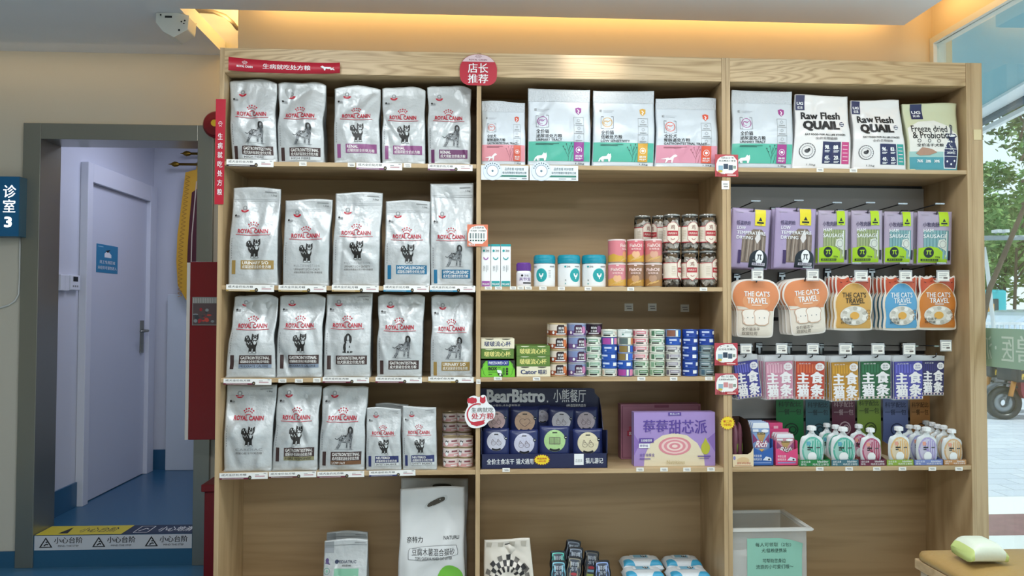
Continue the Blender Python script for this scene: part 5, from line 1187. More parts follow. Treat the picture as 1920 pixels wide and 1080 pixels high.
for args in (('spout pouch in jade green, front of the green display', 1500, 1544, 798, S4+.0030, .032, '3fa58c', 1), ('spout pouch in jade green, rear of the teal display, upper left', 1535, 1566, 793, S4+.0030, .155, '3fa58c', 2), ('spout pouch in jade green, just behind the front one of the teal display', 1550, 1584, 796, S4+.0030, .095, '3fa58c', 3), ('spout pouch in jade green, front of the teal display', 1560, 1605, 800, S4+.0030, .032, '2f9a80', 4),
             ('spout pouch in crimson, rear of the maroon display', 1593, 1628, 795, S4+.0030, .13, 'a02850', 5), ('spout pouch in crimson, front of the maroon display', 1613, 1652, 802, S4+.0030, .032, 'a02850', 6), ('spout pouch in honey gold standing in the lime display', 1666, 1706, 799, S4+.0030, .032, 'd9a860', 7),
             ('spout pouch in lilac grey, rear of the slate blue display', 1690, 1722, 796, S4+.0030, .155, '8a8ac0', 8), ('spout pouch in lilac grey, second in the slate blue display', 1704, 1736, 797, S4+.0030, .09, '8a8ac0', 9), ('spout pouch in white and lilac, front of the slate blue display', 1718, 1757, 800, S4+.0030, .032, '9a8ac0', 10),
             ('spout pouch in beige, front of the tan orange display', 1771, 1809, 804, S4+.0030, .032, 'c99a60', 11), ('spout pouch in beige, second in the tan orange display', 1753, 1785, 797, S4+.0030, .075, 'c9a880', 12), ('spout pouch in beige, third in the tan orange display', 1742, 1773, 795, S4+.0030, .115, 'c9a880', 13), ('spout pouch in beige, fourth in the tan orange display', 1731, 1762, 791, S4+.0030, .155, 'c9a880', 14), ('spout pouch in beige, rearmost in the tan orange display', 1720, 1750, 788, S4+.0030, .195, 'c9a880', 15)):
    spout_pouch(*args)
# --- pouch cartons at the left of that level
def rich(label, x0, x1, yt, c, top, seed, Y, d, n, rowlab):
    zl = at((x0+x1)/2, {'2f5fa8': 838}.get(c, 840), Y).z-S4
    a, b = at_z(x0, Y, S4), at_z(x1, Y, S4); w = b-a; C = mat(c, .4)
    t = thing('sachet_carton', label, 'box', ((a+b)/2, Y, S4), 0, 'open cartons of meat sachets')
    g = G(); g.box(-w/2, w/2, 0, d, .0006, .0026, C); g.build('base', t)
    g = G(); S = lambda u, v, o: ((u-.5)*w, -.0-o, v*zl)
    g.prism([(-w/2, .0006), (w/2, .0006), (w/2, zl), (w*.12, zl*.80), (0, zl*.72), (-w*.12, zl*.80), (-w/2, zl)], 0, .002, C); g.build('front_wall', t)
    for s in (-1, 1):
        g = G(); g.box(s*(w/2-.001)-.001, s*(w/2-.001)+.001, .002, d, .0028, zl*1.4, C); g.build('side_wall', t)
    g = G(); g.box(-w/2, w/2, d-.002, d, .0028, zl*1.9, C); g.build('back_wall', t)
    p = P().text('羊奶主食', .08, .46, .46, .60, WHT, .0); p.text('鲜肉浓汤', .08, .28, .46, .42, WHT, .0); p.rect(.08, .14, .9, .2, mat('7f9ad0', .4)); p.poly([(.5, .3), (.66, .5), (.9, .42), (.92, .26)], mat('d8dee8', .4)); p.ell(.8, .34, .05, .05, BLK, 8); put2(t, 'carton_print', p, S)
    zs = at((x0+x1)/2, yt, Y+.01).z-S4-.004
    for k in range(n):
        sw = w*.86; sh = zs-.004; root = thing('meat_sachet', '%s, %s from the front' % (rowlab, ('first', 'second', 'third', 'fourth')[k]), 'sachet', ((a+b)/2, Y+.016+.022*k, S4+.0036), 0, 'meat sachets standing in open cartons', rot=(-.03, 0, 0))
        S2_ = puff_surface(sw, sh, .002, .005, seed+k, crease=.0006); Sx = lambda u, v, o, s=-1: (S2_(u*(1-.18*max(0, (v-.88)/.12)**2), v, o, s)[0], S2_(u, v, o, s)[1], v*sh+.0006)
        puff_body(Sx, mat(top, .25, bump=.2, bscale=50), 10, 14).build('pouch', root)
        TC = mat('8f4a78', .35) if c != '2f5fa8' else mat('8a3a6a', .35)
        p = P().rect(-.95, .86, .95, .99, mat('d5d8dc', .2)); p.poly([(-.9, .50), (-.9, .74), (-.4, .58)], TC); p.poly([(.9, .50), (.9, .74), (.4, .58)], TC); p.poly([(-.5, .72), (.5, .72), (.0, .46)], mat('b09058', .35)); p.rect(-.42, .715, .42, .765, mat('3a2a20')); p.text('KERTOOL', -.36, .725, .36, .757, mat('d9c48a'), .01)
        p.text('Rich', -.62, .40, .66, .58, mat('5a1a2a') if c != '2f5fa8' else mat('b03060'), .09, .2); p.text('Rich', -.60, .41, .64, .57, WHT, .02, .2); p.poly([(-.3, .37), (.3, .37), (0, .30)], mat('e0b060')); p.rect(-.9, .78, -.3, .84, mat('d9dce0', .3)); p.ell(.4, .80, .4, .04, mat('e9eaec', .3), 12)
        put(root, 'front_print', p, Sx, .0006, (.3, .15))
rich('blue open carton of meat sachets beside the brown candy box', 1410, 1450, 791, '2f5fa8', '7f9cc8', 200, .03, .10, 4, 'blue and purple meat sachet in the blue carton')
rich('pink open carton of meat sachets next to the green pouch display', 1455, 1496, 812, 'd8487c', 'c9909c', 210, .028, .09, 3, 'rose meat sachet in the pink carton')
carton('sachet_carton', 'tall pink carton standing behind the open pink carton', 'box', 1434, 1468, 793, S4, .14, .08, mat('d8487c', .4), [('print', P().rect(.5, .82, .75, .92, mat('f0b8c8')).poly([(.5, .62), (.8, .62), (.65, .74)], mat('f0b8c8')).rect(.5, .5, .85, .55, mat('f0b8c8')))])
# brown candy box with a cut-out front
a, b = at_z(1374, .012, S4), at_z(1413, .012, S4); w = b-a
t = thing('snack_display', 'open front snack box with dark brown inside and cream lip by the divider', 'display box', ((a+b)/2, .012, S4))
hh = at(1390, 790, .02).z-S4; zl = at(1390, 852, .012).z-S4; BRN = mat('4a3326', .6); CRL = mat('e6d3ae', .5)
g = G(); q = [(-w/2, .0006), (w/2, .0006), (w/2, hh*.42), (w*.38, hh*.32), (w*.22, zl), (-w/2, zl)]; g.prism(q, 0, .002, CRL); g.build('front_lip', t)
g = G(); g.box(-w/2, w/2, .002, .16, .0006, .0026, BRN); g.build('base', t)
for s in (-1, 1):
    xs = s*(w/2-.001); q = [(.0025, .0028), (.16, .0028), (.16, hh), (.06, hh*.98), (.03, hh*.8), (.0025, hh*.42 if s > 0 else zl)]
    g = G(); g.add([(xs+d, y, z) for d in (-.0009, .0009) for y, z in q], [tuple(range(6)), tuple(range(11, 5, -1))]+[(k, (k+1) % 6, 6+(k+1) % 6, 6+k) for k in range(6)], BRN); g.build('side_wall', t)
g = G(); g.box(-w/2+.002, w/2-.002, .158, .16, .0028, hh, BRN); g.build('back_wall', t)
p = P().ell(.5, .52, .3, .26, mat('d9b88a', .5), 14); p.text('鲜鸡胸', .2, .2, .85, .4, mat('c06a5a'), .0); p.ell(.08, .72, .06, .16, mat('8a8ac0'), 10); p.rect(.1, .08, .9, .14, mat('c89a7a')); S = lambda u, v, o: ((u-.5)*w, -o, v*zl); put2(t, 'lip_print', p, S)
for k in range(2):
    root = thing('snack_packet', 'upright snack packet inside the brown snack box, %s' % ('left', 'right')[k], 'snack packet', ((a+b)/2+(-.014, .012)[k], .07+.02*k, S4+.003), 0, None, rot=(0, 0, (1.2, 1.35)[k]))
    S3_ = puff_surface(.05, hh*.9, .002, .010, 230+k); Sx = lambda u, v, o, s=-1, f=S3_: (f(u, v, o, s)[0], f(u, v, o, s)[1], v*hh*.9+.0004)
    puff_body(Sx, mat('7a4a58', .3), 8, 12).build('pouch', root); p = P().rect(-.8, .3, .8, .5, mat('8aa048', .4)); p.ell(0, .72, .5, .1, mat('c9a0b0', .4), 12); put(root, 'front_print', p, Sx, .0006, (.3, .15))
# ------------------------------------------------------------------ bottom row
def floor_bag(name, label, x0, x1, yt, Yf, d, seed, m, group=None, zs=S5, tx=None, **kw):
    zt = at((x0+x1)/2, yt, Yf+d/2).z; tl, tr = at((tx or (x0, x1))[0], yt, Yf+d/2), at((tx or (x0, x1))[1], yt, Yf+d/2)
    w1 = tr.x-tl.x; w0 = kw.pop('w0', w1*1.02); cx = (tl.x+tr.x)/2+kw.pop('shift', 0); h = zt-zs
    S = bag_surface(seed, w0, w1, h, d, ((tl.x+tr.x)/2-cx)/h, kw.pop('top', 'zip'), **kw)
    root = thing(name, label, name.replace('_', ' '), (cx, Yf, zs), 0, group); bag_body(S, m).build('pouch', root); return root, S
for i, (Yf, yt, x0, x1, lb) in enumerate(((.06, 1012, 609, 690, 'silver food bag with pale green panel, front one on the bottom shelf'), (.165, 997, 613, 690, 'silver food bag showing its grey top behind another on the bottom shelf'))):
    root, S = floor_bag('pet_food_bag', lb, x0, x1, yt, Yf, .09, 300+i, FOIL, 'silver bags on the bottom shelf', amp=.005, waist=.02)
    r = (S.w/2)/S.h; p = P().rect(-.97, .90, -.55, .99, mat('8f9496', .4)); p.rect(-.97, .835, -.55, .90, mat('9a9ea2', .4)); p.rect(.4, .955, .9, .965, GREYINK); p.rect(-.96, .93, .96, .936, mat('7d8284', .4)); put(root, 'top_seal', p, S)
    p = P().text('PEDIATRIC', -.38, .70, .50, .735, mat('2a3350'), .012); p.ell(-.40, .718, .09, .09*r, mat('2a3350'), 12); p.text('成长配方粮', -.15, .66, .26, .685, BLK, .01); put(root, 'brand_lettering', p, S)
    p = P().rect(-.50, .50, .62, .635, mat('7fb598', .4)); p.rect(-.50, .44, .62, .50, mat('4f9a72', .4)); p.text('VETERINARY DIET', -.42, .515, .5, .545, WHT, .01)
    for k in range(3): p.line([(-.36+k*.14, .475), (-.30+k*.14, .455), (-.2+k*.14, .49)], .05, WHT, r)
    put(root, 'green_panel_print', p, S); p = P()
    for k in range(3): p.ring(-.84, .60-k*.11, .14, .14*r, .02, mat('5f9a86', .4), 14); p.ell(-.84, .60-k*.11, .06, .06*r, mat('8fbfa8', .4), 8)
    p.poly([(-.95, .70), (-.7, .68), (-.8, .73)], mat('5a4a78')); p.ell(-.84, .735, .08, .03, mat('5a4a78'), 10); put(root, 'side_icons_print', p, S)
# large cat litter bags with carrying handles
LIT = mat('d5d7d6', .33, bump=.3, bscale=9)
for i, (Yf, yt, x0, x1, lb) in enumerate(((.05, 906, 751, 871, 'large white cat litter bag with green picture, front one, bottom shelf'), (.19, 897, 752, 878, 'large white cat litter bag standing behind another, only its top visible'))):
    root, S = floor_bag('cat_litter_bag', lb, x0, x1, yt+(8 if i == 0 else 0), Yf, (.112, .095)[i], 310+i, LIT, 'large white cat litter bags', amp=.010, waist=.05, bulge=.3, w0=.275, shift=.0)
    r = (S.w/2)/S.h; hole = mat('4a453c', .8); p = P()
    hz, hx2 = (.885, .12) if i == 0 else (.945, .22)
    q = [(hx2-.30, hz-.03), (hx2-.24, hz-.045), (hx2+.22, hz+.0), (hx2+.28, hz+.02), (hx2+.24, hz+.045), (hx2-.2, hz+.0)] if i == 0 else [(hx2-.3, hz+.02), (hx2-.26, hz-.03), (hx2+.26, hz-.03), (hx2+.3, hz+.02)]
    q = smooth_poly(q, 2); p.poly([(hx2+(a-hx2)*1.3, hz+(b-hz)*1.35) for a, b in q], mat('c3c6c5', .35)); p.poly(q, hole); put(root, 'handle_cutout', p, S)
    p = P().text('奈特力', -.78, .575, -.28, .62, BLK, .01); p.text('NATURLI', .36, .60, .84, .627, BLK, .01)
    q = [(a, b+.075) for a, b in ((-.68, .36), (.76, .40), (.80, .43), (.72, .49), (-.64, .46), (-.70, .44))]; p.poly(smooth_poly([(a*1.03, .50+(b-.50)*1.09) for a, b in q], 1), GREYINK); p.poly(smooth_poly(q, 1), mat('d8dada', .33))
    p.text('豆腐木薯混合猫砂', -.60, .48, .70, .535, BLK, .012); p.text('TOFU CASSAVA MIXED CAT LITTER', -.50, .447, .62, .47, BLK, .01); put(root, 'brand_lettering', p, S)
    GN = mat('6fb83a', .4); p = P().poly(smooth_poly([(-.6, .0), (.95, .0), (.98, .29), (.84, .37), (.50, .41), (.25, .37), (.12, .27), (-.2, .21), (-.55, .12)], 2), GN); p.ell(.5, .12, .2, .05, mat('8fcf5a', .4), 14); put(root, 'green_shape_print', p, S)
# checkered bag
root, S = floor_bag('cat_litter_bag', 'silver bag with black and white checker fan pattern on the bottom shelf', 908, 1009, 1011, .05, .10, 320, mat('dcd6ca', .3, bump=.45, bscale=9, coat=.3), None, amp=.012, waist=.03, tx=(908, 993), w0=.225, shift=.012)
r = (S.w/2)/S.h; p = P(); GY = mat('6a6660', .4)
for j, (r0, r1) in enumerate(((.34, .54), (.54, .74), (.74, .92))):
    for k in range(14):
        a0, a1 = math.pi*(.02+.96*k/14), math.pi*(.02+.96*(k+1)/14)
        if (k+j) % 2 == 0:
            f = lambda rr, a: (-.06+rr*1.0*math.cos(a), .47+rr*1.0*r*math.sin(a))
            p.poly([f(r0, a0), f(r1, a0), f(r1, a1), f(r0, a1)], BLK if j < 2 or k % 4 else GY)
put(root, 'checker_fan_print', p, S)
p = P().poly([(.52, .60), (.68, .69), (.86, .61), (.70, .54)], GY); p.text('柴', .63, .58, .76, .64, BLK, .0); p.rect(-.1, .93, .1, .945, BLK)
for k in range(4): p.poly([(-.9+k*.5, .97), (-.65+k*.5, .97), (-.7+k*.5, .90), (-.9+k*.5, .91)], mat('b9b2a4', .4))
put(root, 'corner_print', p, S)
# black shaped treat pouches in a heap behind the frame edge
RIS = []
def black_pouch(label, px, py, Y, w, h, tilt, c, k):
    top = at(px, py, Y); RIS.append((top.x, Y, top.z-h-.004-abs(tilt)*.05)); t = thing('treat_pouch', label, 'treat pouch', (top.x, Y, top.z), 0, 'small black treat pouches in a heap', rot=(-.12, tilt, 0))
    q = smooth_poly([(-.34, 0), (.34, 0), (.42, -.06), (.40, -.24), (.46, -.36), (.46, -.52), (.40, -.62), (.44, -.80), (.38, -1), (-.38, -1), (-.44, -.8), (-.40, -.62), (-.46, -.52), (-.46, -.36), (-.40, -.24), (-.42, -.06)], 2)
    out = [(x*w, z*h) for x, z in q]; n = len(out); cz = -h/2; g = G(); B = mat('14161c', .25)
    for s in (-1, 1):
        vs = [(px_*sc, s*(.0008+dp), cz+(pz-cz)*sc) for sc, dp in ((1, 0), (.9, .003), (.7, .008), (.4, .011)) for px_, pz in out]+[(0, s*.012, cz)]; fs = []
        for r_ in range(3): fs += [(r_*n+i, r_*n+(i+1) % n, (r_+1)*n+(i+1) % n, (r_+1)*n+i) for i in range(n)]
        fs += [(3*n+i, 3*n+(i+1) % n, 4*n) for i in range(n)]; g.add(vs, fs, B, True)
    g.add([(a, -.0008, b_) for a, b_ in out]+[(a, .0008, b_) for a, b_ in out], [(i, (i+1) % n, n+(i+1) % n, n+i) for i in range(n)], B); g.build('pouch', t)
    SCF = radial(out, cz); TAB = [(1, 0), (.9, .003), (.7, .008), (.4, .011), (0, .0112)]
    def S(u, v, o):
        X, Z = u*w/2, (v-1)*h; return (X, -(.0008+ring_depth(SCF(X, Z), TAB))-o, Z)
    A = mat(c, .3); p = P().poly([(x*2*.80, 1+(z*.86-.06)) for x, z in q], A); p.poly([(x*2*.68, 1+(z*.80-.09)) for x, z in q], mat('3a4250', .35)); p.text('鲜肉', -.45, .70, .45, .84, mat('c9d2dc', .4), .01); p.text('冻干', -.4, .55, .4, .68, mat('c9d2dc', .4), .01)
    p.ell(0, .45, .35, .05, mat('b8404a', .4), 12); p.rect(-.4, .30, .4, .38, mat('8ab0c8', .4)); p.rect(-.45, .12, .3, .24, mat('b9c86a', .4)); put(t, 'front_print', p, S, .0006, (.3, .2)); return t
for k, (px, py, Y, tl, c, lb) in enumerate(((1076, 1012, .20, .14, '7f8a98', 'topmost of the heap'), (1080, 1025, .165, .10, '8a96a6', 'second from the top of the heap'), (1078, 1043, .125, .12, '8f8a78', 'in the middle of the heap with a dull window'), (1110, 1032, .225, .10, '6f6a60', 'tilted at the right rear of the heap'),
                                            (1046, 1032, .155, .0, '5fd0c0', 'turquoise edged, upper left of the heap'), (1047, 1050, .10, .02, '7fc4d8', 'pale blue edged, front left of the heap'), (1128, 1050, .105, -.04, '8fa8dc', 'pale violet edged, front right of the heap'))):
    black_pouch('small black treat pouch, '+lb, px, py, Y, .078, .125, tl, c, k)
g = G(); X0 = RIS[0][0]
for x, y, z in RIS: g.box(x-X0-.022, x-X0+.022, y-.150-.008, y-.150+.014, .0006, z-S5-.004, mat('1b1d22', .5))
g.box(min(q[0] for q in RIS)-X0-.04, max(q[0] for q in RIS)-X0+.04, -.07, .09, .0006, .05, mat('1b1d22', .5))
tag(g.build('display_riser', loc=(X0, .150, S5)), 'low black stepped riser under the heap of black treat pouches', 'display riser')
# low stand under the heap and wipes are below the frame; packs of wet wipes
def wipes(label, px0, px1, py, Y, z, rz, k):
    a, b = at(px0, py, Y), at(px1, py, Y); w = (b.x-a.x)*.95; d, hh = .115, .055
    t = thing('wet_wipes', label, 'wet wipes', ((a.x+b.x)/2, Y+.058, z), rz, 'packs of wet wipes on the bottom shelf')
    g = G(); n, m = 24, 16; vs = []
    for s in (0, 1):
        for j in range(m+1):
            for i in range(n+1):
                u, v = -1+2*i/n, -1+2*j/m; e = max(0, 1-abs(u)**10)*max(0, 1-abs(v)**8)
                vs.append((u*w/2, v*d/2, hh*.42+(hh*.5*e+.001 if s else -hh*.42*e-.001)))
    N = (n+1)*(m+1); fs = []
    for s in (0, 1):
        for j in range(m):
            for i in range(n):
                q = s*N+j*(n+1)+i; fs.append((q, q+1, q+n+2, q+n+1))
    ed = [(i, i+1) for i in range(n)]+[(n+i*(n+1), n+(i+1)*(n+1)) for i in range(m)]+[(N-1-i, N-2-i) for i in range(n)]+[((m-i)*(n+1), (m-i-1)*(n+1)) for i in range(m)]
    fs += [(p_, q_, N+q_, N+p_) for p_, q_ in ed]; Wm = mat('dfe6ea', .3, bump=.25, bscale=25); g.add(vs, fs, Wm, True); g.build('pack', t)
    def S(u, v, o): return (u*w/2, v*d/2, hh*.42+hh*.5*max(0, 1-abs(u)**10)*max(0, 1-abs(v)**8)+.001+o)
    AQ = mat('3fa5cc', .35); p = P().poly([(-.95, -.9), (-.4, -.95), (-.6, -.3), (-.9, -.2)], AQ); p.poly([(.95, -.9), (.3, -.95), (.5, -.5), (.9, -.4)], AQ); p.rect(-.5, -.1, .5, .7, mat('e9f0f4', .25)); p.rect(-.35, .0, .35, .6, mat('7fbcd8', .3)); p.ell(.15, .3, .14, .22, BLK, 14); p.text('99', .05, .15, .25, .45, WHT, .01)
    put(t, 'top_print', p, S, .0014, (.08, .08), step=.0003)
    def S2(u, v, o): e = max(0, 1-abs(u)**6); k_ = math.sin(v*math.pi/2); return (u*w/2, -d/2*(1-.15*v)-o, hh*.42+hh*.35*e*(v*2-1))
    return t
zw = at(1240, 1062, .10).z-.060
lev = ('top', 'second', 'third', 'fourth', 'fifth')
cols = ((1172, 1252, .07, 'front left'), (1256, 1339, .07, 'front right'), (1167, 1248, .20, 'rear left'), (1249, 1322, .20, 'rear right'))
for j, (x0, x1, Y, nm) in enumerate(cols):
    zt_ = at((x0+x1)/2, (1064 if Y < .1 else 1043), Y+.05).z-.056; k = 0
    Y0 = Y-.02 if Y < .1 else .182
    n = max(2, int((zt_-S5)/.057)+1); zz = S5
    st = (zt_-S5)/(n-1)
    for k in range(n):
        i = n-1-k; wipes('white and blue wet wipes pack, %s of the %s pile' % (lev[i] if i < 5 else 'lowest', nm), x0, x1, 1060, Y0, S5+k*st+.0005, (.015, -.01, .02, 0, .01)[k % 5], k)
# clear bin with green note
TUB = mat('e3e3de', .3, alpha=.32); TUBR = mat('e9e8e2', .35, alpha=.75)
Yb = .03; tl, tr = at(1377, 990, Yb), at(1531, 990, Yb); zt_ = tl.z; bx0, bx1 = XC1+.006, at(1512, 1000, Yb).x; bd = .26
tub = thing('storage_tub', 'clear plastic storage tub with a green notice in the right bay', 'storage tub', ((bx0+bx1)/2, Yb, S5)); w = bx1-bx0; hh = zt_-S5
g = G(); th = .003
for (x0, x1, y0, y1) in ((-w/2, w/2, 0, th), (-w/2, w/2, bd-th, bd), (-w/2, -w/2+th, th, bd-th), (w/2-th, w/2, th, bd-th)): g.box(x0, x1, y0, y1, .004, hh-.012, TUB)
g.box(-w/2, w/2, 0, bd, .0006, .004, TUB); g.build('tub', tub)
g = G(); o_ = .014; ro = w/2+o_
g.box(-w/2, ro+.006, -o_, .0, hh-.012, hh, TUBR); g.box(-w/2, ro+.006, bd, bd+.01, hh-.012, hh, TUBR); g.box(w/2, ro+.006, 0, bd, hh-.012, hh, TUBR); g.box(ro, ro+.012, -o_*.8, bd*.3, hh-.010, hh-.004, TUBR); g.build('rim', tub)
p0, p1 = at(1401, 1080, Yb), at(1503, 1008, Yb); cx = (bx0+bx1)/2
NG = mat('8fc4b0', .6); g = G(); x0, x1, z0, z1 = p0.x-cx, p1.x-cx, p0.z-S5-.02, p1.z-S5
n = 12; vs = []
for j in range(n+1):
    for i in range(n+1):
        u, v = i/n, j/n; lift = .0015+.010*max(0, (u+v-1.45)/.55)**2; vs.append((x0+(x1-x0)*u, -lift, z0+(z1-z0)*v-.02*max(0, (u+v-1.5)/.5)**2))
g.add(vs, [(j*(n+1)+i, j*(n+1)+i+1, (j+1)*(n+1)+i+1, (j+1)*(n+1)+i) for j in range(n) for i in range(n)], NG, True)
S = lambda u, v, o: (x0+(x1-x0)*u, -(.0015+.010*max(0, (u+v-1.45)/.55)**2)-o, z0+(z1-z0)*v-.02*max(0, (u+v-1.5)/.5)**2)
p = P()
for t_, a, b_, c, d_ in (('每人可领取（2包）', .15, .80, .80, .90), ('犬/猫粮便携装', .26, .66, .72, .76), ('可帮助您身边', .28, .42, .70, .52), ('流浪的小可爱们哦～', .16, .28, .84, .38)): p.text(t_, a, b_, c, d_, mat('2a4038', .6), .0)
p.emit(g, S, .0008, (.1, .1)); g.build('notice', tub, clean=False)['label'] = 'green paper notice with curled corner'
for k, (dx, dy, dz, rx, rz) in enumerate(((-.10, .045, .10, .08, .1), (-.09, .12, .13, -.08, -.1), (.10, .045, .12, .08, -.1), (.09, .12, .08, -.08, .1))):
    g = G(); n = 6; vs = [(-.045+.09*i/n, .006*math.sin(i*1.3+k), -.10+.2*j/n) for j in range(n+1) for i in range(n+1)]
    g.add(vs, [(j*(n+1)+i, j*(n+1)+i+1, (j+1)*(n+1)+i+1, (j+1)*(n+1)+i) for j in range(n) for i in range(n)], mat('e6e6e2', .6), True)
    o = g.build('food_sample_packet', loc=(cx+dx, Yb+dy, S5+.012+.10+max(0, dz-.03)*0), rot=(rx, 0, rz)); sm = o.modifiers.new('thick', 'SOLIDIFY'); sm.thickness = .004
    tag(o, 'crumpled white sample packet in the clear tub, %s' % ('front left', 'rear left', 'front right', 'rear right')[k], 'packet', 'white sample packets in the clear tub')

# low cabinet with tan leather cushion
cz0 = .665; c0 = at(1714, 1013, Z=cz0); YB1 = c0.y
cab = thing('bench_cabinet', 'low wooden bench cabinet with tan leather cushion by the window', 'bench', (c0.x, YB1, FLZ)); wv = XG-.04-c0.x; ln = 1.1; LEA = mat('b08f57', .38, bump=.15, bscale=60)
g = G(); zb = cz0-FLZ-.055; g.box(.012, wv, -ln, -.012, 0, zb-.035, mat('b9aa92', .5)); g.build('cabinet_body', cab, bevel=.002)
g = G(); g.box(0, wv, -ln-.01, 0, zb-.034, zb-.002, WOODX); g.build('cabinet_top', cab, bevel=.003)
g = G(); n = 16; vs = []
def rr(s, t_, R_=.035):
    # rounded rectangle footprint
    x, y = s*wv/2, t_*ln/2; ex, ey = wv/2-R_, ln/2-R_
    if abs(x) > ex and abs(y) > ey:
        dx, dy = abs(x)-ex, abs(y)-ey; L_ = max(dx, dy); q = math.hypot(dx, dy)
        if q > 0: dx, dy = dx/q*L_, dy/q*L_
        x, y = math.copysign(ex+dx, x), math.copysign(ey+dy, y)
    return x+wv/2, y-ln/2
for s_ in (0, 1):
    for j in range(n+1):
        for i in range(n+1):
            u, v = -1+2*i/n, -1+2*j/n; x, y = rr(math.sin(u*math.pi/2), math.sin(v*math.pi/2)); m_ = max(abs(math.sin(u*math.pi/2)), abs(math.sin(v*math.pi/2)))
            vs.append((x, y, zb+(.001 if s_ == 0 else .014+.041*math.sqrt(max(0, 1-m_**4)))))
N = (n+1)**2; fs = [(s_*N+j*(n+1)+i, s_*N+j*(n+1)+i+1, s_*N+(j+1)*(n+1)+i+1, s_*N+(j+1)*(n+1)+i) for s_ in (0, 1) for j in range(n) for i in range(n)]
ed = [(i, i+1) for i in range(n)]+[(n+i*(n+1), n+(i+1)*(n+1)) for i in range(n)]+[(N-1-i, N-2-i) for i in range(n)]+[((n-i)*(n+1), (n-i-1)*(n+1)) for i in range(n)]
fs += [(a, b_, N+b_, N+a) for a, b_ in ed]; g.add(vs, fs, LEA, True); g.build('seat_cushion', cab)
g = G(); g.box(-.0, .011, -ln+.05, -.06, .05, zb-.06, mat('cfc0a4', .5)); g.box(.004, .0119, -ln+.05, -.06, zb-.058, zb-.036, mat('4a3a28', .6)); g.build('drawer', cab, bevel=.002)
# tissue pack on the cushion
tz = FLZ+zb+.056; ta, tb = at(1816, 1054, Z=tz), at(1893, 1058, Z=tz); tw = tb.x-ta.x
ts = thing('tissue_pack', 'pale green and white tissue pack lying on the tan bench cushion', 'tissue pack', ((ta.x+tb.x)/2, ta.y+.03, tz), -.06)
g = G(); n, m = 12, 8; vs = []; hh = .06
for j in range(m*2+1):
    a_ = math.pi*2*j/(m*2)
    for i in range(n+1):
        u = -1+2*i/n; e = (1-abs(u)**5)*.85+.15; yy = .055*math.copysign(abs(math.cos(a_))**.6, math.cos(a_)); zz = hh/2+hh/2*math.copysign(abs(math.sin(a_))**.6, math.sin(a_))*(e if math.sin(a_) > 0 else 1)
        vs.append((u*tw/2+.0012*math.sin(j*2.1+i), yy, max(.0005, zz*(1-.35*(1-e)))))
TW, TGN = mat('e3ecd8', .35, bump=.35, bscale=20), mat('d2e38e', .35)
g.add(vs, [(j*(n+1)+i, j*(n+1)+i+1, (j+1)*(n+1)+i+1, (j+1)*(n+1)+i) for j in range(m*2) for i in range(1, n-1)], TW, True)
g.add(vs, [(j*(n+1)+i, j*(n+1)+i+1, (j+1)*(n+1)+i+1, (j+1)*(n+1)+i) for j in range(m*2) for i in (0, n-1)]+[tuple(j*(n+1) for j in range(m*2)), tuple(j*(n+1)+n for j in range(m*2))], TGN, True)
g.build('wrapper', ts)
# ------------------------------------------------------------------ price cards, tags and signs on the shelf fronts
YF = -.0015
def rectat(x0, y0, x1, y1, Y):
    a, b = at(x0, y1, Y), at(x1, y0, Y); return a, b.x-a.x, b.z-a.z
def price_card(x0, x1, y0, y1, c, label, rot=0):
    a, w, h = rectat(x0, y0, x1, y1, YF); t = thing('price_card', label, 'price card', (a.x+w/2, YF, a.z), 0, 'long price cards on the left bay shelf edges', rot=(0, rot, 0))
    C = mat(c, .4); g = G(); g.box(-w/2, w/2, -.0006, .0008, 0, h, PAPER); g.build('card', t)
    S = lambda u, v, o: ((u-.5)*w, -.0006-o, v*h); p = P().rect(0, 0, .62, .26, C); p.ell(.63, .24, .035, .30, BLK, 14); p.ell(.63, .24, .018, .15, mat('8a7a5a'), 8)
    p.text('成犬全价处方粮', .04, .52, .56, .86, BLK, .0); p.rect(.05, .09, .5, .14, PAPER); p.rect(.74, .62, .82, .70, GREYINK); p.rect(.74, .34, .94, .50, mat('c9a0a4')); p.rect(.92, .8, .97, .9, GREYINK)
    put2(t, 'card_print', p, S, .0003); return t
MRN, GLD, BL_ = '6a2236', 'a58a4a', '2f86a8'
sh = ('top', 'second', 'third', 'fourth')
for args in ((424.5, 513, 300, 312, '2f2628', 'top', 'leftmost bag'), (668, 754, 306, 318, '7a4068', 'top', 'light purple banded cat bags'), (802, 886, 309, 319.5, '6a3660', 'top', 'purple banded dog bag'),
             (424, 514, 534, 546.5, GLD, 'second', 'gold banded cat bag'), (522, 612, 535, 547, GLD, 'second', 'short bandless bag'), (622, 710, 535, 547, 'b59a62', 'second', 'tall bandless bag'), (719, 804.5, 535, 547, BL_, 'second', 'blue banded cat bag'), (806, 891, 535.5, 547, BL_, 'second', 'blue banded dog bag'),
             (419, 509, 710, 721.5, MRN, 'third', 'leaning leftmost bag'), (605, 692, 707, 718, MRN, 'third', 'puppy bag'), (704, 791, 707, 718, MRN, 'third', 'brown banded dog bag'), (803, 888, 706.5, 717.5, GLD, 'third', 'gold banded dog bag'),
             (411.5, 502, 886, 899, MRN, 'fourth', 'ringed cat bag'), (504, 593, 884, 896, '5a2a2c', 'fourth', 'olive banded cat bag'), (595, 683, 883.5, 895.5, MRN, 'fourth', 'light brown banded dog bag'), (692, 779, 881.5, 893, '262f63', 'fourth', 'two small navy banded bags')):
    price_card(*args[:5], 'long white price card on the %s shelf edge below the %s' % (args[5], args[6]), .01 if args[5] != 'fourth' else -.012)
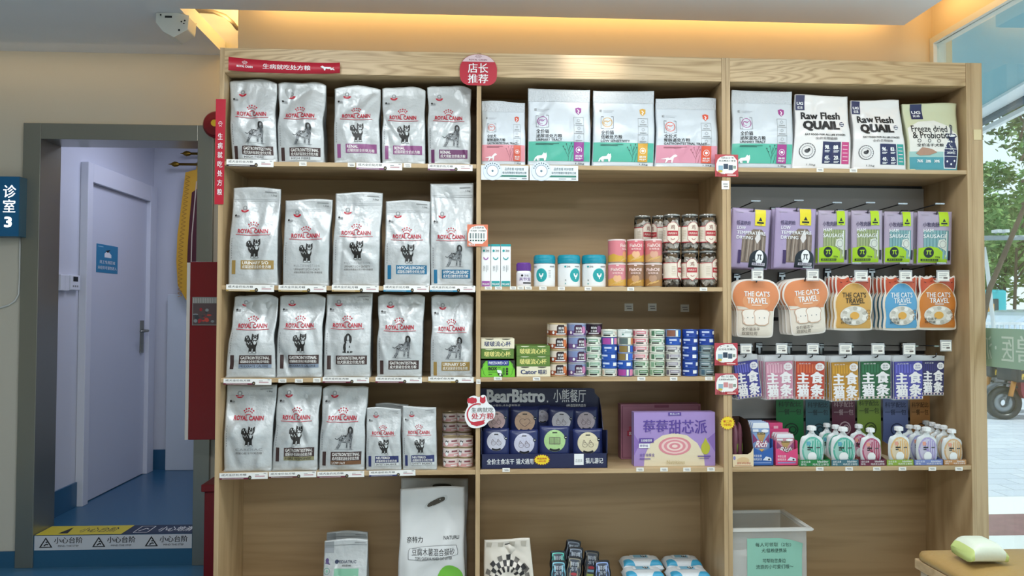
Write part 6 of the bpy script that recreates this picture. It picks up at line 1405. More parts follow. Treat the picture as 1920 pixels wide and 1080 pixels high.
def small_tag(x0, x1, y0, y1, label, Y=None, grp='small price tags on the shelf edges'):
    Y = .0024 if Y is None else Y; a, w, h = rectat(x0, y0, x1, y1, Y)
    g = G(); g.box(-w/2, w/2, -.0006, .0, 0, h, TAGW); p = P().rect(-w*.3, h*.55, w*.3, h*.68, GREYINK); p.rect(-w*.22, h*.25, w*.34, h*.40, mat('9a9490')); p.emit(g, flatS(-.0006), .0003)
    return tag(g.build('small_price_tag', loc=(a.x+w/2, Y, a.z)), label, 'price tag', grp)
TL = [((561, 575, 303, 311), 'top shelf edge under the second bag from left'), ((652, 666, 305, 313), 'top shelf edge between the two long price cards, left bay'), ((757, 771, 306, 314), 'top shelf edge right of the purple striped price card'),
      ((522, 537, 710, 717.5), 'third shelf edge under the second bag, left bay'), ((553, 568, 710, 717.5), 'third shelf edge, middle of three in the left bay'), ((587, 601, 709, 717), 'third shelf edge beside the puppy bag price card'),
      ((1531, 1544, 315, 322), 'top shelf edge under the magenta panel quail bag'), ((1593, 1607, 316, 323), 'top shelf edge under the teal panel quail bag'),
      ((909, 922, 537, 543), 'second shelf edge under the purple bottomed slim box'), ((928, 941, 537, 543), 'second shelf edge under the teal bottomed slim boxes'), ((956, 968, 537, 543), 'second shelf edge left of the purple capped jar'), ((970, 982, 537, 543), 'second shelf edge under the purple capped jar'), ((984, 997, 537, 543), 'second shelf edge right of the purple capped jar'), ((1011, 1025, 537, 543.5), 'second shelf edge under the first teal lidded jar'), ((1046, 1059, 537.5, 544), 'second shelf edge under the middle teal lidded jar'), ((1096, 1109, 538, 544.5), 'second shelf edge under the last teal lidded jar'), ((1176, 1189, 538.5, 545), 'second shelf edge under the fish oil tins'), ((1312, 1326, 539, 545.5), 'second shelf edge under the treat jars'),
      ((926, 941, 706.5, 713), 'third shelf edge under the bright green box'), ((999, 1013, 707, 713.5), 'third shelf edge under the right cup box stack'), ((1195, 1210, 706.5, 713.5), 'third shelf edge under the sixth can stack'), ((1256, 1270, 706.5, 713.5), 'third shelf edge under the eighth can stack'), ((1322, 1336, 706, 713), 'third shelf edge under the tenth can stack'),
      ((942, 956, 877.5, 885), 'fourth shelf edge under the navy counter display'), ((1193, 1207, 876.5, 884), 'fourth shelf edge under the lilac pie box, leftmost of four'), ((1238, 1252, 876.5, 884), 'fourth shelf edge under the lilac pie box, second of four'), ((1281, 1295, 876.5, 884), 'fourth shelf edge under the lilac pie box, third of four'), ((1326, 1340, 876, 883.5), 'fourth shelf edge right of the lilac pie box'),
      ((1530, 1544, 875.5, 882.5), 'shelf edge under the green pouch display'), ((1585, 1599, 875.5, 882.5), 'shelf edge under the teal pouch display'), ((1637, 1651, 875.5, 882.5), 'shelf edge under the maroon pouch display'), ((1685, 1699, 875.5, 882.5), 'shelf edge under the lime pouch display'), ((1741, 1755, 875.5, 882.5), 'shelf edge under the slate blue pouch display'), ((1791, 1805, 875.5, 882.5), 'shelf edge under the tan orange pouch display')]
for q, lb in TL: small_tag(*q, 'price tag on the '+lb)
for q, lb in (((1171, 1187, 569, 583), 'left'), ((1215, 1231, 569, 583), 'middle'), ((1276, 1292, 571, 585), 'right')):
    small_tag(*q, 'price tag stuck on the back board above the cans, %s of three' % lb, YBK-.0008, 'tags on the back board above the cans')
small_tag(1353, 1367, 339, 355, 'pale price sticker on the double divider below the red promotion card', YF, 'stickers on the dividers')
small_tag(893, 901, 711, 720, 'strip of clear tape on the left divider at the third shelf', YF, 'stickers on the dividers')
a, w, h = rectat(1826, 243, 1840, 262, YF); g = G(); g.box(0, w, 0, .0006, 0, h, mat('d9c89a', .4)); tag(g.build('tape_patch', loc=(a.x, YF, a.z)), 'pale yellow tape patch on the right end of the shelf unit', 'tape')
# two plate-shaped shelf talkers
for i, (x0, x1, y0, y1, lb) in enumerate(((902, 991, 311, 337, 'left'), (993, 1084, 311, 338, 'right'))):
    a, w, h = rectat(x0, y0, x1, y1, YF-.002); t = thing('shelf_talker', 'white card with round plate picture under the middle top shelf bags, %s one' % lb, 'card', (a.x+w/2, YF-.002, a.z), 0, 'round plate cards')
    cc = mat('dfe6ea', .45); g = G(); g.box(-w/2, w/2, 0, .0012, 0, h, cc); g.build('card', t); R_ = h*.66; cx, cz = -w*.26, h*.62
    g = G(); g.prism([(cx+R_*math.cos(k*math.pi/16), cz+R_*math.sin(k*math.pi/16)) for k in range(32)], -.0014, -.0002, mat('c9d3dc', .4))
    p = P().ring(cx, cz, R_*.96, R_*.96, R_*.3, mat('d9e1ea')); p.ell(cx, cz, R_*.60, R_*.60, mat('eef2f6', .35), 24); p.ring(cx, cz, R_*.60, R_*.60, R_*.05, mat('8a9aa8'), 24); p.ell(cx, cz, R_*.12, R_*.12, mat('5a7a8a'), 10)
    for k in range(9):
        an = math.radians(20+k*17.5); p.ell(cx+R_*.80*math.cos(an), cz+R_*.80*math.sin(an), R_*.06, R_*.08, mat('3a5a6a'), 6)
    p.emit(g, flatS(-.0014)); g.build('plate_picture', t)
    g = G(); p = P().text('品质奇看 呵护肠胃', -w*.0, h*.66, w*.40, h*.86, mat('3a5a62'), .0); p.text('每包附赠磨砂餐盘物过敏', -w*.05, h*.42, w*.46, h*.60, mat('3a5a62'), .0); p.poly([(-w*.10, h*.22), (w*.46, h*.22), (w*.46, h*.34), (-w*.06, h*.34)], mat('2f7a68')); p.rect(w*.36, h*.08, w*.46, h*.15, GREYINK); p.rect(w*.1, h*.09, w*.25, h*.13, GREYINK); p.emit(g, flatS(0), .0006); g.build('lettering', t)
# promotion cards at the dividers
def promo(label, x0, x1, y0, y1, c, t1, t2, foot, kind):
    a, w, h = rectat(x0, y0, x1, y1, YF-.0015); t = thing('promotion_card', label, 'promotion card', (a.x+w/2, YF-.0015, a.z), 0, 'small promotion cards on the dividers')
    C = mat(c, .45); g = G(); g.box(-w/2, w/2, 0, .0012, 0, h, C); g.build('card', t)
    S = lambda u, v, o: ((u-.5)*w, -o, v*h); p = P().poly(smooth_poly([(.05, .12), (.95, .12), (.95, .94), (.30, .94), (.05, .72)], 1), mat('efeeea', .5)); p.text(t1, .24, .80, .80, .90, BLK, .012); p.text(t2, .16, .67, .90, .76, BLK, .012)
    if kind == 'list':
        for k in range(6):
            p.rect(.12+.13*k, .36, .19+.13*k, .60, mat('9aa0a0') if k % 2 else mat('6a7a7a')); p.rect(.12+.13*k, .24, .20+.13*k, .30, mat('2f6a5a') if k % 2 else BLK)
    else:
        p.rect(.14, .28, .34, .50, mat('8fb0c0')); p.rect(.36, .34, .56, .58, mat('2f3f52') if kind == 'blk' else mat('d08a8a')); p.rect(.58, .30, .76, .52, mat('4a5a6a') if kind == 'blk' else mat('c9a0a0')); p.rect(.78, .36, .9, .5, mat('8a9a8a')); p.ell(.22, .24, .10, .06, mat('c9b050'), 10)
        p.rect(.42, .0, 1, .14, mat('b03038')); p.rect(.52, .05, .9, .09, mat('efd0c8'))
    p.text(foot, .06, .03, .36, .17, mat('8a3a20') if kind != 'list' else WHT, .012); put2(t, 'card_print', p, S, .0004)
promo('orange edged promotion card at the left divider above the slim white boxes', 876, 915, 421, 462, 'd9795a', '卫仕营养膏', '任选享（可选配）', '每日', 'list')
promo('red edged promotion card on the double divider beside the top shelf', 1341, 1384, 290, 331, 'b5434a', '犬猫食品买冻干粮', '商品赠送小零食', '买1送1', 'blk')
promo('red edged promotion card on the double divider beside the tenth can stack', 1340, 1383, 643, 685, 'b5404c', '卜二木二', '冻双收营罐头', '10送1', 'blk')
promo('red edged promotion card on the double divider, lowest of the three', 1341, 1384, 700, 740, 'b5505a', '布兰德', '主食猫条&鱼油冻干', '6送1', 'pink')
pq = at(1364, 793, -.003); starburst('yellow starburst sticker on the double divider beside the brown snack box', pq.x, -.0035, pq.z, .031, .028, None, '第二件', '10元')
# red banner on the header
rz_ = [at(430, 108, -.004), at(430, 133, -.004), at(638, 119, -.004), at(638, 138.5, -.004)]
bn = thing('banner_strip', 'curling red paper banner with white writing on the left header', 'sign', (rz_[1].x, -.004, rz_[1].z)); bw = rz_[2].x-rz_[0].x
zA, zB, zC_, zD = (p_.z-rz_[1].z for p_ in rz_)
def Sb(u, v, o):
    e = abs(2*u-1)**5; sag = -.004*math.sin(u*math.pi); return (u*bw, -.0015-.010*e-o, (zB+(zD-zB)*u)*(1-v)+(zA+(zC_-zA)*u)*v+sag)
g = G(); n = 24; vs = [Sb(i/n, v, 0) for v in (0, 1) for i in range(n+1)]+[tuple(a+b for a, b in zip(Sb(i/n, v, 0), (0, .001, 0))) for v in (0, 1) for i in range(n+1)]
m_ = n+1; g.add(vs, [(i, i+1, m_+i+1, m_+i) for i in range(n)]+[(2*m_+i, 3*m_+i, 3*m_+i+1, 2*m_+i+1) for i in range(n)]+[(i, 2*m_+i, 2*m_+i+1, i+1) for i in range(n)]+[(m_+i, m_+i+1, 3*m_+i+1, 3*m_+i) for i in range(n)], SIGNRED, True); g.build('strip', bn)
p = P().text('生病就吃处方粮', .30, .30, .73, .72, WHT, .012); p.text('ROYAL CANIN', .07, .30, .21, .46, WHT, .03)
crown(p, .14, .55, .05, .28, WHT); q = [(.82, .62), (.84, .72), (.86, .60), (.91, .58), (.93, .46), (.925, .30), (.915, .30), (.91, .42), (.87, .44), (.865, .28), (.855, .28), (.85, .45), (.835, .52)]; p.poly(q, WHT); p.poly([(.88, .44), (.93, .50), (.945, .54), (.94, .42), (.955, .28), (.94, .28), (.92, .40), (.89, .38)], mat('e9d3d3', .5))
p.ell(.14, .12, .0, .0, WHT, 3) if False else None
put(bn, 'lettering', p, Sb, .0006, (.04, .3))
# vertical red strip on the left panel
a, w, h = rectat(402, 186, 423.5, 383, -.003); t = thing('banner_strip', 'upright red strip with white writing on the left shelf panel', 'sign', (a.x, -.003, a.z)); sl = (at(401, 383, -.003).x-at(404, 186, -.003).x)
g = G(); g.hexa([(0, 0, 0), (w-.004, 0, 0), (0, .0012, 0), (w-.004, .0012, 0), (-sl*.5, 0, h), (w, 0, h), (-sl*.5, .0012, h), (w, .0012, h)], SIGNRED); g.build('strip', t)
p = P()
for k, c in enumerate('生病就吃处方粮'): p.text(c, .26, .615-k*.088, .74, .675-k*.088, WHT, .012)
crown(p, .5, .74, .44, .05, WHT); put2(t, 'lettering', p, lambda u, v, o: (u*w, -o, v*h), .0006)
# round wobbler on the header
c0 = at(897, 131, -.006); rx, rz2 = (at(932, 130, -.006).x-at(862, 130, -.006).x)/2, (at(897, 101, -.006).z-at(897, 159, -.006).z)/2
t = thing('round_sign', 'red and white rounded sign at the top of the left divider', 'sign', (c0.x, -.006, c0.z))
sup = lambda k, n, e: (rx*math.copysign(abs(math.cos(2*math.pi*k/n))**e, math.cos(2*math.pi*k/n)), max(-rz2, rz2*1.08*math.copysign(abs(math.sin(2*math.pi*k/n))**(1.0 if math.sin(2*math.pi*k/n) > 0 else .5), math.sin(2*math.pi*k/n))*(.93 if math.sin(2*math.pi*k/n) > 0 else 1)))
pts = [sup(k, 40, .85) for k in range(40)]; g = G(); g.prism(pts, 0, .0015, SIGNRED); g.build('plate', t)
S = lambda u, v, o: (u*rx, -o, v*rz2); top = sorted([(x/rx*.985, z/rz2*.985) for x, z in pts if z/rz2 > .58], key=lambda q_: q_[0]); p = P().poly([(top[0][0]*1.05, .52)]+top+[(top[-1][0]*1.05, .52)], mat('d9c0c4', .45)); p.text('ROYAL CANIN', -.50, .60, .46, .70, mat('6a2030'), .02); crown(p, 0, .78, .36, .16, mat('6a2030'))
p.text('店长', -.56, -.20, .52, .42, WHT, .012); p.text('推荐', -.56, -.86, .52, -.28, WHT, .012); put2(t, 'lettering', p, S, .0006)
# cat-and-dog hanging tag
c0 = at(898, 777, -.006); k_ = at(899, 777, -.006).x-c0.x
t = thing('round_sign', 'white rounded hanging tag with red ring and pet heads on the left divider', 'sign', (c0.x, -.006, c0.z)); q = [(-8, -27), (-20, -22), (-27, -8), (-26, 6), (-19, 17), (-23, 24), (-18, 33), (-8, 36), (0, 31), (6, 37), (14, 35), (15, 22), (30, 12), (31, 0), (27, -10), (18, -12), (12, -22)]
g = G(); g.prism(smooth_poly([(x*k_, z*k_) for x, z in q], 2), 0, .0015, WHT); g.build('plate', t)
S = lambda u, v, o: (u*k_, -o, v*k_); p = P(); RD = mat('c03040', .45); p.ring(-2, 0, 21, 21, 2.6, RD, 30, math.radians(75), math.radians(310)); p.poly([(-18, -12), (-10, -14), (4, -12), (12, -10), (6, -19), (-4, -22), (-14, -19)], RD)
p.ell(-13, 26, 6.5, 6, RD, 14); p.ell(-19, 26, 3, 5, RD, 10); p.ell(-7, 26, 3, 5, RD, 10); p.ell(7, 26, 5.5, 5.5, RD, 14); p.poly([(2, 28), (2, 35), (6, 31)], RD); p.poly([(8, 31), (12, 35), (12, 28)], RD); crown(p, 0, 16, 6, 3, mat('b9a080'))
p.text('生病就吃', -14, 4, 27, 13, mat('5a5a58'), .0); p.text('处方粮', -14, -9, 28, 3, RD, .012); put2(t, 'lettering', p, S, .0006)
# ------------------------------------------------------------------ things on and behind the door wall
yw = YW-.0005
a, w, h = rectat(-48, 331, 37.5, 443, YW-.08); t = thing('room_sign', 'blue lit room sign with white writing on the wall beside the doorway', 'sign', (a.x, YW-.08, a.z))
g = G(); g.box(0, w, 0, .079, 0, h, mat('1d5670', .3)); g.build('light_box', t, bevel=.002)
S = lambda u, v, o: (u*w, -o, v*h); g = G(); P().rect(.0, .0, 1, 1, mat('0d4a70', .4, emis=.35)).emit(g, lambda u, v, o: (.002+u*(w-.004), -o, .002+v*(h-.004)), .0006); g.build('face_panel', t)
p = P(); LIT_ = mat('ffffff', .5, emis=1.3); k0 = lambda px: (px+48)/85.5
for c, y0, y1, x0, x1 in (('诊', 347, 371, 6, 31), ('室', 374, 398, 6, 30), ('3', 406, 426, 9, 24)): p.text(c, k0(x0), 1-(y1-331)/112, k0(x1), 1-(y0-331)/112, LIT_, .012 if c != '3' else .04)
put2(t, 'lettering', p, S, .0014)
g = G(); pts = [at(px, py, YW-.008) for px, py in ((-30, 588), (0, 577), (16, 572), (28, 564), (35, 552), (37, 520), (37.5, 470), (38, 444))]; g.tube(pts, .0045, mat('d9d9d4', .5), 8); tag(g.build('power_cable'), 'white cable drooping below the blue room sign', 'cable')
# ceiling sensor
c0 = at(331, 31, Z=ZC); s0 = (c0-CAM).length/F
t = thing('ceiling_sensor', 'small white sensor box mounted on the ceiling above the doorway', 'sensor', (c0.x, c0.y, ZC)); SN = mat('dcdcd4', .45); hw = 26*s0
g = G(); q = [(-hw*.98, -.004), (hw*.30, -.0005), (hw, -.012), (hw*.92, -.075), (hw*.1, -.110), (-hw*.55, -.085), (-hw, -.045)]; g.prism(q, -.045, .045, SN); g.build('housing', t, bevel=.006)
g = G(); P().rect(-hw*.45, -.024, -hw*.02, -.015, BLK).ell(hw*.75, -.035, .004, .004, BLK, 8).ell(hw*.55, -.040, .004, .004, BLK, 8).ell(hw*.7, -.048, .004, .003, BLK, 8).ell(hw*.42, -.078, .005, .005, BLK, 8).ell(-hw*.7, -.012, .004, .004, BLK, 8).emit(g, flatS(-.0455), .0008); g.build('markings', t)
# curved dark tube in the cove
g = G(); cv = [at(px, py, Z=2.86) for px, py in ((340, 20), (372, 20.5), (400, 22), (422, 30), (436, 42), (446, 55), (456, 72))]; g.tube(cv, .010, mat('5a5048', .5), 10); tag(g.build('cove_conduit'), 'dark curved conduit inside the lit ceiling recess', 'conduit')
# alarm bell
c0 = at(404, 232, YW-.05); t = thing('alarm_bell', 'round dark red alarm bell on the wall beside the shelf', 'alarm bell', (c0.x, YW, c0.z), rot=(math.pi/2, 0, 0)); rb_ = at(404+26, 232, YW-.05).x-c0.x; BR = mat('7d1420', .3)
g = G(); g.lathe([(0, .001), (rb_*.5, .001), (rb_*.5, .02), (rb_, .022), (rb_, .034), (rb_*.85, .052), (rb_*.4, .062), (0, .064)], BR, n=40); g.build('gong', t)
g = G(); g.lathe([(0, .0641), (rb_*.25, .0641), (rb_*.25, .067), (0, .067)], mat('d9c030', .4), n=20); g.build('hub', t)
# red fire cabinet and floor box
RC = mat('760d15', .35)
a, w, h = rectat(352, 491, 420, 825, .60); x1 = -.012; t = thing('fire_cabinet', 'deep red wall cabinet standing off the doorway beside the shelf', 'cabinet', (a.x, .60, a.z)); w = x1-a.x
g = G(); g.box(0, w, .0, .255, 0, h, RC); g.build('body', t, bevel=.003)
g = G(); g.box(-.016, -.0005, .004, .03, .0, h*.995, mat('d9d4cc', .5)); g.build('edge_strip', t)
wz0, wz1, wx0, wx1 = at(370, 610, .6).z-a.z, at(370, 557, .6).z-a.z, at(361, 580, .6).x-a.x, at(410, 580, .6).x-a.x
g = G(); g.box(wx0, wx1, -.004, -.0005, wz0, wz1, mat('8a8a88', .25)); g.build('notice_pocket', t)
g = G(); p = P().rect(wx0+.004, wz0+.004, wx1-.004, wz1-.03, mat('5a4a4c', .4))
R = random.Random(9)
for k in range(16): p.ell(R.uniform(wx0+.015, wx1-.015), R.uniform(wz0+.015, wz1-.045), R.uniform(.005, .014), R.uniform(.003, .009), mat(('a83038', '8a8f94', '3a4148', 'c8483c')[k % 4], .4), 8)
for k in range(14): p.rect(wx0+.004+k*.008, wz1-.028, wx0+.008+k*.008, wz1-.004, mat('b9b9b6', .4))
p.emit(g, flatS(-.004)); g.build('pocket_picture', t)
a, w, h = rectat(381, 926, 420, 1080, .60); t = thing('floor_box', 'red box with an overhanging lid standing on the floor beside the shelf', 'box', (a.x, .60, FLZ)); hz = at(385, 908, .60).z-FLZ; w = -.012-a.x
g = G(); g.box(0, w, 0, .24, 0, hz-.035, RC); g.build('body', t, bevel=.003)
g = G(); g.box(-.012, w, -.012, .25, hz-.034, hz, RC); g.build('lid', t, bevel=.004)
# hall: notice on the door, thermostats, pennants
xd = hx+.0185; q0, q1 = at(180, 510, X=xd), at(221, 462, X=xd); t = thing('door_notice', 'blue notice with a small house picture on the white hall door', 'notice', (xd, q0.y, q0.z)); wy = q1.y-q0.y; hzn = at(180, 456, X=xd).z-q0.z
g = G(); g.box(0, .001, 0, wy, 0, hzn, mat('2f86b0', .4)); g.build('sheet', t)
S = lambda u, v, o: (.001+o, u*wy, v*hzn); p = P().poly([(.36, .55), (.36, .68), (.5, .80), (.68, .66), (.68, .55)], WHT); p.poly([(.40, .78), (.62, .84), (.52, .72)], BLK); p.text('员工专用区域', .14, .32, .86, .44, WHT, .012); p.text('未经许可请勿进入', .06, .12, .94, .24, WHT, .012); p.rect(.06, .9, .3, .93, mat('8fc0d8')); put2(t, 'lettering', p, S, .0006)
for i, (x0, x1, y0, y1, lb) in enumerate(((106, 122.5, 515, 545, 'plain white switch box on the hall wall left of the thermostat'), (125, 143, 516, 544, 'white thermostat with dark display on the hall wall'))):
    q0, q1 = at(x0, (y0+y1)/2, X=hx), at(x1, (y0+y1)/2, X=hx); zz0, zz1 = at((x0+x1)/2, y1, X=hx).z, at((x0+x1)/2, y0, X=hx).z
    t = thing('wall_controller', lb, 'wall control', (hx+.0005, q0.y, zz0)); wy, hh_ = q1.y-q0.y, zz1-zz0; g = G(); g.box(0, .022, 0, wy, 0, hh_, mat('e6e8ee', .4)); g.build('case', t, bevel=.003)
    p = P(); S = lambda u, v, o: (.022+o, u*wy, v*hh_)
    if i: p.rect(.25, .58, .75, .90, mat('2a3438', .3)); [p.rect(.2+.22*k, .2, .34+.22*k, .32, GREYINK) for k in range(3)]
    else: p.rect(.49, .05, .51, .95, mat('c3c6cc'))
    put2(t, 'display_print', p, S, .0006)
YP = hy-.10; GOLD = mat('d9a52f', .4, .1); MAR = mat('4a0f1c', .6); BRS = mat('8a6a20', .3, .8)
def pennant(px0, pz_, Y, pyb, label, full):
    r0 = at(px0, pz_, Y); t = thing('award_pennant', label, 'pennant', (r0.x, Y, r0.z), 0, 'maroon and gold award pennants in the hall'); wv = .72
    g = G(); g.tube([(0, 0, 0), (wv, 0, 0)], .009, BRS, 10); g.build('rod', t)
    for sx in (0, wv):
        g = G(); sg = -1 if sx == 0 else 1; pr = ((.0, .009), (.012, .016), (.03, .020), (.045, .014), (.055, .006), (.075, .001)); n = 12; vs = [(sx+sg*d, r_*math.cos(2*math.pi*k/n), r_*math.sin(2*math.pi*k/n)) for d, r_ in pr for k in range(n)]
        g.add(vs, [(i*n+k, i*n+(k+1) % n, (i+1)*n+(k+1) % n, (i+1)*n+k) for i in range(len(pr)-1) for k in range(n)], BRS, True); g.build('finial', t)
    hh_ = r0.z-at(px0, pyb, Y).z; x0, x1 = .05, wv-.04; outer = [(x0, -.01), (x1, -.01), (x1+.03, -hh_*.55), (x1, -hh_*.90), (x1-.12, -hh_), (x0+.16, -hh_), (x0-.04, -hh_*.94), (x0-.065, -hh_*.60), (x0-.02, -hh_*.2)]
    inner = [(x0+.05, -.10), (x1-.06, -.10), (x1-.05, -hh_*.8), (x1-.16, -hh_*.90), (x0+.09, -hh_*.90), (x0+.015, -hh_*.80), (x0+.022, -hh_*.5)]
    g = G(); g.prism(smooth_poly(outer[:], 1), -.004, .0, GOLD)
    for k in range(30):
        z = -.08-k*(hh_*.86)/30; xx = x0-.005-.05*min(1, -z/hh_/.6); P().line([(xx+.01, z), (xx+.04, z-.012), (xx+.01, z-.024)], .004, mat('a87820', .4)).emit(g, flatS(-.004), .0008)
    g.build('gold_fringe', t)
    g = G(); g.prism(smooth_poly(inner, 1), -.010, -.0042, MAR); P().line([(x0+.075, -.12), (x0+.048, -hh_*.5), (x0+.045, -hh_*.76), (x0+.11, -hh_*.86)], .007, mat('c9b9a4', .5)).emit(g, flatS(-.010), .0008); g.build('velvet_panel', t)
    g = G(); g.tube([(.10, -.002, .0), (wv*.5, -.002, .16), (wv-.1, -.002, 0)], .002, mat('c9c0b0', .5), 6); g.build('hanging_cord', t)
pennant(336, 308, YP, 574, 'maroon velvet pennant with gold fringe in the hall, nearer one', True)
pennant(358, 288, YP+.025, 560, 'second pennant, its brass rod end showing above the nearer pennant', False)
q0, q1 = at(312, 880, hy-.02), at(380, 552, hy-.02); t = thing('hall_cabinet', 'pale grey low cabinet door at the end of the hall', 'cabinet', (q0.x, hy-.045, HZ)); g = G(); g.box(0, .5, 0, .03, 0.0006, q1.z-HZ, mat('cfd6de', .4)); g.build('door_panel', t, bevel=.003)
# step warning strips
sx0, sx1 = ix0+.004, ix1-.004; zr0, zr1 = at(200, 1030, YW-.013).z, HZ-.002; NVY = mat('1f2f4a', .5)
g0 = G(); t = thing('step_sticker', 'white warning strip with black triangles on the front of the step', 'sticker', (sx0, YW-.0125, zr0)); w, h = sx1-sx0, zr1-zr0; g = G(); g.box(0, w, -.001, 0, 0, h, mat('d3d5da', .5)); g.build('strip', t)
S = lambda u, v, o: (u*w, -.001-o, v*h); p = P()
for k in range(3):
    u = .03+k*.335; p.poly([(u, .18), (u+.085, .18), (u+.042, .90)], BLK); p.poly([(u+.013, .24), (u+.072, .24), (u+.042, .76)], mat('d3d5da', .5)); p.line([(u+.03, .3), (u+.045, .42), (u+.058, .38)], .008, BLK, w/h); p.ell(u+.047, .56, .007, .05, BLK, 8)
    p.text('小心台阶', u+.095, .46, u+.275, .90, BLK, .012); p.text('MIND THE STEP', u+.12, .22, u+.25, .34, BLK, .0)
put2(t, 'lettering', p, S, .0005)
d_ = at(200, 986, Z=HZ).y-YW; t = thing('step_sticker', 'yellow and navy warning strip lying on top of the step', 'sticker', (sx0, YW-.011, HZ)); g = G(); g.box(0, w, 0, d_+.011, .0003, .0012, NVY); g.build('strip', t)
S = lambda u, v, o: (u*w, v*(d_+.011), .0012+o); p = P().rect(.0, .0, .545, 1, mat('d3c23a', .5)); p.text('小心台阶', .24, .25, .48, .8, BLK, .012); p.text('小心地滑', .75, .25, .97, .8, WHT, .012); p.poly([(.13, .15), (.19, .15), (.16, .85)], BLK); p.frame(.61, .15, .70, .85, .005, WHT, w/(d_+.011)); p.line([(.63, .3), (.66, .6), (.68, .5)], .008, WHT, w/(d_+.011)); put2(t, 'lettering', p, S, .0004)

# ------------------------------------------------------------------ outside the window
zo = FLZ-.03
def gp(px, py): return at(px, py, Z=zo)
def slab(name, x0, x1, y0, y1, z0, z1, m): g = G(); g.box(x0, x1, y0, y1, z0, z1, m); return struct(g.build(name))
def tiles(name, c1, c2, sc, mort='8a8f96'):
    M = bpy.data.materials.new(name); M.use_nodes = True; n = M.node_tree.nodes; L = M.node_tree.links; b = n['Principled BSDF']; b.inputs['Roughness'].default_value = .6
    tc = n.new('ShaderNodeTexCoord'); br = n.new('ShaderNodeTexBrick'); br.inputs['Scale'].default_value = sc; br.inputs['Color1'].default_value = lin(c1); br.inputs['Color2'].default_value = lin(c2); br.inputs['Mortar'].default_value = lin(mort); br.inputs['Mortar Size'].default_value = .006
    L.new(tc.outputs['Object'], br.inputs['Vector']); L.new(br.outputs[0], b.inputs['Base Color']); return M
slab('ground_sidewalk', 3.3, 16, -6, 14, zo-.2, zo, tiles('pavers', 'c3c8d0', 'b4bac6', 1.4))
yb0, yb1 = gp(1880, 1005).y, gp(1880, 965).y
slab('ground_granite_strip', 3.3, 16, yb0, yb1, zo, zo+.004, mat('7f5a5c', .5, vary=.45, bscale=9)); slab('ground_white_strip', 3.3, 16, yb1, gp(1880, 932).y, zo, zo+.003, mat('dcdcd8', .6)); slab('ground_entry_tiles', 3.3, 16, -6, yb0, zo, zo+.003, mat('d3d6d6', .35, vary=.05, bscale=6))
slab('road', -6, 60, 14, 40, zo-.3, zo-.1, mat('8d9096', .8)); slab('ground_far', -10, 90, 40, 90, zo-.4, zo-.1, mat('7f8a78', .9))
# canopy over the entrance
zc_ = 2.95; e0, e1 = at(1843, 197, Z=zc_), at(1920, 152, Z=zc_); dr_ = (e1-e0).normalized(); A0, A1 = e0-dr_*7, e1+dr_*7
CAN = mat('5fa0ae', .35)
g = G(); q = [(3.3, A0.y), (A0.x, A0.y), (A1.x, A1.y), (3.3, A1.y)]
g.add([(x, y, z) for z in (zc_, zc_+.12) for x, y in q], [(0, 1, 2, 3), (7, 6, 5, 4), (0, 4, 5, 1), (1, 5, 6, 2), (2, 6, 7, 3), (3, 7, 4, 0)], CAN); cn = g.build('entrance_canopy'); tag(cn, 'teal entrance canopy overhanging outside the window', 'canopy')
g = G(); nrm = Vector((-dr_.y, dr_.x, 0)); nrm = nrm if nrm.y > 0 else -nrm
nrm = Vector((abs(dr_.y), -dr_.x*math.copysign(1, dr_.y), 0))
for nm_, z0, z1, o0, o1, mm in (('fascia_beam', zc_-.02, zc_+.10, .0, .14, mat('dfe8ec', .3)), ('gutter', zc_-.05, zc_+.02, .145, .20, mat('2f4a5c', .4)), ('drip_edge', zc_-.09, zc_-.055, .21, .25, mat('e3e8ea', .4))):
    g = G(); g.hexa([(pt.x+nrm.x*o_, pt.y+nrm.y*o_, z) for z in (z0, z1) for o_ in (o0, o1) for pt in (A0, A1)], mm); g.build(nm_, cn)
# white mirrored lettering band on the glass
za, zb_ = at(1880, 690, X=XG).z, at(1880, 616, X=XG).z; y0_, y1_ = -1.66, YB-.035
bnd = thing('window_decal', 'green band with white mirrored lettering stuck on the window glass', 'decal', (XG+.004, y0_, za)); wl = y1_-y0_; hl = zb_-za
g = G(); g.box(-.0012, 0, 0, wl, 0, hl, mat('9fc0aa', .5)); g.build('band', bnd)
S = lambda u, v, o: (-.0012-o, wl*(1-u), v*hl); yk = lambda px: 1-(at(px, 650, X=XG).y-y0_)/wl
p = P(); LW = mat('d3e6d8', .5); L1 = yk(1930); L0 = yk(1841)
p.text('兽', L0+(L1-L0)*.72, .18, L1+(L1-L0)*.12, .84, LW, .012, 0, True); p.text('医', L0+(L1-L0)*.42, .18, L0+(L1-L0)*.68, .80, LW, .012, 0, True); p.ell(L0+(L1-L0)*.30, .5, (L1-L0)*.02, .05, LW, 8); p.text('派', L0-(L1-L0)*.05, .18, L0+(L1-L0)*.22, .80, LW, .012, 0, True); put2(bnd, 'lettering', p, S, .0006)
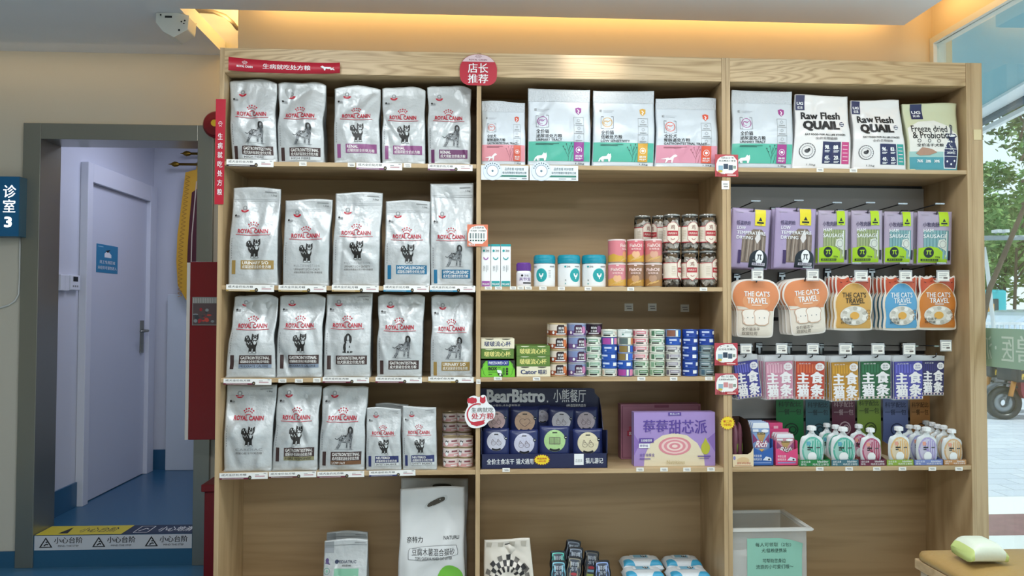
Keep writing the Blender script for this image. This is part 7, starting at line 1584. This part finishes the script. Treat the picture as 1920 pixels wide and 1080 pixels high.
# trees
def tree(label, x, y, h, r, seed, trunk_lean=(0, 0), n=5200, leaf=.10, c=('4f6a3a', '3f5a30', '6f8a4a'), tr=.09):
    R = random.Random(seed); t = thing('street_tree', label, 'tree', (x, y, zo), 0, 'street trees outside the window'); lx, ly = trunk_lean
    g = G(); g.tube([(0, 0, 0), (lx*.2, ly*.2, h*.22), (lx*.6, ly*.6, h*.45), (lx, ly, h*.7)], [tr, tr*.8, tr*.65, tr*.4], mat('5a4c40', .9, vary=.2, bscale=8), 10)
    for k in range(5):
        a = R.uniform(0, 6.28); g.tube([(lx*.5, ly*.5, h*(.36+.05*k)), (lx+r*.3*math.cos(a), ly+r*.3*math.sin(a), h*.6), (lx+r*.6*math.cos(a), ly+r*.6*math.sin(a), h*.8)], [tr*.4, tr*.28, .02], mat('5a4c40', .9, vary=.2, bscale=8), 7)
    g.build('trunk', t); g = G(); mats = [mat(q, .6) for q in c]; cl = [(lx+R.gauss(0, r*.45), ly+R.gauss(0, r*.45), h*.78+R.gauss(0, r*.32), R.uniform(.35, .7)*r*.5) for _ in range(34)]
    for k in range(n):
        cx, cy, cz, cr_ = R.choice(cl); d = Vector((R.gauss(0, 1), R.gauss(0, 1), R.gauss(0, 1))).normalized()*cr_*R.uniform(.5, 1); pz_ = Vector((cx, cy, cz))+d; e = Vector((R.gauss(0, 1), R.gauss(0, 1), R.gauss(0, .6))).normalized(); f = e.cross(Vector((R.gauss(0, 1), R.gauss(0, 1), R.gauss(0, 1)))).normalized(); s = leaf*R.uniform(.6, 1.2)
        g.add([pz_-e*s, pz_+f*s*.42, pz_+e*s, pz_-f*s*.42], [(0, 1, 2, 3)], mats[k % 3])
    g.build('foliage', t, clean=False)
b1 = at(1845, 560, Y=9.0); tree('leaning street tree nearest the window with dense leaves', b1.x-.3, 9.0, 7.6, 3.0, 1, (2.2, .3), 14000, .085, tr=.055)
tree('round street tree in the middle distance behind the bus', at(1900, 560, Y=22).x, 22, 6.5, 3.0, 2, (.2, 0), 8000, .13, ('5f8a42', '4f7a38', '7f9f58'), .07)
tree('broad pale green tree far across the road', at(1880, 560, Y=31).x, 31, 5.8, 4.2, 7, (.2, 0), 9000, .2, ('7fa058', '6f924c', '9aba70'), .1)
# camera pole
pc = at(1858, 443, Y=11.5); t = thing('camera_pole', 'grey pole arm with two white cameras across the trees', 'pole', (pc.x-1.0, 11.5, zo)); hp = pc.z-zo; PG = mat('9aa6ac', .4)
g = G(); g.tube([(0, 0, 0), (0, 0, hp+.2)], .07, PG, 12); g.build('mast', t); g = G(); g.tube([(0, 0, hp-.05), (4.5, 0, hp+.02)], .05, PG, 10); g.build('arm', t)
for k in range(2):
    g = G(); x = 1.10+.16*k; g.box(x-.045, x+.045, -.12, .06, hp+.07, hp+.13, mat('dfe3e4', .4)); g.lathe([(0, hp+.055), (.02, hp+.055), (.02, hp+.07), (0, hp+.07)], PG, (x, 0), 8); g.build('camera_head', t)
pa, pb = at(1863, 612, Y=10.5), at(1851, 503, Y=10.5); g = G(); g.tube([(pa.x, 10.5, zo), (pa.x, 10.5, pa.z), (pb.x, 10.5, pb.z), (pb.x-.06, 10.5, pb.z+.4)], .035, mat('dfe3e2', .4), 8); tag(g.build('street_pole'), 'thin white leaning pole in front of the bus', 'pole')
# railing
def railing():
    Y = 12.2; a = at(1838, 608, Y); t = thing('road_railing', 'low white road railing in front of the parked car', 'railing', (a.x-2, Y, zo)); h = at(1880, 604, Y).z-zo; g = G(); RW = mat('e3e8ea', .4)
    g.box(0, 6, -.02, .02, h-.06, h, RW); g.box(0, 6, -.02, .02, .15, .2, RW); g.build('rails', t)
    g = G()
    for k in range(50): g.box(k*.12-.015, k*.12+.015, -.012, .012, .2, h-.06, RW)
    o = g.build('balusters_lattice', t)
railing()
def car():
    Y = 15.0; a = at(1846, 600, Y); w = 4.6; t = thing('parked_car', 'pale blue car behind the white railing', 'car', (a.x+1.7, Y, zo-.1), 0); B = mat('c3d3e4', .2, .2, coat=.6); K = mat('20262c', .1)
    g = G(); q = smooth_poly([(-2.3, .35), (2.3, .35), (2.32, .75), (2.1, .92), (1.2, 1.0), (.7, 1.42), (-1.0, 1.45), (-1.8, 1.02), (-2.28, .9)], 2); g.prism(q, -.85, .85, B); g.build('body', t, bevel=.04)
    for s in (-1, 1):
        g = G(); y = s*.856; g.prism(smooth_poly([(-1.55, 1.03), (1.0, 1.03), (.62, 1.36), (-.92, 1.38)], 1), min(y, y-s*.004), max(y, y-s*.004), mat('6f8494', .1)); g.build('side_window', t)
    for sx in (-1.45, 1.45):
        for s in (-1, 1):
            g = G(); n = 24; y0, y1 = s*.70, s*.88
            for rr_, m in ((.33, K), (.2, CHR)):
                yy = y1+(.004*s if rr_ < .3 else 0); vs = [(sx+rr_*math.cos(2*math.pi*k/n), y, .33+rr_*math.sin(2*math.pi*k/n)) for y in (y0, yy) for k in range(n)]; g.add(vs, [(k, (k+1) % n, n+(k+1) % n, n+k) for k in range(n)]+[tuple(range(n)), tuple(range(2*n-1, n-1, -1))], m)
            g.build('wheel', t)
    for s in (-1, 1):
        g = G(); g.box(2.20, 2.335, s*.6-.2, s*.6+.2, .72, .82, mat('c03a44', .2)); g.build('tail_light', t)
car()
def bus():
    Y = 20.0; a = at(1856, 575, Y); t = thing('city_bus', 'turquoise bus with orange sign passing on the road', 'bus', (a.x-4.4, Y, zo-.1)); TQ = mat('35b3bd', .3); h = at(1870, 543, Y).z-zo
    x1 = at(1889, 575, Y).x-(a.x-4.4); g = G(); g.box(-2, x1, 0, 2.4, .35, h+.1, TQ); g.build('body', t, bevel=.08)
    g = G(); g.box(-1.8, x1-.3, -.012, -.002, h*.62, h*.90, mat('2a3a40', .1)); g.build('window_band', t)
    g = G(); g.box(-2, x1-.02, -.014, -.002, .45, h*.34, mat('c0404c', .3)); g.build('red_stripe', t)
    g = G(); g.box(x1-1.2, x1-.45, -.02, -.013, h*.68, h*.82, mat('e0a030', .4)); g.build('route_sign', t)
    g = G(); g.box(x1-.65, x1-.15, -.02, -.003, h*.44, h*.58, mat('d9a46a', .4)); g.build('poster', t)
    for x in (-.8, x1-1.2):
        g = G(); n = 20; vs = [(x+.45*math.cos(2*math.pi*k/n), y, .45+.45*math.sin(2*math.pi*k/n)) for y in (-.03, .3) for k in range(n)]; g.add(vs, [(k, (k+1) % n, n+(k+1) % n, n+k) for k in range(n)]+[tuple(range(n)), tuple(range(2*n-1, n-1, -1))], mat('20262c', .6)); g.build('wheel', t)
bus()
def scooter(label, px, Y, rz, c, seed):
    wc = at(px, Y, Z=zo); t = thing('delivery_scooter', label, 'scooter', (wc.x, wc.y, zo), rz, 'delivery scooters parked outside'); t.scale = (.8, .8, .8); K = mat('20242a', .35); D_ = mat('3a4048', .3); C = mat(c, .3)
    def wheel(x):
        g = G(); n = 28
        for r0, r1, hw_, m in ((.25, .17, .055, K), (.165, .05, .03, mat('8a8f94', .3, .7))):
            vs = []
            for r_, y in ((r0, -hw_), (r0, hw_), (r1, hw_), (r1, -hw_)): vs += [(x+r_*math.cos(2*math.pi*k/n), y, .25+r_*math.sin(2*math.pi*k/n)) for k in range(n)]
            g.add(vs, [(j*n+k, j*n+(k+1) % n, ((j+1) % 4)*n+(k+1) % n, ((j+1) % 4)*n+k) for j in range(4) for k in range(n)], m, True)
        g.build('wheel', t)
    wheel(0); wheel(1.25)
    g = G(); g.tube([(0, .09, .25), (.12, .09, .62), (.2, .05, .95)], .022, D_, 8); g.tube([(0, -.09, .25), (.12, -.09, .62), (.2, -.05, .95)], .022, D_, 8); g.build('fork', t)
    g = G(); g.tube([(.04, -.12, .36), (.10, -.12, .60)], .035, mat('d08a40', .3), 10); g.build('shock_spring', t)
    g = G(); n = 12; vs = []
    for k in range(n+1):
        a_ = math.radians(20+130*k/n)
        for y in (-.08, .08): vs += [(.29*math.cos(a_), y, .25+.29*math.sin(a_)), (.31*math.cos(a_), y, .25+.31*math.sin(a_))]
    g.add(vs, [(4*k+a_, 4*k+b_, 4*k+4+b_, 4*k+4+a_) for k in range(n) for a_, b_ in ((0, 1), (1, 3), (3, 2), (2, 0))], D_, True); g.build('front_fender', t)
    g = G(); g.prism(smooth_poly([(.16, .35), (.34, .30), (.85, .28), (1.3, .42), (1.45, .62), (1.3, .72), (.72, .68), (.55, .42), (.36, .44), (.30, .95), (.2, .98)], 2), -.15, .15, C); g.build('body', t, bevel=.02)
    g = G(); g.prism(smooth_poly([(.62, .70), (1.3, .72), (1.35, .80), (.9, .82), (.62, .80)], 2), -.14, .14, K); g.build('seat', t, bevel=.02)
    g = G(); g.tube([(.24, -.33, 1.02), (.22, -.1, 1.0), (.22, .1, 1.0), (.24, .33, 1.02)], .018, K, 8); g.tube([(.22, 0, .9), (.22, 0, 1.0)], .04, K, 8); g.build('handlebar', t)
    g = G(); g.box(.06, .62, -.26, .26, .58, .88, mat('23282e', .5)); o = g.build('delivery_box', t, bevel=.02)
    g = G(); p = P().text('顺丰同城', .12, .75, .56, .84, mat('d9b450', .4), .02); p.text('配送好物', .12, .62, .56, .71, mat('d9b450', .4), .02); p.emit(g, flatS(-.26), .001); g.build('box_lettering', t)
scooter('dark delivery scooter with gold lettered box outside the window', 1881, 786, -.10, '9a2f44', 1)
scooter('pale scooter partly hidden behind the dark delivery scooter', 1838, 772, -.25, 'd9dde0', 2)
